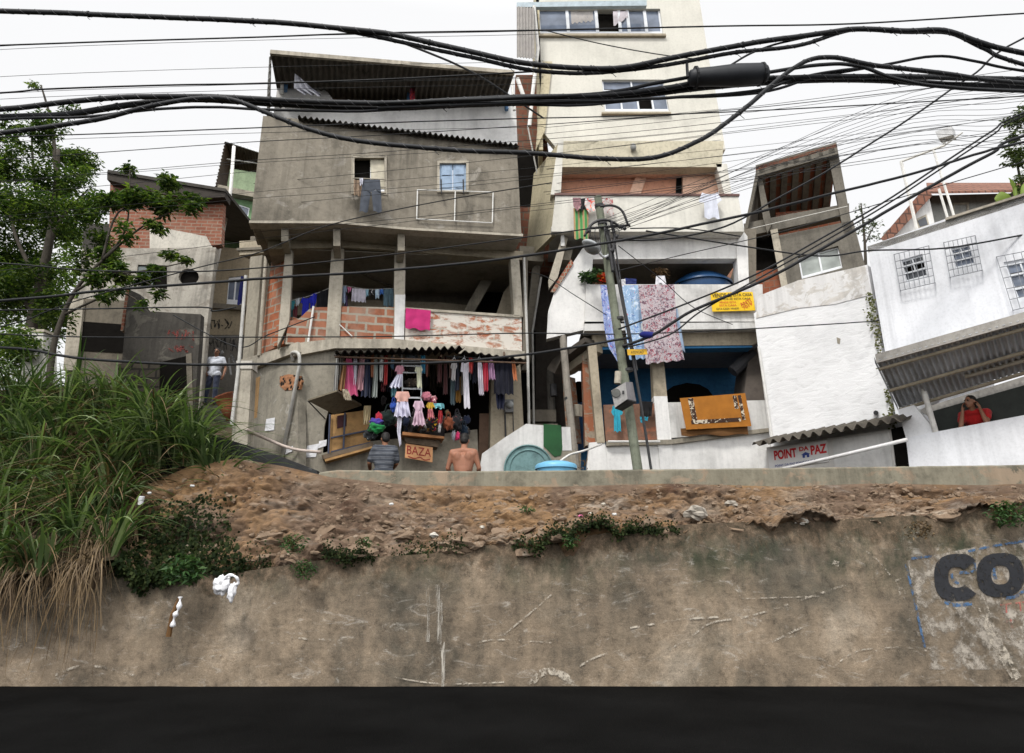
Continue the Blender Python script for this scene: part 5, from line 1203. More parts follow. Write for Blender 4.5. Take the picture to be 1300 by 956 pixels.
Lk('eaves', MB().poly(LB, [(136, 218), (170, 224), (210, 231), (250, 237), (286, 243), (285, 250), (246, 252), (205, 246), (136, 228)], .35, .5), grime('blackened_eaves', (.045, .038, .032, 1), .6, 3, .2))
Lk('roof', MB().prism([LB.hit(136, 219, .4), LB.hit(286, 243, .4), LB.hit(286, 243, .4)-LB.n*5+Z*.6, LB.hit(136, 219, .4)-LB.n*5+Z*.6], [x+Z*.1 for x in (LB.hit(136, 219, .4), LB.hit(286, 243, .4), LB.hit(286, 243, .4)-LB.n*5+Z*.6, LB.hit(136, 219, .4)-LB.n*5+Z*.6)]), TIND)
Lk('left_wing', MB().poly(LB, [(106, 284), (140, 284), (140, 320), (104, 320)], -.5, .3), grime('dark_left_wall', (.05, .046, .04, 1), .6, 2, .2))
Lk('low_annex', MB().poly(LB, [(88, 378), (165, 382), (160, 560), (80, 560)], .8, .3), grime('annex_wall', (.15, .13, .10, 1), .45, 1.6, .5))
Lk('annex_opening', MB().poly(LB, [(104, 408), (160, 412), (158, 448), (100, 445)], .82, .05), BLACKIN)
Lk('annex_post', MB().poly(LB, [(88, 380), (106, 380), (98, 470), (80, 470)], .9, .25), PALEC)
mk('box', MB(), PVC) if False else None
FW = Fac(210, 430, 15.6, 0)
fw_ = thing('grey_wall', FW.hit(210, 480, 0), 'dark grey graffiti stained yard wall in front of the old brick house', 'wall')
m_ = grime('dark_render', (.07, .064, .056, 1), .45, 1.2, .55, patch=(.13, .12, .1, 1), patch_at=.6, bump=.4)
mk('wall_face', MB().poly(FW, [(163, 367), (178, 374), (186, 395), (255, 399), (254, 420), (244, 560), (146, 560)], 0, .2), m_, fw_)
mk('brick_edge', MB().poly(FW, [(160, 367), (164, 367), (156, 420), (153, 420)], .01, .2), BRL, fw_)
mk('dark_doorway', MB().poly(FW, [(203, 460), (236, 452), (240, 560), (200, 560)], .01, .05), BLACKIN, fw_)
mk('doorway_edge', MB().poly(FW, [(236, 450), (243, 448), (246, 560), (240, 560)], .03, .1), DARKIN, fw_)
mk('stone_base', MB().poly(FW, [(150, 462), (203, 458), (200, 560), (146, 560)], .05, .1), brick('dark_stone_courses', FW, (.06, .052, .04, 1), (.09, .075, .055, 1), (.025, .022, .018, 1), .4, .22, .03), fw_)
GRF = wornpaint('faded_red_graffiti', (.26, .07, .06, 1), .5, 8); GRFB = wornpaint('black_graffiti', (.03, .03, .03, 1), .45, 8); GRFW = wornpaint('white_graffiti', (.5, .5, .5, 1), .42, 8)
def scrib(F, x, y, w, h, n, off=.01, wd=.035, seed=1):
    mb = MB(); rnd = random.Random(seed)
    for k in range(n):
        cx = x + w*(k+.5)/n; pts = [F.hit(cx + rnd.uniform(-.7, .7)*w/n, y + h*rnd.random(), off) for _ in range(4)]
        ps_ = smoothpath(pts, 5); mb.grid([[p+Z*wd*.5 for p in ps_], [p-Z*wd*.5 for p in ps_]]); mb.grid([[p+F.u*wd*.5 for p in ps_], [p-F.u*wd*.5 for p in ps_]])
    return mb
mk('graffiti', scrib(FW, 212, 418, 34, 14, 7, seed=3), GRF, fw_); mk('graffiti', scrib(FW, 215, 438, 30, 9, 6, seed=5), GRF, fw_)
FA = Fac(285, 420, 20.4, -6)
al = thing('alley_house', FA.hit(290, 500, -1), 'ochre plastered house behind the stairs with a small window and black graffiti below', 'house')
mk('upper_wall', MB().poly(FA, [(262, 312), (325, 318), (320, 425), (256, 425)], 0, .2, [[(290, 352), (309, 350), (306, 388), (287, 386)]]), grime('ochre_plaster', (.29, .24, .165, 1), .65, 1, .35), al)
mk('lower_wall', MB().poly(FA, [(256, 425), (320, 425), (316, 540), (250, 540)], .01, .2), grime('grey_alley_plaster', (.12, .11, .095, 1), .55, 1.3, .4), al)
w = window(FA, [(290, 352), (309, 350), (306, 388), (287, 386)], [0, .5, 1], al, off=-.03, fw=.1, gl=GLASS)
mk('graffiti', scrib(FA, 268, 404, 26, 14, 6, seed=8), GRFB, al); mk('graffiti', scrib(FA, 262, 428, 52, 18, 13, seed=9), GRFB, al); mk('graffiti', scrib(FA, 274, 446, 26, 30, 7, wd=.06, seed=11), GRFW, al)
mk('ledge', MB().poly(FA, [(262, 384), (318, 388), (318, 394), (262, 390)], .12, .15), DARKIN, al)
for (a, b, nm) in (((258, 428), (268, 320), 'white'), ((272, 340), (290, 180), 'white')): pass
dp = mk('drain_pipe', MB().tube([FA.hit(273, 345, .4), FA.hit(282, 300, .4), FA.hit(290, 262, .4), FA.hit(293, 240, .4), FA.hit(297, 186, .4)], .06, 8), PVCW, label='tall pale drain pipe climbing the corner of the green house', cat='drain pipe', smooth=True)
dp = mk('drain_pipe', MB().tube([FA.hit(256, 442, .5), FA.hit(261, 400, .5), FA.hit(267, 330, .5)], .045, 8), PVC, label='grey drain pipe between the old brick house and the ochre alley wall', cat='drain pipe', smooth=True)
FG = Fac(305, 250, 22.5, 14)
gn = thing('green_house', FG.hit(305, 330, -1), 'pale green house with a tin roofed top terrace and blue white window', 'house')
GRN = grime('pale_green_paint', (.16, .27, .14, 1), .7, 1, .25)
mk('lower_wall', MB().poly(FG, [(286, 244), (345, 252), (345, 330), (276, 330)], 0, .25, [[(293, 256), (317, 264), (315, 275), (290, 270)]]), GRN, gn)
mk('parapet', MB().poly(FG, [(292, 214), (345, 222), (345, 247), (288, 238)], .1, .15), grime('mossy_green_paint', (.25, .32, .2, 1), .6, 1.4, .5), gn)
mk('slab', MB().poly(FG, [(276, 234), (345, 248), (345, 254), (276, 242)], .35, .5), CONC, gn)
e0, e1 = FG.hit(286, 178, .6), FG.hit(345, 197, .6); mk('tin_roof', MB().corr(e0, e1, -FG.n*4.5, .03, 14), TIN, gn)
mk('roof_edge', MB().prism([e0+Z*.06, e1+Z*.06, e1-Z*.05, e0-Z*.05], [x-FG.n*.05 for x in (e0+Z*.06, e1+Z*.06, e1-Z*.05, e0-Z*.05)]), ALU, gn)
mk('side_sheet', MB().corr(FG.hit(286, 178, .55), FG.hit(273, 238, .4), -FG.n*2.5, .02, 14), plain('brown_tin', (.14, .11, .09, 1), .6), gn)
mk('rail', MB().tube([FG.hit(288, 202, .2), FG.hit(345, 210, .2)], .03, 6), PVC, gn)
window(FG, [(293, 256), (317, 264), (315, 275), (290, 270)], [0, .4, 1], gn, off=-.02, fw=.07, opens=((0, 0),))
# steps up to the man, and the terracotta block beside them
FS = Fac(270, 515, 18.2, 0)
for_steps = thing('stairway', FS.hit(270, 545, .5), 'steep dark stair flight leading up between the yard wall and the grey house', 'stairs')
for k in range(7):
    y = 515+6*k; pts = [(246-2*k, y), (290-k*.5, y), (290-k*.5, y+7), (246-2*k, y+7)]
    mk('step', MB().poly(FS.moved(.32*k), pts, 0, .5 if k else 2.2), grime('dark_step_%d' % k, (.07, .066, .058, 1), .6, 3, .3) if k == 0 else bpy.data.materials['dark_step_0'], for_steps)
ut = thing('clay_pot', P(288, 505, 15.3), 'broken orange terracotta tub leaning beside the stairs', 'tub')
mk('tub_body', MB().lathe(P(287, 512, 15.3), [(.001, -.38), (.13, -.38), (.16, -.1), (.21, .16), (.24, .19), (.2, .18), (.12, -.2)], 18, Vector((-.45, -.2, 1))), plain('terracotta_clay', (.32, .11, .055, 1), .75, .25), ut, smooth=True)
# white boxes by the tree
for i, (x0, x1, y0, y1, lab) in enumerate(((27, 42, 418, 443, 'left one of two white metal boxes standing behind the tall grass under the tree'), (42, 55, 420, 445, 'right one of two white metal boxes behind the tall grass, lid dented'))):
    Fb = Fac(x0, y1, 12.5, 10 if i == 0 else -14); b_ = thing('metal_box', Fb.hit((x0+x1)/2, y1+20), lab, 'box')
    mk('box_body', MB().rect(Fb, x0, y0, x1, y1+90, 0, .3), grime('white_enamel_%s' % 'ab'[i], (.55, .54, .5, 1), .6, 3, .4), b_); mk('box_lid', MB().rect(Fb, x0-1, y0-2, x1+1, y0+1, .03, .36), PALEC, b_)
# ================================================================ CLOTHES AND CLOTH
SHOP = 'clothes hung for sale at the shop'; BALC = 'washing on the brick balcony lines'
CC = {}
def cm(r, g_, b, k='', **kw):
    lum_ = .3*r+.55*g_+.15*b; r, g_, b = [int((c_*.85+lum_*.15)*.93) for c_ in (r, g_, b)]; key = (r, g_, b, k)
    if key not in CC: CC[key] = cloth_m('fabric_%d_%d_%d%s' % (r, g_, b, k), rgb(r, g_, b), **kw)
    return CC[key]
SO = .62   # the rail under the awning edge
def strip(x0, x1, y0, y1, bx0, bx1, mat, label, cat='garment', off=SO, folds=1.2, nm='hung_garment', grp=SHOP, amp=.03, seed=None):
    s_ = seed if seed is not None else (x0*7 + y0) % 13
    return hang(nm, G, [(x0, y0), ((x0+bx0)/2-.3, (y0+y1)/2), (bx0, y1)], [(x1, y0), ((x1+bx1)/2+.6, (y0+y1)/2), (bx1, y1+1)], off, mat, label, cat, grp, folds=folds+.9, amp=amp*1.3, rows=18, cols=18, seed=s_, bulge=.05)
strip(426.5, 430, 455, 497, 423, 428, cm(185, 183, 178), 'pale grey shirt hung edge-on, leftmost under the awning')
strip(436, 440, 459, 495, 429, 437, cm(160, 110, 60), 'tan garment hung edge-on next to the pink towel')
strip(439, 446, 452, 501, 437.5, 455, cm(225, 85, 135), 'bright pink towel hung long under the awning')
strip(449, 453.5, 451, 488, 448, 452.5, cm(222, 220, 232), 'white shirt hung edge-on just right of the pink towel')
strip(457.5, 463, 450, 495, 452, 462, cm(205, 150, 160), 'dusty rose towel hung under the awning')
strip(464, 469, 452, 503, 458, 470, cm(30, 40, 72), 'navy blue trousers hung beside the dusty rose towel')
strip(471, 475, 449, 478, 470.5, 474, cm(185, 105, 60), 'short rust orange cloth hung under the awning')
strip(476, 479, 450, 504, 472, 479, cm(170, 178, 172), 'long pale grey-green garment left of the red shirt')
strip(482, 487, 451, 483, 481.5, 486, cm(215, 215, 212), 'white blouse on a hanger left of the red shirt')
strip(488, 492.5, 451, 488, 487, 491.5, cm(205, 30, 30), 'red shirt hung edge-on under the awning')
strip(484, 489, 486, 496, 483.5, 489, cm(110, 18, 28), 'dark red cloth hanging below the white blouse', off=.5)
strip(497, 500.5, 451, 468, 496, 500, cm(80, 130, 165), 'small steel blue cloth left of the wire rack')
strip(534, 540, 451, 473, 534.5, 540, cm(40, 150, 195), 'cyan towel hung right of the wire rack')
strip(540.5, 543, 456, 477, 540.5, 543, cm(150, 80, 60), 'narrow brown garment right of the cyan towel')
strip(578.5, 586, 478, 510, 578, 585, cm(180, 125, 35), 'mustard garment hanging behind the long white T-shirt', off=.3)
strip(571.5, 579, 482, 513, 571.5, 578, cm(105, 130, 140), 'grey-blue garment hanging below the grey T-shirt', off=.3)
strip(595, 600.5, 454, 473, 596, 600, cm(205, 40, 35), 'small red cloth hanging right of the long white T-shirt')
strip(613, 619, 459, 496, 614, 620, cm(205, 28, 60), 'crimson shirt hung edge-on in the shop doorway')
strip(620.5, 625, 454, 481, 621, 629, cm(190, 140, 185), 'mauve blouse hung at the right of the doorway')
strip(606, 611, 455, 501, 608, 614.5, cm(222, 215, 228), 'long white blouse hung left of the crimson shirt', folds=1.6)
strip(628, 650, 455, 500, 627, 652, cm(22, 24, 42), 'large navy blue coat hung against the beige pillar', folds=3)
strip(629, 641, 496, 519, 631, 640, cm(18, 26, 62), 'dark blue trousers hanging below the navy coat', off=.5, folds=2)
strip(648, 653.5, 458, 482, 650, 657, cm(228, 130, 70), 'orange cloth hung at the right edge of the shop')
shirt('tshirt', G, 576.5, 459, 7.5, 24, SO, cm(205, 200, 200), 'light grey T-shirt hung left of the long white T-shirt', 'T-shirt', SHOP, lean=-1, seed=4)
shirt('tshirt', G, 590.5, 457, 11, 61, SO, cm(225, 222, 232), 'longest white T-shirt, hung in the shop doorway', 'T-shirt', SHOP, lean=2.5, sl=.28, seed=6)
shirt('tshirt', G, 531.5, 464, 9, 28, SO+.08, cm(225, 225, 195), 'cream baby shirt hung on the front of the wire rack', 'T-shirt', SHOP, lean=1, seed=5, sl=.3)
def dress(x0, x1, y0, bx0, bx1, y1, mat, label, off=.72, seed=1, top=None, nm='dress', cat='dress'):
    root = thing(nm, G.hit((x0+x1)/2, y1, off), label, cat, SHOP); h = y1-y0
    mk('skirt', clothmesh(MB(), G, [(x0, y0+h*.4), (bx0, y1)], [(x1, y0+h*.4), (bx1, y1)], off, 3.6, .04, 14, 24, seed, 0, .06), mat, root, smooth=True)
    mb = clothmesh(MB(), G, [(x0-.5, y0), (x0, y0+h*.42)], [(x1+.5, y0), (x1, y0+h*.42)], off+.01, 1.5, .02, 8, 10, seed+1)
    clothmesh(mb, G, [(x0-.5, y0), (x0-3, y0+h*.25)], [(x0+1.5, y0+1), (x0, y0+h*.3)], off+.015, .6, .01, 5, 5, seed); clothmesh(mb, G, [(x1-1.5, y0+1), (x1, y0+h*.3)], [(x1+.5, y0), (x1+3, y0+h*.25)], off+.015, .6, .01, 5, 5, seed)
    mk('bodice', mb, top or mat, root, smooth=True); return root
dress(504, 511, 464, 493, 510, 492, cm(215, 215, 235), 'white baby dress with a pink bodice hung highest on the wire rack', seed=2, top=cm(222, 150, 170))
dress(504, 518, 497, 500, 521.5, 529, cm(215, 210, 235), 'white doll dress with peach bodice and long white ribbon in the middle of the shop', off=.85, seed=3, top=cm(228, 170, 155))
hang('ribbon', G, [(504.5, 530), (504, 548), (507, 566)], [(510.5, 530), (508.5, 548), (509.5, 565)], .83, cm(222, 220, 235), 'long white ribbon sash hanging below the white doll dress', 'sash', SHOP, folds=1, rows=12, cols=6)
dress(527, 536, 509, 523, 541, 540, cm(222, 185, 205), 'pale pink dress hung above the orange brown shelf', off=.8, seed=4)
dress(543.5, 549, 511, 542, 552, 531, cm(222, 120, 130), 'small pink dress with a yellow bodice hung right of the pale pink one', off=.75, seed=5, top=cm(215, 170, 40))
strip(462, 471, 515, 538, 461, 468, cm(195, 175, 130), 'cream towel hung over the right edge of the plywood window', off=.4, folds=2)
strip(434, 441, 494, 507, 437, 447, cm(180, 165, 140), 'beige crumpled cloth lying on the flap shutter', off=.75, folds=3)
strip(550, 563, 512, 518, 552, 564, cm(110, 190, 200), 'teal rolled towel on the right of the goods shelf', off=.6, folds=1)
strip(557, 561.5, 521, 537, 556, 561, cm(200, 30, 40), 'red doll clothes hanging at the right end of the shelf', off=.62)
strip(556.5, 560, 537, 548, 556, 559, cm(220, 215, 215), 'white sock like cloth hanging at the right end of the shelf', off=.62)
strip(497, 503, 492, 503, 496.5, 503, cm(90, 150, 165), 'teal cloth hanging on the left of the wire rack', off=.55)
def bagm(nm, x, y, rx, ry, mat, label, off=.55, seed=1, strap=True, smat=None):
    root = thing(nm, G.hit(x, y+ry, off), label, 'bag', 'bags and bundles hung in the shop'); k = (G.hit(x+rx, y, off)-G.hit(x, y, off)).length; kz = (G.hit(x, y-ry, off)-G.hit(x, y, off)).length
    mk('bag_body', crumple(G.hit(x, y, off), k, k*.5, kz, seed*3.7, 22, 16, .55, 2.0), mat, root, smooth=True)
    if strap: mk('strap', MB().tube(smoothpath([G.hit(x-rx*.5, y-ry*.6, off), G.hit(x-rx*.2, y-ry*1.7, off+.03), G.hit(x+rx*.3, y-ry*1.7, off+.03), G.hit(x+rx*.5, y-ry*.6, off)], 5), .012, 5), smat or mat, root, smooth=True)
    return root
bagm('hand_bag', 548, 538, 7, 8, cm(30, 26, 30, 'p', pat=[(rgb(215, 165, 20), 9, .56), (rgb(200, 20, 60), 12, .62)]), 'black bag printed yellow and red at the right of the shelf', .62, 1)
bagm('hand_bag', 569, 538, 6.5, 8, cm(130, 60, 30), 'brown leather bag hung left of the shop doorway', .55, 2)
bagm('hand_bag', 493, 530, 9, 9, cm(18, 38, 34), 'dark green bag left of the white doll dress', .5, 3)
bagm('hand_bag', 499.5, 516, 4, 6, cm(40, 80, 190), 'small bright blue bag above the dark green one', .6, 4)
bagm('bundle', 478, 543, 10, 6, cm(25, 140, 65), 'green bundle of cloth at the foot of the blue and red ones', .62, 5, False)
bagm('bundle', 477, 536, 8, 5, cm(75, 60, 170), 'violet blue bundle of cloth between the red and green ones', .6, 6, False)
bagm('bundle', 481, 530, 4, 6, cm(190, 30, 55), 'red bundle of cloth on top of the violet blue one', .58, 7, False)
bagm('cloth_hat', 541, 503, 5.5, 5, cm(215, 120, 140), 'pink cloth hat above the small pink dress', .6, 8, False)
bagm('bundle', 549, 508, 5, 5, cm(190, 60, 90, 'p', pat=[(rgb(225, 190, 190), 14, .5)]), 'checked pink bundle right of the pink cloth hat', .55, 9, False)
bagm('hand_bag', 471, 551, 8, 7, cm(40, 44, 48, 'p', pat=[(rgb(150, 155, 155), 8, .58)]), 'black and grey printed bag under the green bundle', .5, 10)
bagm('hand_bag', 580, 536, 6, 9, cm(30, 30, 36, 'q', pat=[(rgb(120, 60, 60), 9, .6)]), 'dark printed bag just left of the doorway', .4, 11)
bagm('slipper_pair', 581, 554, 3, 5, cm(215, 40, 100), 'pink slippers hung low on the left of the doorway', .45, 12, False)
bagm('slipper_pair', 587, 559, 3, 4, cm(225, 70, 130), 'lowest pink slippers beside the doorway', .45, 13, False)
bagm('slipper_pair', 576, 553, 2.5, 6, cm(190, 190, 200), 'pale grey slippers left of the pink ones', .42, 14, False)
bagm('hand_bag', 589, 547, 5, 7, cm(20, 40, 60), 'dark blue bag in the doorway above the lowest slippers', .3, 15)
bagm('hand_bag', 529, 524, 5, 7, cm(60, 55, 58), 'grey bag behind the pale pink dress', .4, 16)
bagm('shoe_pile', 523, 486, 8, 5, cm(62, 52, 44, 'p', pat=[(rgb(120, 105, 90), 10, .55)]), 'dark shoes stacked on the middle shelf of the wire rack', .5, 17, False)
bagm('shoe_pile', 522, 454, 8, 4, cm(150, 160, 170, 'p', pat=[(rgb(60, 70, 80), 9, .55)]), 'clear plastic bag of goods on top of the wire rack', .5, 18, False)
bagm('shoe_pile', 523, 469, 7, 3.5, cm(40, 36, 36), 'black shoes on the upper shelf of the wire rack', .5, 19, False)
gd = random.Random(21)
for i in range(46):
    if i < 22: x, y, o_ = gd.uniform(514, 566), gd.uniform(531, 547), gd.uniform(.15, .5)
    elif i < 36: x, y, o_ = gd.uniform(484, 512), gd.uniform(505, 552), gd.uniform(.15, .45)
    else: x, y, o_ = gd.uniform(560, 594), gd.uniform(522, 556), gd.uniform(.1, .35)
    c_ = gd.choice([(150, 40, 60), (70, 60, 55), (40, 50, 80), (150, 120, 80), (110, 40, 40), (150, 145, 140), (35, 32, 30), (50, 45, 45), (170, 90, 100), (60, 80, 60), (28, 26, 28)])
    k_ = gd.uniform(.025, .07)
    mk('small_goods', crumple(G.hit(x, y, o_), k_, k_*.6, k_*gd.uniform(.8, 1.7), i*1.9, 12, 9, .6, 2.0), cm(*c_), label='small assorted goods crowded on and around the shop shelf', cat='goods', group='small goods crowded in the shop', smooth=True)
wr = thing('wire_rack', G.hit(522, 510, .5), 'white wire goods rack with four shelves under the shop awning', 'rack')
mb = MB()
for x in (510, 534):
    mk('upright', MB().tube([G.hit(x, 450, .55), G.hit(x+1, 512, .55)], .014, 6), ALU, wr)
for y in (457, 464.5, 473, 493.5, 505):
    mb = MB().tube([G.hit(510, y, .55), G.hit(534, y+.5, .55)], .012, 5).tube([G.hit(511, y-1, .3), G.hit(533, y-.5, .3)], .012, 5)
    for k in range(9): mb.tube([G.hit(511+2.6*k, y, .55), G.hit(511.5+2.6*k, y-1, .3)], .005, 4)
    mk('shelf', mb, ALU, wr)
mk('garment_rail', MB().tube([G.hit(424, 451, SO), G.hit(505, 449, SO), G.hit(545, 450, SO)], .014, 6), IRON, label='iron rail of hung clothes at the left under the awning', cat='rail')
mk('garment_rail', MB().tube([G.hit(566, 453, SO), G.hit(660, 456, SO)], .014, 6), IRON, label='iron rail of hung clothes at the doorway end of the awning', cat='rail')
hp_ = []
for i, (x, y) in enumerate(((576.5, 454), (589, 454), (608.5, 453))):
    hg = MB().tube(smoothpath([G.hit(x, y-3, SO+.02), G.hit(x+.6, y-1.5, SO+.02), G.hit(x, y, SO+.02)], 3), .006, 5).tube([G.hit(x, y, SO+.02), G.hit(x-3.2, y+4, SO+.02), G.hit(x+3.2, y+4, SO+.02), G.hit(x, y, SO+.02)], .009, 5)
    mk('coat_hanger', hg, ALU, label='white coat hanger holding the ' + ('light grey T-shirt', 'longest white T-shirt', 'long white blouse')[i], cat='hanger')
r2 = random.Random(9)
for i in range(22):
    x = 432 + 3.6*i if i < 13 else 556 + 7.5*(i-13)
    c_ = r2.choice([(90, 80, 75), (60, 66, 90), (120, 90, 80), (140, 130, 120), (50, 48, 52), (110, 60, 60), (80, 95, 105)]); hgt = r2.uniform(22, 52)
    hang('hung_garment', G, [(x, 452), (x-.6, 452+hgt*.5), (x-1.2, 452+hgt)], [(x+4, 452), (x+5, 452+hgt*.5), (x+4.8, 452+hgt)], SO-.16-.05*(i % 3), cm(*c_), 'muted garment in the second row behind the clothes under the awning', 'garment', 'second row of clothes under the awning', folds=1.8, amp=.04, rows=12, cols=14, seed=i, bulge=.05)
# goods in the gloom at the back of the shop
rnd = random.Random(4)
for i in range(14):
    x = 470+9.5*i; y0 = 458+rnd.uniform(-3, 4); c = rnd.choice([(40, 36, 34), (60, 40, 40), (36, 44, 60), (70, 62, 50), (28, 30, 34)])
    hang('hung_garment', G.moved(-.7), [(x, y0), (x-1, y0+35)], [(x+7, y0), (x+8, y0+32+rnd.uniform(0, 14))], 0, cm(*c), 'dark garment hanging in the gloom at the back of the shop', 'garment', 'dark clothes at the back of the shop', folds=2, seed=i)
# --- washing on the brick balcony
BO = -.28
def wash(nm, L, R, mat, label, cat='garment', off=BO, folds=1.6, amp=.025, seed=1): return hang(nm, G, L, R, off, mat, label, cat, BALC, folds=folds, amp=amp, rows=12, cols=12, seed=seed)
shirt('tshirt', G, 371, 381, 7, 12, BO, cm(50, 150, 165), 'teal shirt leftmost on the brick balcony line', 'T-shirt', BALC, seed=3)
wash('hung_garment', [(367, 391), (367, 402)], [(372, 391), (371.5, 403)], cm(25, 100, 110), 'dark teal cloth hanging below the leftmost teal shirt', off=BO-.06)
wash('hung_garment', [(375.5, 379.5), (376, 388)], [(381, 378), (380, 387)], cm(205, 215, 225), 'white cloth between the teal shirt and the blue jersey')
wash('hung_garment', [(372, 389), (372, 403)], [(378, 388), (377.5, 402)], cm(110, 35, 45), 'dark red cloth hanging low left of the blue jersey', off=BO-.05)
shirt('tshirt', G, 389, 377, 13, 25, BO, cm(28, 38, 190), 'royal blue jersey, brightest on the brick balcony line', 'T-shirt', BALC, lean=-2, seed=7)
wash('hung_garment', [(394, 374.5), (394, 392)], [(403, 371), (401, 386)], cm(35, 45, 205), 'royal blue cloth pegged right of the blue jersey')
wash('hung_garment', [(402, 371.5), (402, 391)], [(419, 365.5), (419, 391)], cm(22, 22, 30), 'black cloth pegged against the second column', folds=2.5)
shirt('tshirt', G, 437, 362, 6, 23, BO, cm(165, 185, 215), 'pale blue shirt leftmost in the second balcony bay', 'T-shirt', BALC, seed=2)
wash('hung_garment', [(437.5, 375), (437, 389)], [(441, 375), (441.5, 389)], cm(95, 70, 120), 'purple cloth under the pale blue shirt', off=BO-.05)
wash('hung_garment', [(441, 364), (442, 371)], [(446.5, 365), (446, 369)], cm(225, 120, 165), 'small pink cloth left of the white frilled garment')
wash('hung_garment', [(447, 366), (446, 382)], [(464, 367), (464.5, 384)], cm(210, 205, 220), 'white frilled garment in the second balcony bay', folds=4, amp=.035)
wash('hung_garment', [(464, 367), (464.5, 376)], [(468, 367.5), (467.5, 376)], cm(150, 195, 215), 'small light blue cloth right of the white frilled garment', folds=1)
wash('hung_garment', [(468.5, 368), (469.5, 374)], [(475, 368), (474.5, 374)], cm(40, 40, 45, 'bw', pat=[(rgb(220, 220, 220), 10, .5)]), 'small black and white underwear in the second balcony bay', folds=1)
wash('hung_garment', [(476, 367), (476.5, 379)], [(482, 367), (481.5, 378)], cm(190, 215, 235), 'pale blue and white cloth left of the bright blue one', folds=1.3)
wash('hung_garment', [(482, 366.5), (482, 374)], [(487, 366.5), (487, 373)], cm(60, 120, 210), 'bright blue cloth left of the grey teal trousers', folds=1.2)
trousers('trousers', G, 487, 366, 500, 389, BO, cm(90, 120, 135), 'grey teal trousers pegged against the third column', 'trousers', BALC, gap=.02)
mk('clothes_line', MB().tube(smoothpath([G.hit(362, 383, BO), G.hit(392, 376, BO), G.hit(420, 365, BO)], 4), .006, 5), PVC, label='clothes line of the left balcony bay', cat='clothes line')
mk('clothes_line', MB().tube(smoothpath([G.hit(430, 361, BO), G.hit(465, 367, BO), G.hit(503, 366, BO)], 4), .006, 5), PVC, label='clothes line of the second balcony bay', cat='clothes line')
hang('towel', G, [(515, 391), (514.5, 416)], [(547, 394), (545.5, 420)], .09, cm(222, 42, 125), 'hot pink towel draped over the whitewashed brick parapet', 'towel', folds=2, amp=.015)
trousers('jeans', GU, 459, 228, 484, 269, .27, cm(78, 84, 96), 'grey blue jeans hung by the waist from the open window rail', 'jeans', None, lean=-1, gap=.1, spread=.04)
hang('hung_cloth', GU, [(449, 228), (449, 247)], [(460, 229), (460, 250)], .25, cm(150, 125, 100), 'tan cloth hung on the window rail left of the jeans', 'cloth', folds=2)
hang('hung_cloth', GU, [(456.5, 226), (457, 235)], [(461, 226), (460.5, 235)], .29, cm(215, 215, 228), 'small white cloth on the window rail above the tan one', 'cloth', folds=1)
hang('bed_sheet', GU, [(374, 93), (373, 112), (385, 119)], [(382, 99), (396, 112), (411, 122)], .1, cm(205, 205, 215), 'white sheet flapping from the roof terrace under the tin roof', 'sheet', folds=3, amp=.06)
hang('hung_cloth', GU, [(521, 96), (520, 129)], [(526, 96), (527, 130)], -.2, cm(185, 40, 50, 's', pat=[(rgb(35, 50, 100), 6, .52)]), 'narrow red and blue cloth hanging from the tin roof post', 'cloth', folds=1)
hang('hung_cloth', FA, [(306, 350), (301, 386)], [(312, 352), (311, 388)], .5, cm(28, 38, 130), 'dark blue cloth hung beside the ochre house window', 'cloth', folds=1.5, amp=.05)
# --- washing on the apartment block
q_off = .86
hang('cushion_cover', YB, [(727, 251), (728, 262), (732, 267)], [(737, 251), (738, 261), (733, 268)], q_off, cm(165, 120, 125, 'c', pat=[(rgb(90, 60, 80), 8, .55)]), 'pointed pinkish cloth leftmost on the cream parapet', 'cloth', folds=1)
hang('cushion_cover', YB, [(736, 252), (737, 266)], [(744, 252), (744, 267)], q_off-.02, cm(25, 25, 30), 'black cloth between the pointed one and the orange printed one', 'cloth', folds=1)
hang('cushion_cover', YB, [(743, 251), (742, 260), (746, 268)], [(757, 251), (758, 261), (754, 269)], q_off+.02, cm(215, 205, 200, 'o', pat=[(rgb(230, 90, 20), 5, .52), (rgb(190, 30, 30), 7, .6)]), 'white cloth printed orange and red left of the pole top', 'cloth', folds=1)
hang('cushion_cover', YB, [(764, 251), (765, 270)], [(778, 252), (779, 275)], q_off+.02, cm(195, 185, 180, 'r', pat=[(rgb(150, 30, 35), 7, .53)]), 'white and red printed cloth right of the pole top', 'cloth', folds=1.4)
m = N('green_striped_towel'); sp = m.n('ShaderNodeSeparateXYZ'); m.l(m.tc.outputs['Object'], sp.inputs[0]); wv_ = m.n('ShaderNodeTexWave'); wv_.inputs['Scale'].default_value = 3.2; wv_.inputs['Distortion'].default_value = .4; m.l(m.tc.outputs['Object'], wv_.inputs[0])
m.col(m.ramp(wv_.outputs['Fac'], [(.3, rgb(70, 130, 75)), (.55, rgb(110, 160, 105)), (.8, rgb(165, 130, 95))])); m.bump(m.noise(m.tc.outputs['Object'], 80), .2, .004)
hang('towel', YB, [(728, 264), (729, 303)], [(747, 266), (747, 304)], q_off-.06, m.m, 'green and tan striped towel hanging from the cream parapet', 'towel', folds=1.6, amp=.02)
shirt('tshirt', YB, 901, 244, 26, 33, q_off+.02, cm(225, 228, 242), 'white T-shirt pegged on the cream parapet at the right', 'T-shirt', None, lean=3, seed=5, sl=.42, flare=1.05)
FLB = cloth_m('blue_floral', rgb(150, 165, 205), pat=[(rgb(85, 105, 175), 9, .54), (rgb(215, 215, 225), 10, .58), (rgb(180, 80, 95), 12, .64)])
FLB2 = cloth_m('light_blue_floral', rgb(150, 178, 208), pat=[(rgb(200, 212, 226), 7, .54), (rgb(95, 125, 180), 9, .6), (rgb(225, 140, 150), 8, .66), (rgb(215, 200, 80), 8, .68)])
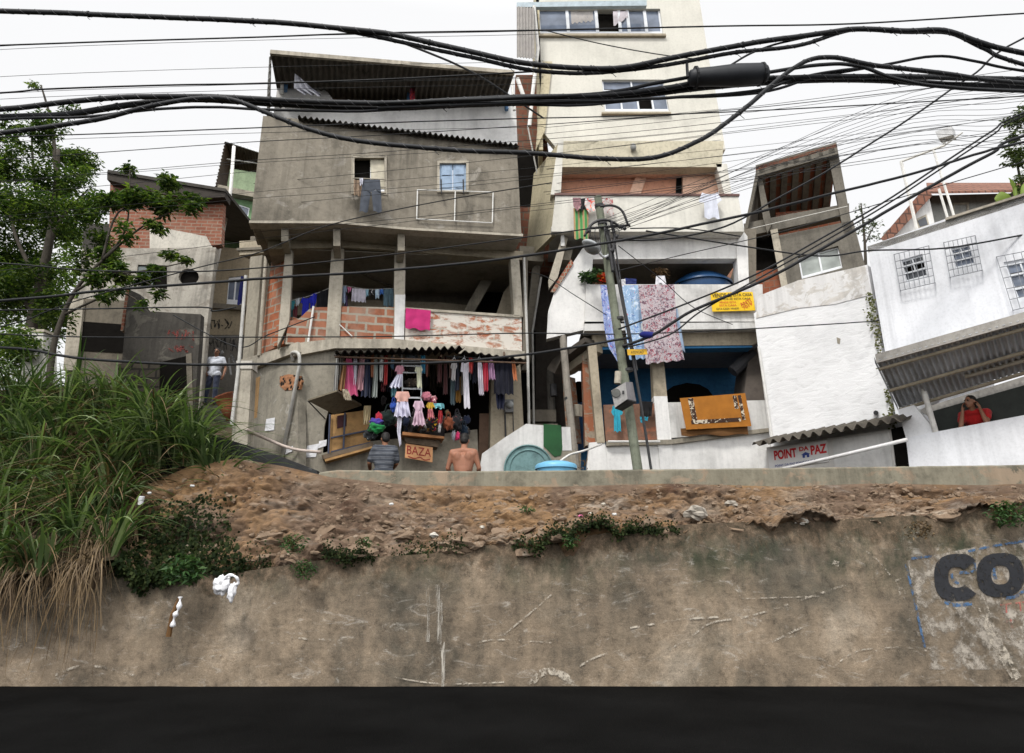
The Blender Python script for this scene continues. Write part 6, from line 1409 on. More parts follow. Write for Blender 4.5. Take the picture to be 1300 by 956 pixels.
FLR = cloth_m('red_white_floral', rgb(182, 172, 176), pat=[(rgb(105, 82, 95), 13, .53), (rgb(150, 55, 72), 14, .58)])
hang('bed_sheet', YB, [(762, 362), (767, 415), (772, 440), (784, 459)], [(780, 362), (783, 410), (786, 440), (790, 464)], .72, FLB, 'narrow blue floral sheet hanging left of the pole', 'sheet', folds=2, amp=.04)
hang('bed_sheet', YB, [(788, 362), (793, 410), (799, 456)], [(817, 362), (819, 405), (824, 455)], .7, FLB2, 'light blue floral sheet hanging right of the pole', 'sheet', folds=3.2, amp=.05)
hang('bed_sheet', YB, [(810, 362), (815, 405), (820, 462)], [(856, 361), (859, 410), (869, 457)], .8, FLR, 'largest sheet, white with small red and dark flowers, beside the yellow board', 'sheet', folds=4, amp=.035)
hang('bed_sheet', YB, [(852, 380), (858, 440)], [(860, 392), (870, 448)], .7, cm(175, 200, 230), 'pale blue sheet edge showing behind the red flowered sheet', 'sheet', folds=1)
hang('hung_cloth', YB, [(786, 355), (787, 362)], [(794, 354), (794, 362)], .3, cm(205, 205, 210), 'small white cloth on the white balcony right of the pole', 'cloth', folds=1)
hang('hung_cloth', YB, [(793, 353), (793, 362)], [(808, 354), (808, 362)], .28, cm(30, 45, 110), 'dark blue cloth on the white balcony right of the small white cloth', 'cloth', folds=1)
shirt('tshirt', PF, 783, 514, 13, 34, .12, cm(35, 170, 200), 'turquoise shirt hung upside down on the blue porch left of the pole', 'T-shirt', None, lean=1, seed=3)
hang('hung_cloth', PF, [(812, 509), (813, 530)], [(829, 510), (827, 529)], .12, cm(18, 18, 22), 'black cloth hung on the blue porch right of the pole', 'cloth', folds=2)
hang('hung_cloth', PF, [(812, 529), (813, 536)], [(823, 529), (822, 535)], .14, cm(30, 150, 180), 'small turquoise cloth below the black one on the porch', 'cloth', folds=1)
rg = thing('rug', PF.hit(908, 548, .2), 'mustard orange rug with a dark geometric border hung over the porch parapet', 'rug')
RQ = [(863, 505.5), (946, 499), (954, 541), (871, 545.5)]
MUST = cloth_m('mustard_wool', rgb(160, 102, 34))
def rugpatch(s0, t0, s1, t1, off, fold=True):
    mb = MB(); mb.grid([[PF.hit(*bil(RQ, s0+(s1-s0)*i/20, t0+(t1-t0)*j/12), off+.018*sin((s0+(s1-s0)*i/20)*9)*(t0+(t1-t0)*j/12)) for i in range(21)] for j in range(13)]); return mb
mk('rug_field', rugpatch(0, 0, 1, 1, .2), MUST, rg, smooth=True)
BRD = cloth_m('rug_border', rgb(60, 40, 30), pat=[(rgb(190, 180, 160), 7, .52)])
for s0, t0, s1, t1 in ((.12, .03, .20, .72), (.1, .72, .86, .84), (.80, .05, .86, .45), (.88, .05, .93, .8)): mk('rug_border', rugpatch(s0, t0, s1, t1, .206), BRD, rg, smooth=True)
hang('towel', PF, [(864, 544), (865, 553)], [(949, 540), (950, 552)], .14, cm(115, 75, 35), 'brown cloth hanging below the mustard rug', 'towel', folds=2, amp=.01)
# ================================================================ POLE
CONP = grime('greenish_pole_concrete', (.185, .2, .15, 1), .5, 3, .6, bump=.4)
PP = Fac(790, 420, 10.8, 0)
up_ = thing('utility_pole', PP.hit(819, 640), 'leaning greenish grey concrete utility pole carrying the cable bundles', 'utility pole')
b0 = PP.hit(819, 660); t0 = PP.hit(759, 250)
mk('pole_shaft', MB().tube([b0.lerp(t0, k/8) for k in range(9)], [.080-.0015*k for k in range(9)], 14), CONP, up_)
along = lambda y, dx=0, off=.1: PP.hit(759+(y-250)*60/348+dx, y, off)
mk('riser_conduit', MB().tube(smoothpath([along(640, 7), along(540, 9), along(440, 9), along(340, 7), along(290, 5)], 4), .022, 7), IRON, up_)
mk('riser_conduit', MB().tube(smoothpath([along(470, 12), along(420, 11), along(370, 10), along(300, 12)], 4), .014, 6), IRON, up_)
for y in (262, 284, 330, 405, 470): mk('steel_band', MB().tube([along(y-1.6, 0, 0), along(y+1.6, 0, 0)], .086, 14), IRON, up_)
for i, (pts) in enumerate(([(745, 296), (752, 284), (764, 279), (778, 282), (790, 290)], [(742, 300), (748, 288), (758, 281), (768, 279)], [(762, 262), (778, 261), (790, 268), (797, 285)], [(776, 282), (780, 300), (778, 320)], [(768, 290), (773, 310), (776, 330), (778, 345)])):
    mk('cable_loop', MB().tube(smoothpath([PP.hit(x, y, .16) for x, y in pts], 5), .022 if i < 3 else .03, 7), IRON, up_, smooth=True)
for x, y in ((787, 288), (793, 290), (783, 300), (748, 293), (776, 318)): mk('connector', MB().ball(PP.hit(x, y, .17), .035, .03, .04, 8, 6), IRON, up_)
mk('bracket', MB().tube([PP.hit(748, 290, .1), PP.hit(800, 286, .1)], .025, 6), IRON, up_)
for k in range(7): mk('service_wire', MB().tube(smoothpath([PP.hit(752+5*k, 283+2*abs(k-3), .14), PP.hit(749+6.2*k, 297+random.uniform(-2, 2), .2), PP.hit(757+3.2*k, 312+random.uniform(0, 12), .12)], 4), .006, 5), IRON, up_)
sl_ = thing('street_lamp', PP.hit(750, 322, .4), 'small round glass street lamp on a short arm at the side of the utility pole', 'street lamp')
m = N('lamp_glass'); m.b.inputs['Base Color'].default_value = (.16, .165, .16, 1); m.b.inputs['Roughness'].default_value = .1; m.b.inputs['Specular IOR Level'].default_value = .8; LGL = m.m
Rl = Matrix.Rotation(radians(25), 3, 'Y')
mk('lamp_bowl', MB().ball(PP.hit(752, 315, .4), .145, .13, .105, 20, 12, Rl), LGL, sl_, smooth=True)
mk('lamp_hood', MB().ball(PP.hit(750, 311, .42), .16, .14, .06, 20, 10, Rl), plain('lamp_metal', (.34, .36, .37, 1), .35, .2), sl_, smooth=True)
mk('lamp_arm', MB().tube(smoothpath([PP.hit(758, 318, .36), PP.hit(766, 326, .2), PP.hit(772, 324, .06)], 4), .022, 8), ALU, sl_)
mbx = thing('meter_box', PP.hit(792, 517, .3), 'grey rusty metal meter box clamped on the utility pole above the turquoise shirt', 'meter box')
GM = grime('grey_metal_box', (.36, .35, .34, 1), .7, 4, .3, patch=(.22, .12, .07, 1), patch_at=.68)
mk('box_front', MB().poly(PP, [(776, 496), (794, 485), (797, 508), (781, 519)], .34, .02), GM, mbx)
mk('box_side', MB().prism([PP.hit(794, 485, .34), PP.hit(797, 508, .34), PP.hit(808, 511, .1), PP.hit(803, 485, .1)], [x+Vector((0, .02, 0)) for x in (PP.hit(794, 485, .34), PP.hit(797, 508, .34), PP.hit(808, 511, .1), PP.hit(803, 485, .1))]), plain('shaded_metal', (.22, .21, .22, 1), .6), mbx)
mk('box_underside', MB().prism([PP.hit(781, 519, .34), PP.hit(797, 508, .34), PP.hit(808, 511, .1), PP.hit(790, 522, .1)], [x+Vector((0, 0, .02)) for x in (PP.hit(781, 519, .34), PP.hit(797, 508, .34), PP.hit(808, 511, .1), PP.hit(790, 522, .1))]), IRON, mbx)
mk('meter_window', MB().lathe(PP.hit(782, 499, .345), [(.075, 0), (.07, .02), (.001, .025)], 16, PP.n), plain('dim_glass', (.1, .1, .09, 1), .2), mbx)
mk('latch', MB().poly(PP, R4(790, 496, 792.5, 500), .35, .02), IRON, mbx)
mk('canister', MB().tube([PP.hit(784, 487, .2), PP.hit(785, 472, .2)], .055, 12), PALEC, mbx)
tg = thing('pole_tag', PP.hit(809, 452, .25), 'small yellow tag strapped across the utility pole', 'tag')
mk('tag_plate', MB().poly(PP, [(796, 443.5), (821, 443), (822, 450), (797, 451)], .22, .012), plain('yellow_plate', (.62, .36, .02, 1), .5), tg)
mk('tag_lettering', textmesh('ATENCAO', PP, [(801, 445.5), (817, 445), (817, 448.5), (801, 449)], .224, .0), INK, tg)
mk('cable_wrap', crumple(PP.hit(822, 425, .3), .13, .06, .06, 4, 12, 8, .3), cm(25, 35, 130), label='royal blue plastic wrapped round the cables right of the pole', cat='cable wrap', smooth=True)
# ================================================================ OVERHEAD CABLES
CAB = plain('black_cable_sheath', (.016, .017, .019, 1), .6, .3, 12, spec=.25)
LASH = plain('lashing_steel', (.10, .10, .105, 1), .45, .2, 20)
def cable(pts, wpx, Y, label, group=None, lash=False):
    Ys = Y if isinstance(Y, (list, tuple)) else (Y, Y)
    x0, x1 = pts[0][0], pts[-1][0]
    W3 = [P(x, y, Ys[0]+(Ys[1]-Ys[0])*(x-x0)/(x1-x0)) for x, y in pts]
    # carry on past the frame to the next pole
    W3 = smoothpath(W3, 6)
    r = wpx*.5*7.6/FPX*(Ys[0]+Ys[1])/2/8
    if wpx > 3: W3 = [p + Vector((0, .012, .016))*noise.noise(Vector((p.x*1.1, wpx, Ys[0]*9)))*1.5 + Z*.006*noise.noise(Vector((p.x*4, wpx, Ys[0]*9))) for p in W3]
    mb = MB().tube(W3, r, 8 if wpx > 3 else 5)
    o = mk('overhead_cable', mb, CAB, label=label, cat='cable', group=group, smooth=True)
    if wpx >= 6.5:
        D = resample(W3, int(sum((b-a).length for a, b in zip(W3, W3[1:]))/.035)); hx = []
        for i, p in enumerate(D):
            d = (D[min(i+1, len(D)-1)]-D[max(i-1, 0)]).normalized(); a = Z - d*Z.dot(d); a.normalize(); b = d.cross(a); th = i*.035/.22*2*pi
            hx.append(p + (a*cos(th)+b*sin(th))*(r*1.07))
        mk('lashing_wire', MB().tube(hx, .0045, 4), LASH, o)
        for k in range(6):
            i = int(len(D)*(.22+.11*k+.04*noise.noise((k*3.3, wpx, 0)))); d = (D[i+1]-D[i]).normalized()
            mk('cable_tie', MB().tube([D[i]-d*.012, D[i]+d*.012], r*1.22, 10).tube(smoothpath([D[i]+Vector((0, 0, -r)), D[i]+Vector((.02, -.02, -r-.05)), D[i]+Vector((.05, -.01, -r-.07))], 3), .004, 4), CAB, o)
    return o
E0, E1 = -260, 1560
cable([(E0, 8), (0, 14), (100, 17.5), (200, 21.5), (330, 27), (430, 36), (500, 44), (600, 66), (680, 82), (780, 87), (870, 70), (960, 54), (1040, 43), (1090, 37), (1150, 39), (1200, 39), (1245, 54), (1300, 68), (E1, 120)], 8.5, 7.4, 'thick cable from the upper left corner sagging past the apartment block window')
cable([(430, 37), (520, 56), (600, 73), (680, 90), (760, 92), (850, 82), (930, 67), (1010, 58), (1060, 43), (1090, 37.5), (1150, 41), (1205, 42), (1250, 62), (1300, 82), (E1, 150)], 6.5, 7.45, 'second cable of the topmost bundle, lashed under the thick one')
cable([(470, 40), (520, 58), (570, 78), (610, 98), (640, 117), (690, 150)], 3.5, (7.5, 11.4), 'cable branching down to the end of the tin roof')
cable([(900, 100), (925, 84), (960, 64), (1010, 50), (1088, 37)], 3.5, 7.45, 'short cable climbing from the splice sleeve to the topmost bundle')
cable([(E0, 160), (0, 139), (70, 131), (150, 124), (240, 122), (330, 126), (480, 131), (640, 124), (760, 121), (850, 111), (910, 101), (1000, 99), (1080, 97), (1180, 98), (1300, 101), (E1, 108)], 8.5, 7.6, 'upper thick cable of the middle bundle crossing the whole view')
cable([(E0, 166), (0, 149), (80, 146), (160, 134), (240, 126), (340, 131), (470, 137), (640, 131), (760, 127), (880, 112), (980, 104), (1090, 101), (1200, 107), (1300, 111), (E1, 122)], 10, 7.7, 'thickest cable of the middle bundle, twisted round its neighbours')
cable([(E0, 170), (0, 152), (100, 149), (200, 139), (270, 136), (340, 139), (460, 141), (600, 131), (720, 134), (820, 126), (960, 118), (1030, 99), (1110, 85), (1185, 71), (1240, 78), (1300, 90), (E1, 130)], 4.5, 7.65, 'cable leaving the middle bundle and arching up towards the right')
cable([(E0, 205), (0, 169), (60, 161), (130, 150), (200, 133), (260, 124), (300, 128), (345, 146), (400, 166), (460, 179), (560, 189), (680, 195), (760, 201), (815, 202), (850, 195), (900, 172), (950, 134), (990, 99), (1025, 77), (1060, 73), (1110, 83), (1190, 92), (1300, 106), (E1, 118)], 7.5, 7.3, 'thick cable drooping in a long loop in front of both tall houses')
cable([(480, 137), (640, 131), (760, 128), (850, 124), (930, 119), (975, 112), (1010, 100), (1060, 90), (1110, 84.5)], 5, 7.62, 'cable under the splice sleeve joining the arched bundle')
cable([(960, 94), (1040, 82), (1090, 84), (1130, 98), (1170, 107), (1220, 112), (1300, 116), (E1, 124)], 6, 7.5, 'thick cable running right from the end of the splice sleeve')
cable([(480, 131), (640, 124.5), (760, 119), (830, 106), (880, 97)], 6, 7.58, 'thick cable entering the left end of the splice sleeve')
cable([(E0, 66), (0, 57.5), (160, 52), (330, 47), (470, 42), (700, 38), (920, 33), (1085, 30), (1300, 17), (E1, 4)], 2.8, 7.9, 'single straight cable crossing just above the apartment block window')
cable([(E0, 135), (0, 118), (60, 113), (210, 108), (330, 106), (480, 101), (600, 95), (690, 90)], 3, 8.2, 'thin knotted cable crossing left of the tin roof')
cable([(E0, 184), (0, 174), (150, 169), (330, 162), (480, 156), (640, 151), (800, 147), (990, 139), (1300, 122)], 2, 8.6, 'thin cable just below the middle bundle at the left')
cable([(690, 38), (760, 55), (830, 68), (890, 76)], 1.8, 7.8, 'thin cable falling from the top window to the splice sleeve')
cable([(E1, -60), (1300, 48), (1240, 92), (1205, 115), (1150, 153), (1110, 180), (1060, 212), (990, 250), (920, 288), (850, 303), (790, 305)], 3.2, (7.6, 10.6), 'diagonal cable falling from the upper right to the pole')
cable([(E1, 100), (1300, 172), (1260, 194), (1200, 226), (1120, 272), (1040, 318), (960, 360), (880, 394), (830, 425), (790, 440)], 5, (8, 10.6), 'heavier diagonal cable from the right to the lower bracket of the pole')
cable([(E1, 40), (1300, 143), (1260, 166), (1190, 212), (1120, 258), (1040, 304), (960, 348), (880, 382), (785, 418)], 3, (8, 10.6), 'upper cable of the diagonal pair at the right')
cable([(E1, 44), (1300, 147), (1262, 170), (1192, 216), (1122, 262), (1042, 309), (962, 354), (890, 395), (850, 425), (792, 442)], 2.6, (8.05, 10.6), 'lower cable of the diagonal pair at the right')
cable([(E1, 130), (1300, 180), (1245, 194), (1180, 214), (1080, 240), (940, 274), (790, 304), (660, 326), (520, 341), (400, 350), (300, 356), (150, 368), (0, 382), (E0, 400)], 4.2, (8.6, 9.6), 'long cable passing in front of the pole and the brick balcony')
cable([(1300, 298), (1200, 315), (1105, 318), (1040, 325), (940, 312), (820, 293)], 2.5, (9.5, 10.7), 'cable from the pole to the top of the bluish white house')
cable([(E0, 430), (0, 441), (80, 452), (180, 460), (290, 463), (430, 462), (560, 460), (660, 450), (730, 440), (800, 428)], 3.8, (9.6, 10.7), 'black cable running left from the pole across the shop awning')
cable([(0, 424), (120, 428), (330, 428), (500, 427), (660, 423), (800, 424), (960, 417), (1105, 408), (1122, 404), (1128, 411), (1133, 432), (1128, 446), (1123, 440), (1131, 428)], 1.8, (9.8, 11.2), 'thin cable along the brick balcony foot ending in a loop on the white wall')
cable([(E0, 320), (0, 334), (110, 343), (230, 345), (330, 340), (480, 325), (660, 302), (780, 286)], 2.2, (8.8, 10.6), 'thin cable in front of the old brick house and the brick balcony')
cable([(0, 394), (120, 392), (255, 390), (270, 395), (300, 390)], 2.2, 10, 'dark cable slung across the grey yard wall')
cable([(940, 300), (870, 290), (800, 290)], 2, 10.7, 'short wire from the pole to the right of the cream parapet')
cable([(1300, 205), (1180, 240), (1000, 292), (860, 325), (780, 345)], 1.4, (9, 10.7), 'thin wire from the right to the pole below the lamp')
cable([(785, 312), (840, 355), (880, 390), (930, 412)], 1.2, (10.7, 12.9), 'thin service wire falling from the pole past the yellow board')
cable([(770, 400), (730, 375), (690, 350), (660, 345)], 1.2, (10.7, 13.4), 'thin service wire falling left from the pole past the curved white wall')
cable([(E0, 470), (0, 415), (60, 395), (110, 378), (250, 340), (330, 320), (420, 285), (560, 255), (700, 232)], 1.8, (9, 9.6), 'thin cable rising from the left tree across the grey upper wall')
cable([(220, 400), (300, 440), (340, 425), (400, 402)], 1.6, 11.2, 'pale sagging wire at the corner of the grey house')
rnd = random.Random(12)
GTW = 'thin overhead wires fanning across the houses'
for i in range(20):
    yl = 180 + 6.4*i + rnd.uniform(-9, 9); yr = 94 + 4.2*i + rnd.uniform(-12, 12); sag = rnd.uniform(4, 14); Y = rnd.uniform(8.6, 10.4)
    xa = rnd.choice([E0, E0, 322, 690, 694]); xb = rnd.choice([E1, E1, E1, E1, 915]); Y = (11.45 if xa == 322 else 13.3 if xa > 600 else Y, 13.75 if xb == 915 else Y+.3)
    f_ = lambda x: yl + (yr-yl)*((x-320)/980) + sag*4*((x-320)/980)*(1-(x-320)/980)*(1 if 320 < x < 1300 else .2)
    xs_ = [xa]+[x for x in (0, 160, 320, 480, 640, 800, 960, 1120, 1300) if xa < x < xb]+[xb]
    cable([(x, f_(x)+rnd.uniform(-.8, .8)) for x in xs_], rnd.choice([.6, .7, .8, .9, 1.3]), Y, 'thin black wire fanning across the fronts of the tall houses', GTW)
for i in range(7):
    yl = 36+rnd.uniform(0, 150); cable([(E0, yl+30), (0, yl+8), (330, yl-4), (620, yl-10), (690, yl-12)], .8, rnd.uniform(8.5, 10), 'hair thin wire crossing the sky at the upper left', 'hair thin wires at the upper left')
for i in range(13):
    y0 = 122+5*i; cable([(E1, 62+4*i), (1300, 100+7*i), (1120, y0+8), (772+rnd.uniform(-4, 6), 280+rnd.uniform(-6, 18))], .75, (8.6, 10.6), 'thin black wire running from the right to the pole', 'thin wires from the right to the pole')
ss = thing('splice_sleeve', P(925, 100, 7.5), 'fat black tapered splice sleeve hanging in the middle bundle of cables', 'splice sleeve')
a_, b_ = P(874, 99, 7.5), P(976, 93, 7.5); d_ = b_-a_
mk('sleeve_body', MB().tube([a_, a_+d_*.02, a_+d_*.08, a_+d_*.3, a_+d_*.6, a_+d_*.9, a_+d_*.97, b_], [.06, .10, .12, .128, .15, .14, .11, .05], 16), plain('black_rubber', (.02, .022, .026, 1), .55, .2), ss, smooth=True)
for t in (.09, .92): mk('clamp_ring', MB().tube([a_+d_*(t-.012), a_+d_*(t+.012)], .15, 14), CAB, ss)
mk('hanger_strap', MB().tube([P(873, 98, 7.45), P(872, 80, 7.45)], .02, 6), CAB, ss)
# ================================================================ TREES
BARK = grime('tree_bark', (.055, .047, .037, 1), .5, 5, .2, bump=.6)
TREE1 = leaf_m('tree_leaves', (.02, .042, .010, 1), (.045, .085, .02, 1), (.17, .22, .05, 1), .4)
TREE2 = leaf_m('olive_leaves', (.03, .045, .018, 1), (.06, .085, .03, 1), (.13, .16, .06, 1), .3)
def tree(name, label, base, trunk_pts, limbs, blobs, n, size, mat, r=.12, asp=.45):
    root = thing(name, base, label, 'tree')
    mk('trunk', MB().tube(smoothpath(trunk_pts, 5), [r*(1-.7*i/(5*(len(trunk_pts)-1))) for i in range(5*(len(trunk_pts)-1)+1)], 9), BARK, root, smooth=True)
    for pts in limbs:
        k = 5*(len(pts)-1)+1; mk('limb', MB().tube(smoothpath(pts, 5), [r*.42*(1-.8*i/k) for i in range(k)], 7), BARK, root, smooth=True)
    vs, fs = leafcloud(blobs, n, size, .5, asp); frombase('crown', vs, fs, mat, parent=root)
    return root
T = lambda x, y, Y=13.0: P(x, y, Y)
blobs = []
rb = random.Random(5)
for (x, y, r_) in ((20, 190, 36), (60, 185, 30), (85, 205, 30), (30, 235, 40), (85, 245, 38), (120, 255, 26), (-30, 220, 50), (15, 300, 44), (70, 300, 34), (-40, 320, 60), (25, 365, 40), (60, 345, 26), (-20, 400, 50), (110, 225, 24), (60, 160, 18), (45, 110, 9), (65, 113, 7), (90, 150, 12), (30, 420, 30), (75, 390, 24), (100, 280, 26), (40, 270, 40), (55, 225, 36), (0, 255, 40), (20, 335, 40), (100, 330, 20), (-20, 280, 50), (20, 395, 36), (60, 425, 26), (150, 290, 16), (130, 305, 20)):
    p = T(x, y, 13+rb.uniform(-1, 1)); k = 13/FPX*r_*.95
    for j in range(3):
        o = Vector((rb.gauss(0, k*.5), rb.gauss(0, k*.5), rb.gauss(0, k*.5))); blobs.append((p+o, k*.85, k*.85, k*.75))
tree('leafy_tree', 'large leafy tree at the left edge, its crown reaching up into the cables', T(35, 470), [T(35, 470), T(42, 400), T(62, 310), T(70, 250), T(74, 190)],
     [[T(62, 310), T(80, 275), T(112, 240)], [T(50, 360), T(20, 300), T(5, 230)], [T(66, 280), T(45, 230), T(40, 170)], [T(72, 230), T(66, 160), T(52, 108)], [T(45, 400), T(10, 360), T(-40, 320)]], blobs, 52000, .095, TREE1, .13)
bl2 = []
for (x, y, r_) in ((150, 250, 16), (175, 258, 15), (200, 262, 16), (228, 255, 17), (160, 215, 9), (215, 235, 12), (240, 265, 9), (195, 290, 12), (165, 300, 14), (150, 345, 12), (175, 355, 10), (140, 372, 10), (205, 375, 9), (225, 380, 7), (185, 390, 10), (200, 345, 9), (215, 325, 7), (120, 355, 12), (130, 330, 14), (235, 330, 6)):
    p = P(x, y, 10.6+rb.uniform(-.3, .3)); k = 10.6/FPX*r_*1.0
    for j in range(3): bl2.append((p+Vector((rb.gauss(0, k*.55), rb.gauss(0, k*.4), rb.gauss(0, k*.45))), k*1.15, k*1.1, k*.8))
Q = lambda x, y: P(x, y, 10.6)
tree('broad_leaf_tree', 'thin branching tree with broad dark leaves in front of the old brick house', Q(60, 500), [Q(60, 510), Q(70, 430), Q(95, 370), Q(130, 330)],
     [[Q(95, 370), Q(150, 345), Q(215, 375)], [Q(130, 330), Q(160, 290), Q(165, 215)], [Q(130, 330), Q(185, 285), Q(245, 258)], [Q(130, 330), Q(150, 270), Q(200, 250)], [Q(110, 350), Q(175, 345), Q(240, 332)], [Q(80, 400), Q(150, 372), Q(190, 395)]], bl2, 6000, .11, TREE1, .06, .42)
bl3 = []
for (x, y, r_) in ((1300, 145, 26), (1290, 175, 20), (1310, 190, 30), (1285, 210, 14), (1312, 225, 26), (1296, 245, 12), (1340, 160, 40), (1340, 220, 40), (1275, 158, 9), (1290, 195, 14)):
    p = P(x, y, 16+rb.uniform(-.5, .5)); k = 16/FPX*r_
    for j in range(3): bl3.append((p+Vector((rb.gauss(0, k*.4), rb.gauss(0, k*.4), rb.gauss(0, k*.4))), k*.55, k*.5, k*.5))
V = lambda x, y: P(x, y, 16)
tree('leafy_tree', 'olive green tree at the right edge behind the bluish white house', V(1345, 420), [V(1345, 420), V(1335, 300), V(1315, 220), V(1305, 150)], [[V(1330, 280), V(1300, 240), V(1290, 200)], [V(1320, 230), V(1350, 190), V(1360, 160)]], bl3, 4200, .12, TREE2, .16)
# banana plant beyond the white roof
BAN = leaf_m('banana_leaf', (.10, .17, .03, 1), (.18, .26, .05, 1), (.28, .33, .09, 1), .4)
bp_ = thing('banana_plant', P(1290, 300, 15), 'bright yellow green banana leaves showing over the bluish white roof', 'banana plant')
for k, (pts, w) in enumerate((([(1292, 268), (1280, 246), (1264, 254)], .2), ([(1294, 268), (1290, 236), (1282, 226)], .18), ([(1292, 270), (1274, 262), (1262, 268)], .16), ([(1300, 268), (1304, 238), (1320, 230)], .2))):
    ps_ = smoothpath([P(x, y, 15) for x, y in pts], 8); L_ = []; R_ = []
    for i, p in enumerate(ps_):
        s = i/(len(ps_)-1); ww = w*sin(pi*min(1, s*.93+.05))**.6; L_.append(p+Vector((0, .6, .6)).normalized()*ww); R_.append(p-Vector((0, -.4, .6)).normalized()*ww)
    mk('leaf', MB().grid([L_, ps_, R_]), BAN, bp_, smooth=True)
mk('stem', MB().tube([P(1300, 330, 15), P(1294, 268, 15)], .1, 8), BARK, bp_)
Bt = lambda x, y: P(x, y, 22)
bl4 = [(Bt(1094, 268), .25, .2, .35), (Bt(1100, 285), .35, .2, .3), (Bt(1107, 300), .4, .2, .25), (Bt(1092, 292), .25, .2, .2), (Bt(1112, 285), .2, .2, .2)]
tree('slender_tree', 'slender sparse tree in the gap left of the bluish white house', Bt(1100, 380), [Bt(1100, 380), Bt(1098, 310), Bt(1093, 258)], [[Bt(1098, 310), Bt(1108, 290), Bt(1114, 282)]], bl4, 420, .11, TREE2, .07)
bl5 = [(P(x, y, 21), 1.0, .8, .9) for x, y in ((-20, 400), (40, 380), (85, 350), (90, 400), (30, 440), (95, 300), (-60, 360))]
tree('background_tree', 'lighter green tree behind the large leafy tree at the left', P(50, 470, 21), [P(50, 470, 21), P(60, 350, 21)], [], bl5, 9000, .16, leaf_m('light_leaves', (.05, .09, .02, 1), (.10, .16, .035, 1), (.18, .24, .06, 1), .4), .2)
# ivy on the white wall corner
vs = []; fs = []
for k in range(420):
    t = random.random(); x = 1103 + 40*t*.9 + random.gauss(0, 2.2+2*abs(sin(t*9))); y = 372 + 190*t
    if 440 < y < 495 and random.random() < .8: continue
    p = RW.hit(x, y, .03+random.random()*.05); e = Vector((random.gauss(0, 1), -.3, random.gauss(-.4, 1))).normalized()*.045; sd_ = e.cross(RW.n)*.5; b = len(vs); vs += [p, p+e*.5+sd_, p+e, p+e*.5-sd_]; fs.append([b, b+1, b+2, b+3])
frombase('wall_creeper', vs, fs, leaf_m('creeper', (.06, .07, .02, 1), (.12, .13, .04, 1), (.2, .19, .08, 1), .2), label='thin mossy creeper running down the corner of the plain white wall', cat='creeper')
plant('weed', PF.hit(742, 592, .2), [(PF.hit(742, 586, .2), .16, .12, .2)], 120, .06, DRYM, 'dry brown tuft growing on the ledge under the blue side door')
# ================================================================ PEOPLE
def remeshed(mb, voxel, smooth=3):
    me = bpy.data.meshes.new('tmp'); me.from_pydata([tuple(v) for v in mb.v], [], mb.f)
    ob = bpy.data.objects.new('tmp', me); COL.objects.link(ob)
    md = ob.modifiers.new('r', 'REMESH'); md.mode = 'VOXEL'; md.voxel_size = voxel; md.use_smooth_shade = True
    ms_ = ob.modifiers.new('s', 'SMOOTH'); ms_.factor = .5; ms_.iterations = smooth
    dg = bpy.context.evaluated_depsgraph_get(); e = ob.evaluated_get(dg); m2 = e.to_mesh()
    vs = [v.co.copy() for v in m2.vertices]; fs = [list(p.vertices) for p in m2.polygons]
    e.to_mesh_clear(); bpy.data.objects.remove(ob); bpy.data.meshes.remove(me)
    return vs, fs
SKINS = {}
def skin_m(c):
    if c not in SKINS:
        m = N('skin_tone'); m.col(m.ramp(m.noise(m.tc.outputs['Object'], 9, 5, .6), [(.3, scale_c(c, .82)), (.6, c), (.8, scale_c(c, 1.1))]))
        m.b.inputs['Roughness'].default_value = .5; m.b.inputs['Subsurface Weight'].default_value = .05; SKINS[c] = m.m
    return SKINS[c]
EYE = plain('eye_dark', (.02, .014, .01, 1), .3, 0, bump=0); LIP = plain('lip', (.16, .05, .04, 1), .5, 0, bump=0)
HAIRB = plain('black_hair', (.012, .010, .009, 1), .6, .3, 60, bump=.3)
V3 = lambda *a: Vector(a)
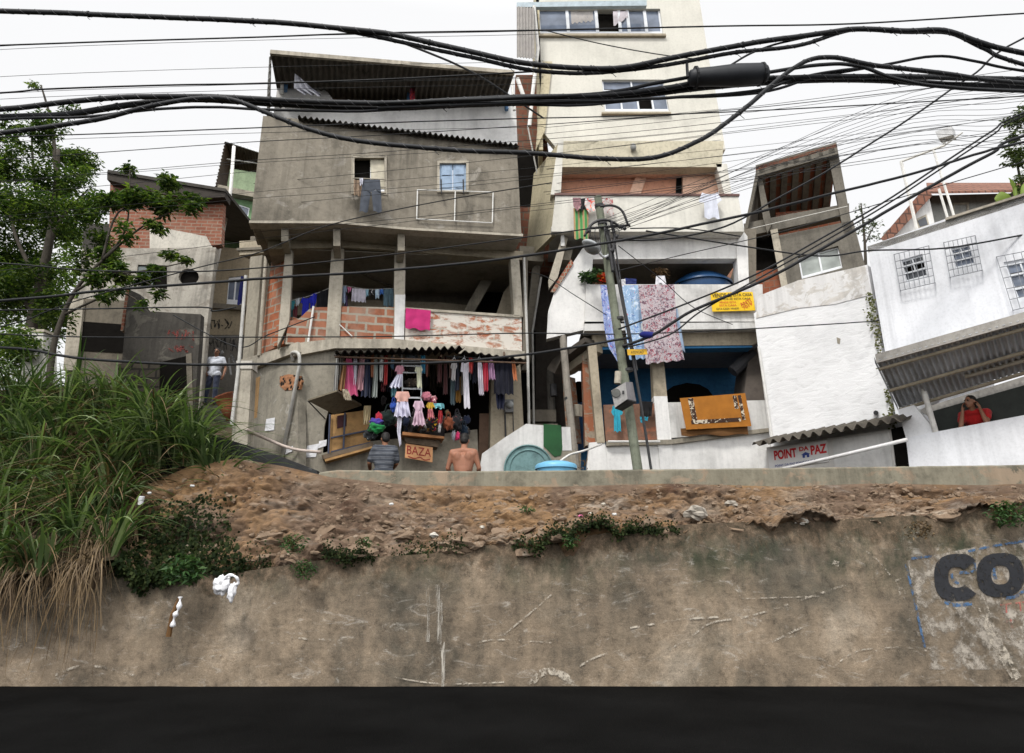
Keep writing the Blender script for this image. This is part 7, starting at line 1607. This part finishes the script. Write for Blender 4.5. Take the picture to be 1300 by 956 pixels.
def person(loc, face, label, skin, J, head_rot=(0, 0, 0), shirt_m=None, trouser_m=None, sleeve=.55, shoe_m=None, stripe=False, voxel=.011, hair_len=1.0, glasses=False, size=1.0):
    """figure facing +Y before turning by face (radians about Z); J: joints in metres"""
    root = thing('person', loc, label, 'person')
    M = Matrix.Translation(Vector(loc)) @ Matrix.Rotation(face, 4, 'Z') @ Matrix.Scale(size, 4)
    j = {k: Vector(v) for k, v in J.items()}
    body = MB()
    def torso(mb, d=0):
        w = j['waist']; c = j['chest']; n = j['neck']; pl = j['pelvis']
        ax = (j['sr']-j['sl']).normalized()
        mb.capsule(pl-ax*.075, pl+ax*.075, .105+d, .105+d); mb.capsule(pl, w, .12+d, .115+d); mb.capsule(w-ax*.05, w+ax*.05, .095+d, .095+d)
        mb.capsule(w-ax*.055, c-ax*.075, .10+d, .115+d); mb.capsule(w+ax*.055, c+ax*.075, .10+d, .115+d); mb.capsule(w, c, .11+d, .115+d)
        mb.capsule(c-ax*.06, j['sl']-Z*.02, .105+d, .062+d); mb.capsule(c+ax*.06, j['sr']-Z*.02, .105+d, .062+d)
        mb.capsule(n-Z*.045, j['sl'], .058+d*.6, .055+d); mb.capsule(n-Z*.045, j['sr'], .058+d*.6, .055+d)
    torso(body)
    ax_ = (j['sr']-j['sl']).normalized()
    for s_ in ((-1, 1) if not shirt_m else ()): body.ball(j['chest']+ax_*(.085*s_)+V3(0, -.095, .03), .058, .03, .085, 10, 8); body.ball(j['chest']+ax_*(.04*s_)+V3(0, -.088, -.12), .03, .028, .12, 10, 8)
    for s in 'lr':
        sh, el, wr_ = j['s'+s], j['e'+s], j['w'+s]
        body.capsule(sh, sh.lerp(el, .45), .056, .047); body.capsule(sh.lerp(el, .45), el, .047, .038); body.capsule(el, el.lerp(wr_, .35), .039, .039); body.capsule(el.lerp(wr_, .35), wr_, .039, .026)
        hp, kn, an = j['h'+s], j['k'+s], j['a'+s]
        body.capsule(hp, kn, .088, .056); body.capsule(kn, kn.lerp(an, .35), .054, .056); body.capsule(kn.lerp(an, .35), an, .056, .036)
        fw = V3(0, 1, 0) if 'foot' not in j else j['foot']
        body.capsule(an-Z*.045-fw*.03, an-Z*.055+fw*.15, .035, .03)
    # neck and head
    hc = j['head']; HR = Matrix.Rotation(head_rot[2], 3, 'Z') @ Matrix.Rotation(head_rot[0], 3, 'X') @ Matrix.Rotation(head_rot[1], 3, 'Y')
    h = lambda x, y, z: hc + HR @ V3(x, y, z)
    body.capsule(j['neck']-Z*.03, hc-Z*.06, .058, .052)
    body.ball(h(0, -.008, .03), .074, .093, .088, 16, 12, HR); body.ball(h(0, .018, -.035), .060, .072, .078, 14, 10, HR); body.ball(h(0, .045, -.085), .036, .036, .03, 10, 8, HR)
    body.capsule(h(0, .088, .012), h(0, .105, -.026), .010, .016); body.ball(h(.016, .094, -.03), .009); body.ball(h(-.016, .094, -.03), .009)
    body.capsule(h(-.04, .078, .022), h(.04, .078, .022), .013, .013); body.capsule(h(-.016, .086, -.057), h(.016, .086, -.057), .010, .010); body.capsule(h(-.014, .084, -.066), h(.014, .084, -.066), .010, .010)
    for s in (-1, 1): body.ball(h(s*.074, -.006, -.008), .012, .02, .032, 8, 8, HR)
    # hands: palm, four bent fingers of unequal length, thumb off the side
    for s, sg in (('l', -1), ('r', 1)):
        wr_ = j['w'+s]; d = (wr_-j['e'+s]).normalized() if 'd'+s not in j else j['d'+s].normalized()
        pn = (j['p'+s] if 'p'+s in j else V3(-sg, 0, 0)); pn = (pn - d*pn.dot(d)).normalized()     # palm faces pn
        sd_ = d.cross(pn).normalized()
        if sd_.dot(V3(0, 1, 0)) < 0 and 'p'+s not in j: sd_ = -sd_
        pc = wr_ + d*.045
        body.capsule(wr_-d*.01, pc+d*.0, .026, .024); 
        for k in range(4): body.capsule(wr_+d*.015+sd_*(.012*(k-1.5)), wr_+d*.085+sd_*(.019*(k-1.5)), .015, .011)
        for k, L in enumerate((.058, .072, .078, .070)):
            a0 = wr_ + d*.085 + sd_*(.019*(k-1.5)); a1 = a0 + d*L*.45 + pn*L*.12; a2 = a1 + d*L*.3 + pn*L*.22; a3 = a2 + d*L*.16+pn*L*.22
            body.capsule(a0, a1, .0095, .009); body.capsule(a1, a2, .009, .0085); body.capsule(a2, a3, .0085, .0075)
        t0_ = wr_ + d*.025 + sd_*.026; t1 = t0_ + d*.03 + sd_*.024 + pn*.012; t2 = t1 + d*.034 + sd_*.006 + pn*.012
        body.capsule(t0_, t1, .013, .0105); body.capsule(t1, t2, .0105, .0085)
    vs, fs = remeshed(body, voxel, 3)
    eyes = [h(-.031, .082, .004), h(.031, .082, .004)]; brow = [h(s*x, .092, .026) for s in (-1, 1) for x in (.02, .032, .044)]; mouth = [h(x, .096, -.061) for x in (-.02, -.01, 0, .01, .02)]
    mb = MB(); mb.v = [M @ v for v in vs]; mb.f = fs; mb.mi = []
    for q in fs:
        c = sum((vs[i] for i in q), Vector())/len(q); k = 0
        if (c-hc).length < .16:
            if min((c-e).length for e in eyes) < .013: k = 1
            elif min((c-e).length for e in brow) < .009: k = 3
            elif min((c-e).length for e in mouth) < .009: k = 2
        mb.mi.append(k)
    mk('body', mb, [skin_m(skin), EYE, LIP, HAIRB], root, smooth=True)
    # hair: cap over the back and top of the skull
    hb = MB(); hb.ball(h(0, -.017, .043), .080, .094, .086, 16, 12, HR); hb.ball(h(0, -.045, .0), .074, .062, .085*hair_len, 14, 10, HR)
    hv, hf = remeshed(hb, .012, 2)
    hv = [v + (v-hc).normalized()*.006*noise.noise(v*55) for v in hv]
    m3 = MB(); m3.v = [M @ v for v in hv]; m3.f = hf; m3.mi = [0]*len(hf); mk('hair', m3, HAIRB, root, smooth=True)
    def garment(nm, gb, mat, vox=.013, sm=4, wr=.006):
        v2, f2 = remeshed(gb, vox, sm)
        v2 = [v + Vector((noise.noise(v*9), noise.noise(v*9+V3(5, 0, 0)), 0))*wr*1.6 + Vector((0, 1, 0))*(.009*noise.noise(Vector((v.x*5, v.y*3, v.z*16+v.x*9))) if wr else 0) for v in v2]
        m4 = MB(); m4.v = [M @ v for v in v2]; m4.f = f2; m4.mi = [0]*len(f2); return mk(nm, m4, mat, root, smooth=True)
    if shirt_m:
        gb = MB(); torso(gb, .014); pl = j['pelvis']; ax = (j['sr']-j['sl']).normalized()
        gb.capsule(pl-ax*.08-Z*.0, pl+ax*.08-Z*.0, .122, .122)
        for s in 'lr': gb.capsule(j['s'+s], j['s'+s].lerp(j['e'+s], sleeve), .074, .068)
        garment('tshirt', gb, shirt_m)
    if trouser_m:
        gb = MB(); pl = j['pelvis']; ax = (j['sr']-j['sl']).normalized(); gb.capsule(pl-ax*.08, pl+ax*.08, .118, .118); gb.capsule(pl, j['waist']-Z*.05, .126, .115)
        for s in 'lr': gb.capsule(j['h'+s], j['k'+s], .103, .074); gb.capsule(j['k'+s], j['a'+s]+Z*.02, .074, .062)
        garment('trousers', gb, trouser_m)
    if shoe_m:
        fw = V3(0, 1, 0)
        for s in 'lr':
            gb = MB(); gb.capsule(j['a'+s]-Z*.03-fw*.045, j['a'+s]-Z*.035+fw*.16, .05, .042); gb.capsule(j['a'+s], j['a'+s]-Z*.03, .046, .05); garment('shoe', gb, shoe_m, .012, 2, 0)
    if glasses:
        gm = MB()
        for s in (-1, 1): gm.ball(h(s*.032, .094, .004), .025, .008, .018, 10, 6, HR)
        gm.capsule(h(-.01, .1, .008), h(.01, .1, .008), .004, .004, 6)
        m5 = MB(); m5.v = [M @ v for v in gm.v]; m5.f = gm.f; m5.mi = gm.mi; mk('sunglasses', m5, plain('black_lens', (.01, .01, .01, 1), .15, 0), root, smooth=True)
    return root
LEGS = dict(hl=(-.09, 0, .90), hr=(.09, 0, .90), kl=(-.11, .02, .49), kr=(.11, .02, .49), al=(-.12, -.02, .09), ar=(.12, -.02, .09), pelvis=(0, 0, .93), waist=(0, 0, 1.08), chest=(0, .0, 1.26), neck=(0, -.01, 1.46), sl=(-.185, -.01, 1.39), sr=(.185, -.01, 1.39), head=(0, .02, 1.60))
BROWN = (.22, .105, .06, 1); TAN = (.36, .19, .115, 1)
DENIM = cm(52, 60, 82); DKSH = plain('dark_shoe', (.03, .028, .026, 1), .6)
# man on the stairs
c = FS.hit(266, 515, -.25)
J1 = dict(LEGS, el=(-.29, -.04, 1.12), wl=(-.30, .06, .88), er=(.31, -.08, 1.13), wr=(.20, .07, .94), kl=(-.12, .05, .49), al=(-.13, .03, .09), kr=(.13, .02, .50), ar=(.15, 0, .09))
person(c, pi, 'man in white T-shirt and dark jeans standing at the foot of the dark stairs', BROWN, J1, shirt_m=cm(205, 210, 222), trouser_m=DENIM, shoe_m=DKSH, glasses=True, sleeve=.6, size=.97)
# man in the striped shirt, back turned
m = N('striped_knit'); sp = m.n('ShaderNodeSeparateXYZ'); m.l(m.tc.outputs['Object'], sp.inputs[0])
fz = m.math('FRACT', m.math('MULTIPLY', m.math('ADD', sp.outputs[2], m.math('MULTIPLY', m.noise(m.tc.outputs['Object'], 4), .03)), 13.0)); 
m.col(m.mix(.6, m.ramp(fz, [(0, rgb(60, 64, 72)), (.5, rgb(72, 76, 84)), (.55, rgb(118, 122, 128)), (.75, rgb(50, 53, 60)), (.82, rgb(105, 108, 115))]), m.ramp(m.noise(m.tc.outputs['Object'], 7), [(.3, g(.6)), (.6, g(1))]), 'MULTIPLY'))
c = P(487, 596, 11.2); zt = P(487, 546.5, 11.2).z; base = Vector((c.x, c.y, zt-1.70*.93))
J2 = dict(LEGS, head=(.0, .10, 1.56), neck=(0, .03, 1.43), chest=(0, .03, 1.25), sl=(-.165, .01, 1.37), sr=(.165, .02, 1.37), el=(-.25, .04, 1.12), wl=(-.23, .26, 1.02), er=(.22, .09, 1.13), wr=(.16, .28, 1.05))
person(base, radians(12), 'man in grey striped shirt seen from behind beside the shop counter', BROWN, J2, head_rot=(-.35, 0, .25), shirt_m=m.m, trouser_m=DENIM, shoe_m=DKSH, sleeve=.75, size=.93)
# bare backed man
c = P(588, 596, 11.0); zt = P(588, 548.5, 11.0).z; base = Vector((c.x, c.y, zt-1.70*.97))
J3 = dict(LEGS, head=(.0, .09, 1.57), neck=(0, .02, 1.43), chest=(0, .02, 1.25), sl=(-.185, 0, 1.36), sr=(.185, 0, 1.36), el=(-.26, .02, 1.10), wl=(-.22, .22, .98), er=(.26, .02, 1.10), wr=(.22, .22, .98))
person(base, radians(-4), 'bare backed man seen from behind in front of the shop doorway', (.34, .155, .095, 1), J3, head_rot=(-.3, 0, 0), trouser_m=cm(60, 70, 90), shoe_m=DKSH, size=.97)
# man in red leaning on the terrace parapet
top = RB.hit(1236, 543, .30); fz_ = top.z - 1.0*.86
base = Vector((top.x, top.y, fz_)) + RB.n*(-.36)
ang = math.atan2(RB.n.y, RB.n.x) - pi/2 
J4 = dict(LEGS, pelvis=(0, -.05, .92), hl=(-.09, -.05, .9), hr=(.09, -.05, .9), waist=(0, .0, 1.06), chest=(0, .10, 1.19), neck=(0, .19, 1.36), sl=(-.19, .15, 1.29), sr=(.19, .15, 1.29), head=(.0, .25, 1.49),
          er=(.20, .36, 1.05), wr=(.135, .30, 1.34), el=(-.20, .36, 1.05), wl=(-.13, .29, 1.34), dr=(-.12, -.16, 1), dl=(.10, -.16, 1), pr=(-1, -.1, .1), pl=(1, -.1, .1))
person(base, ang, 'man in red shirt leaning on the terrace parapet with his hands to his face', (.24, .115, .07, 1), J4, head_rot=(.1, 0, -.55), shirt_m=cm(190, 22, 22), trouser_m=DENIM, shoe_m=DKSH, voxel=.009, sleeve=.45, size=.86)
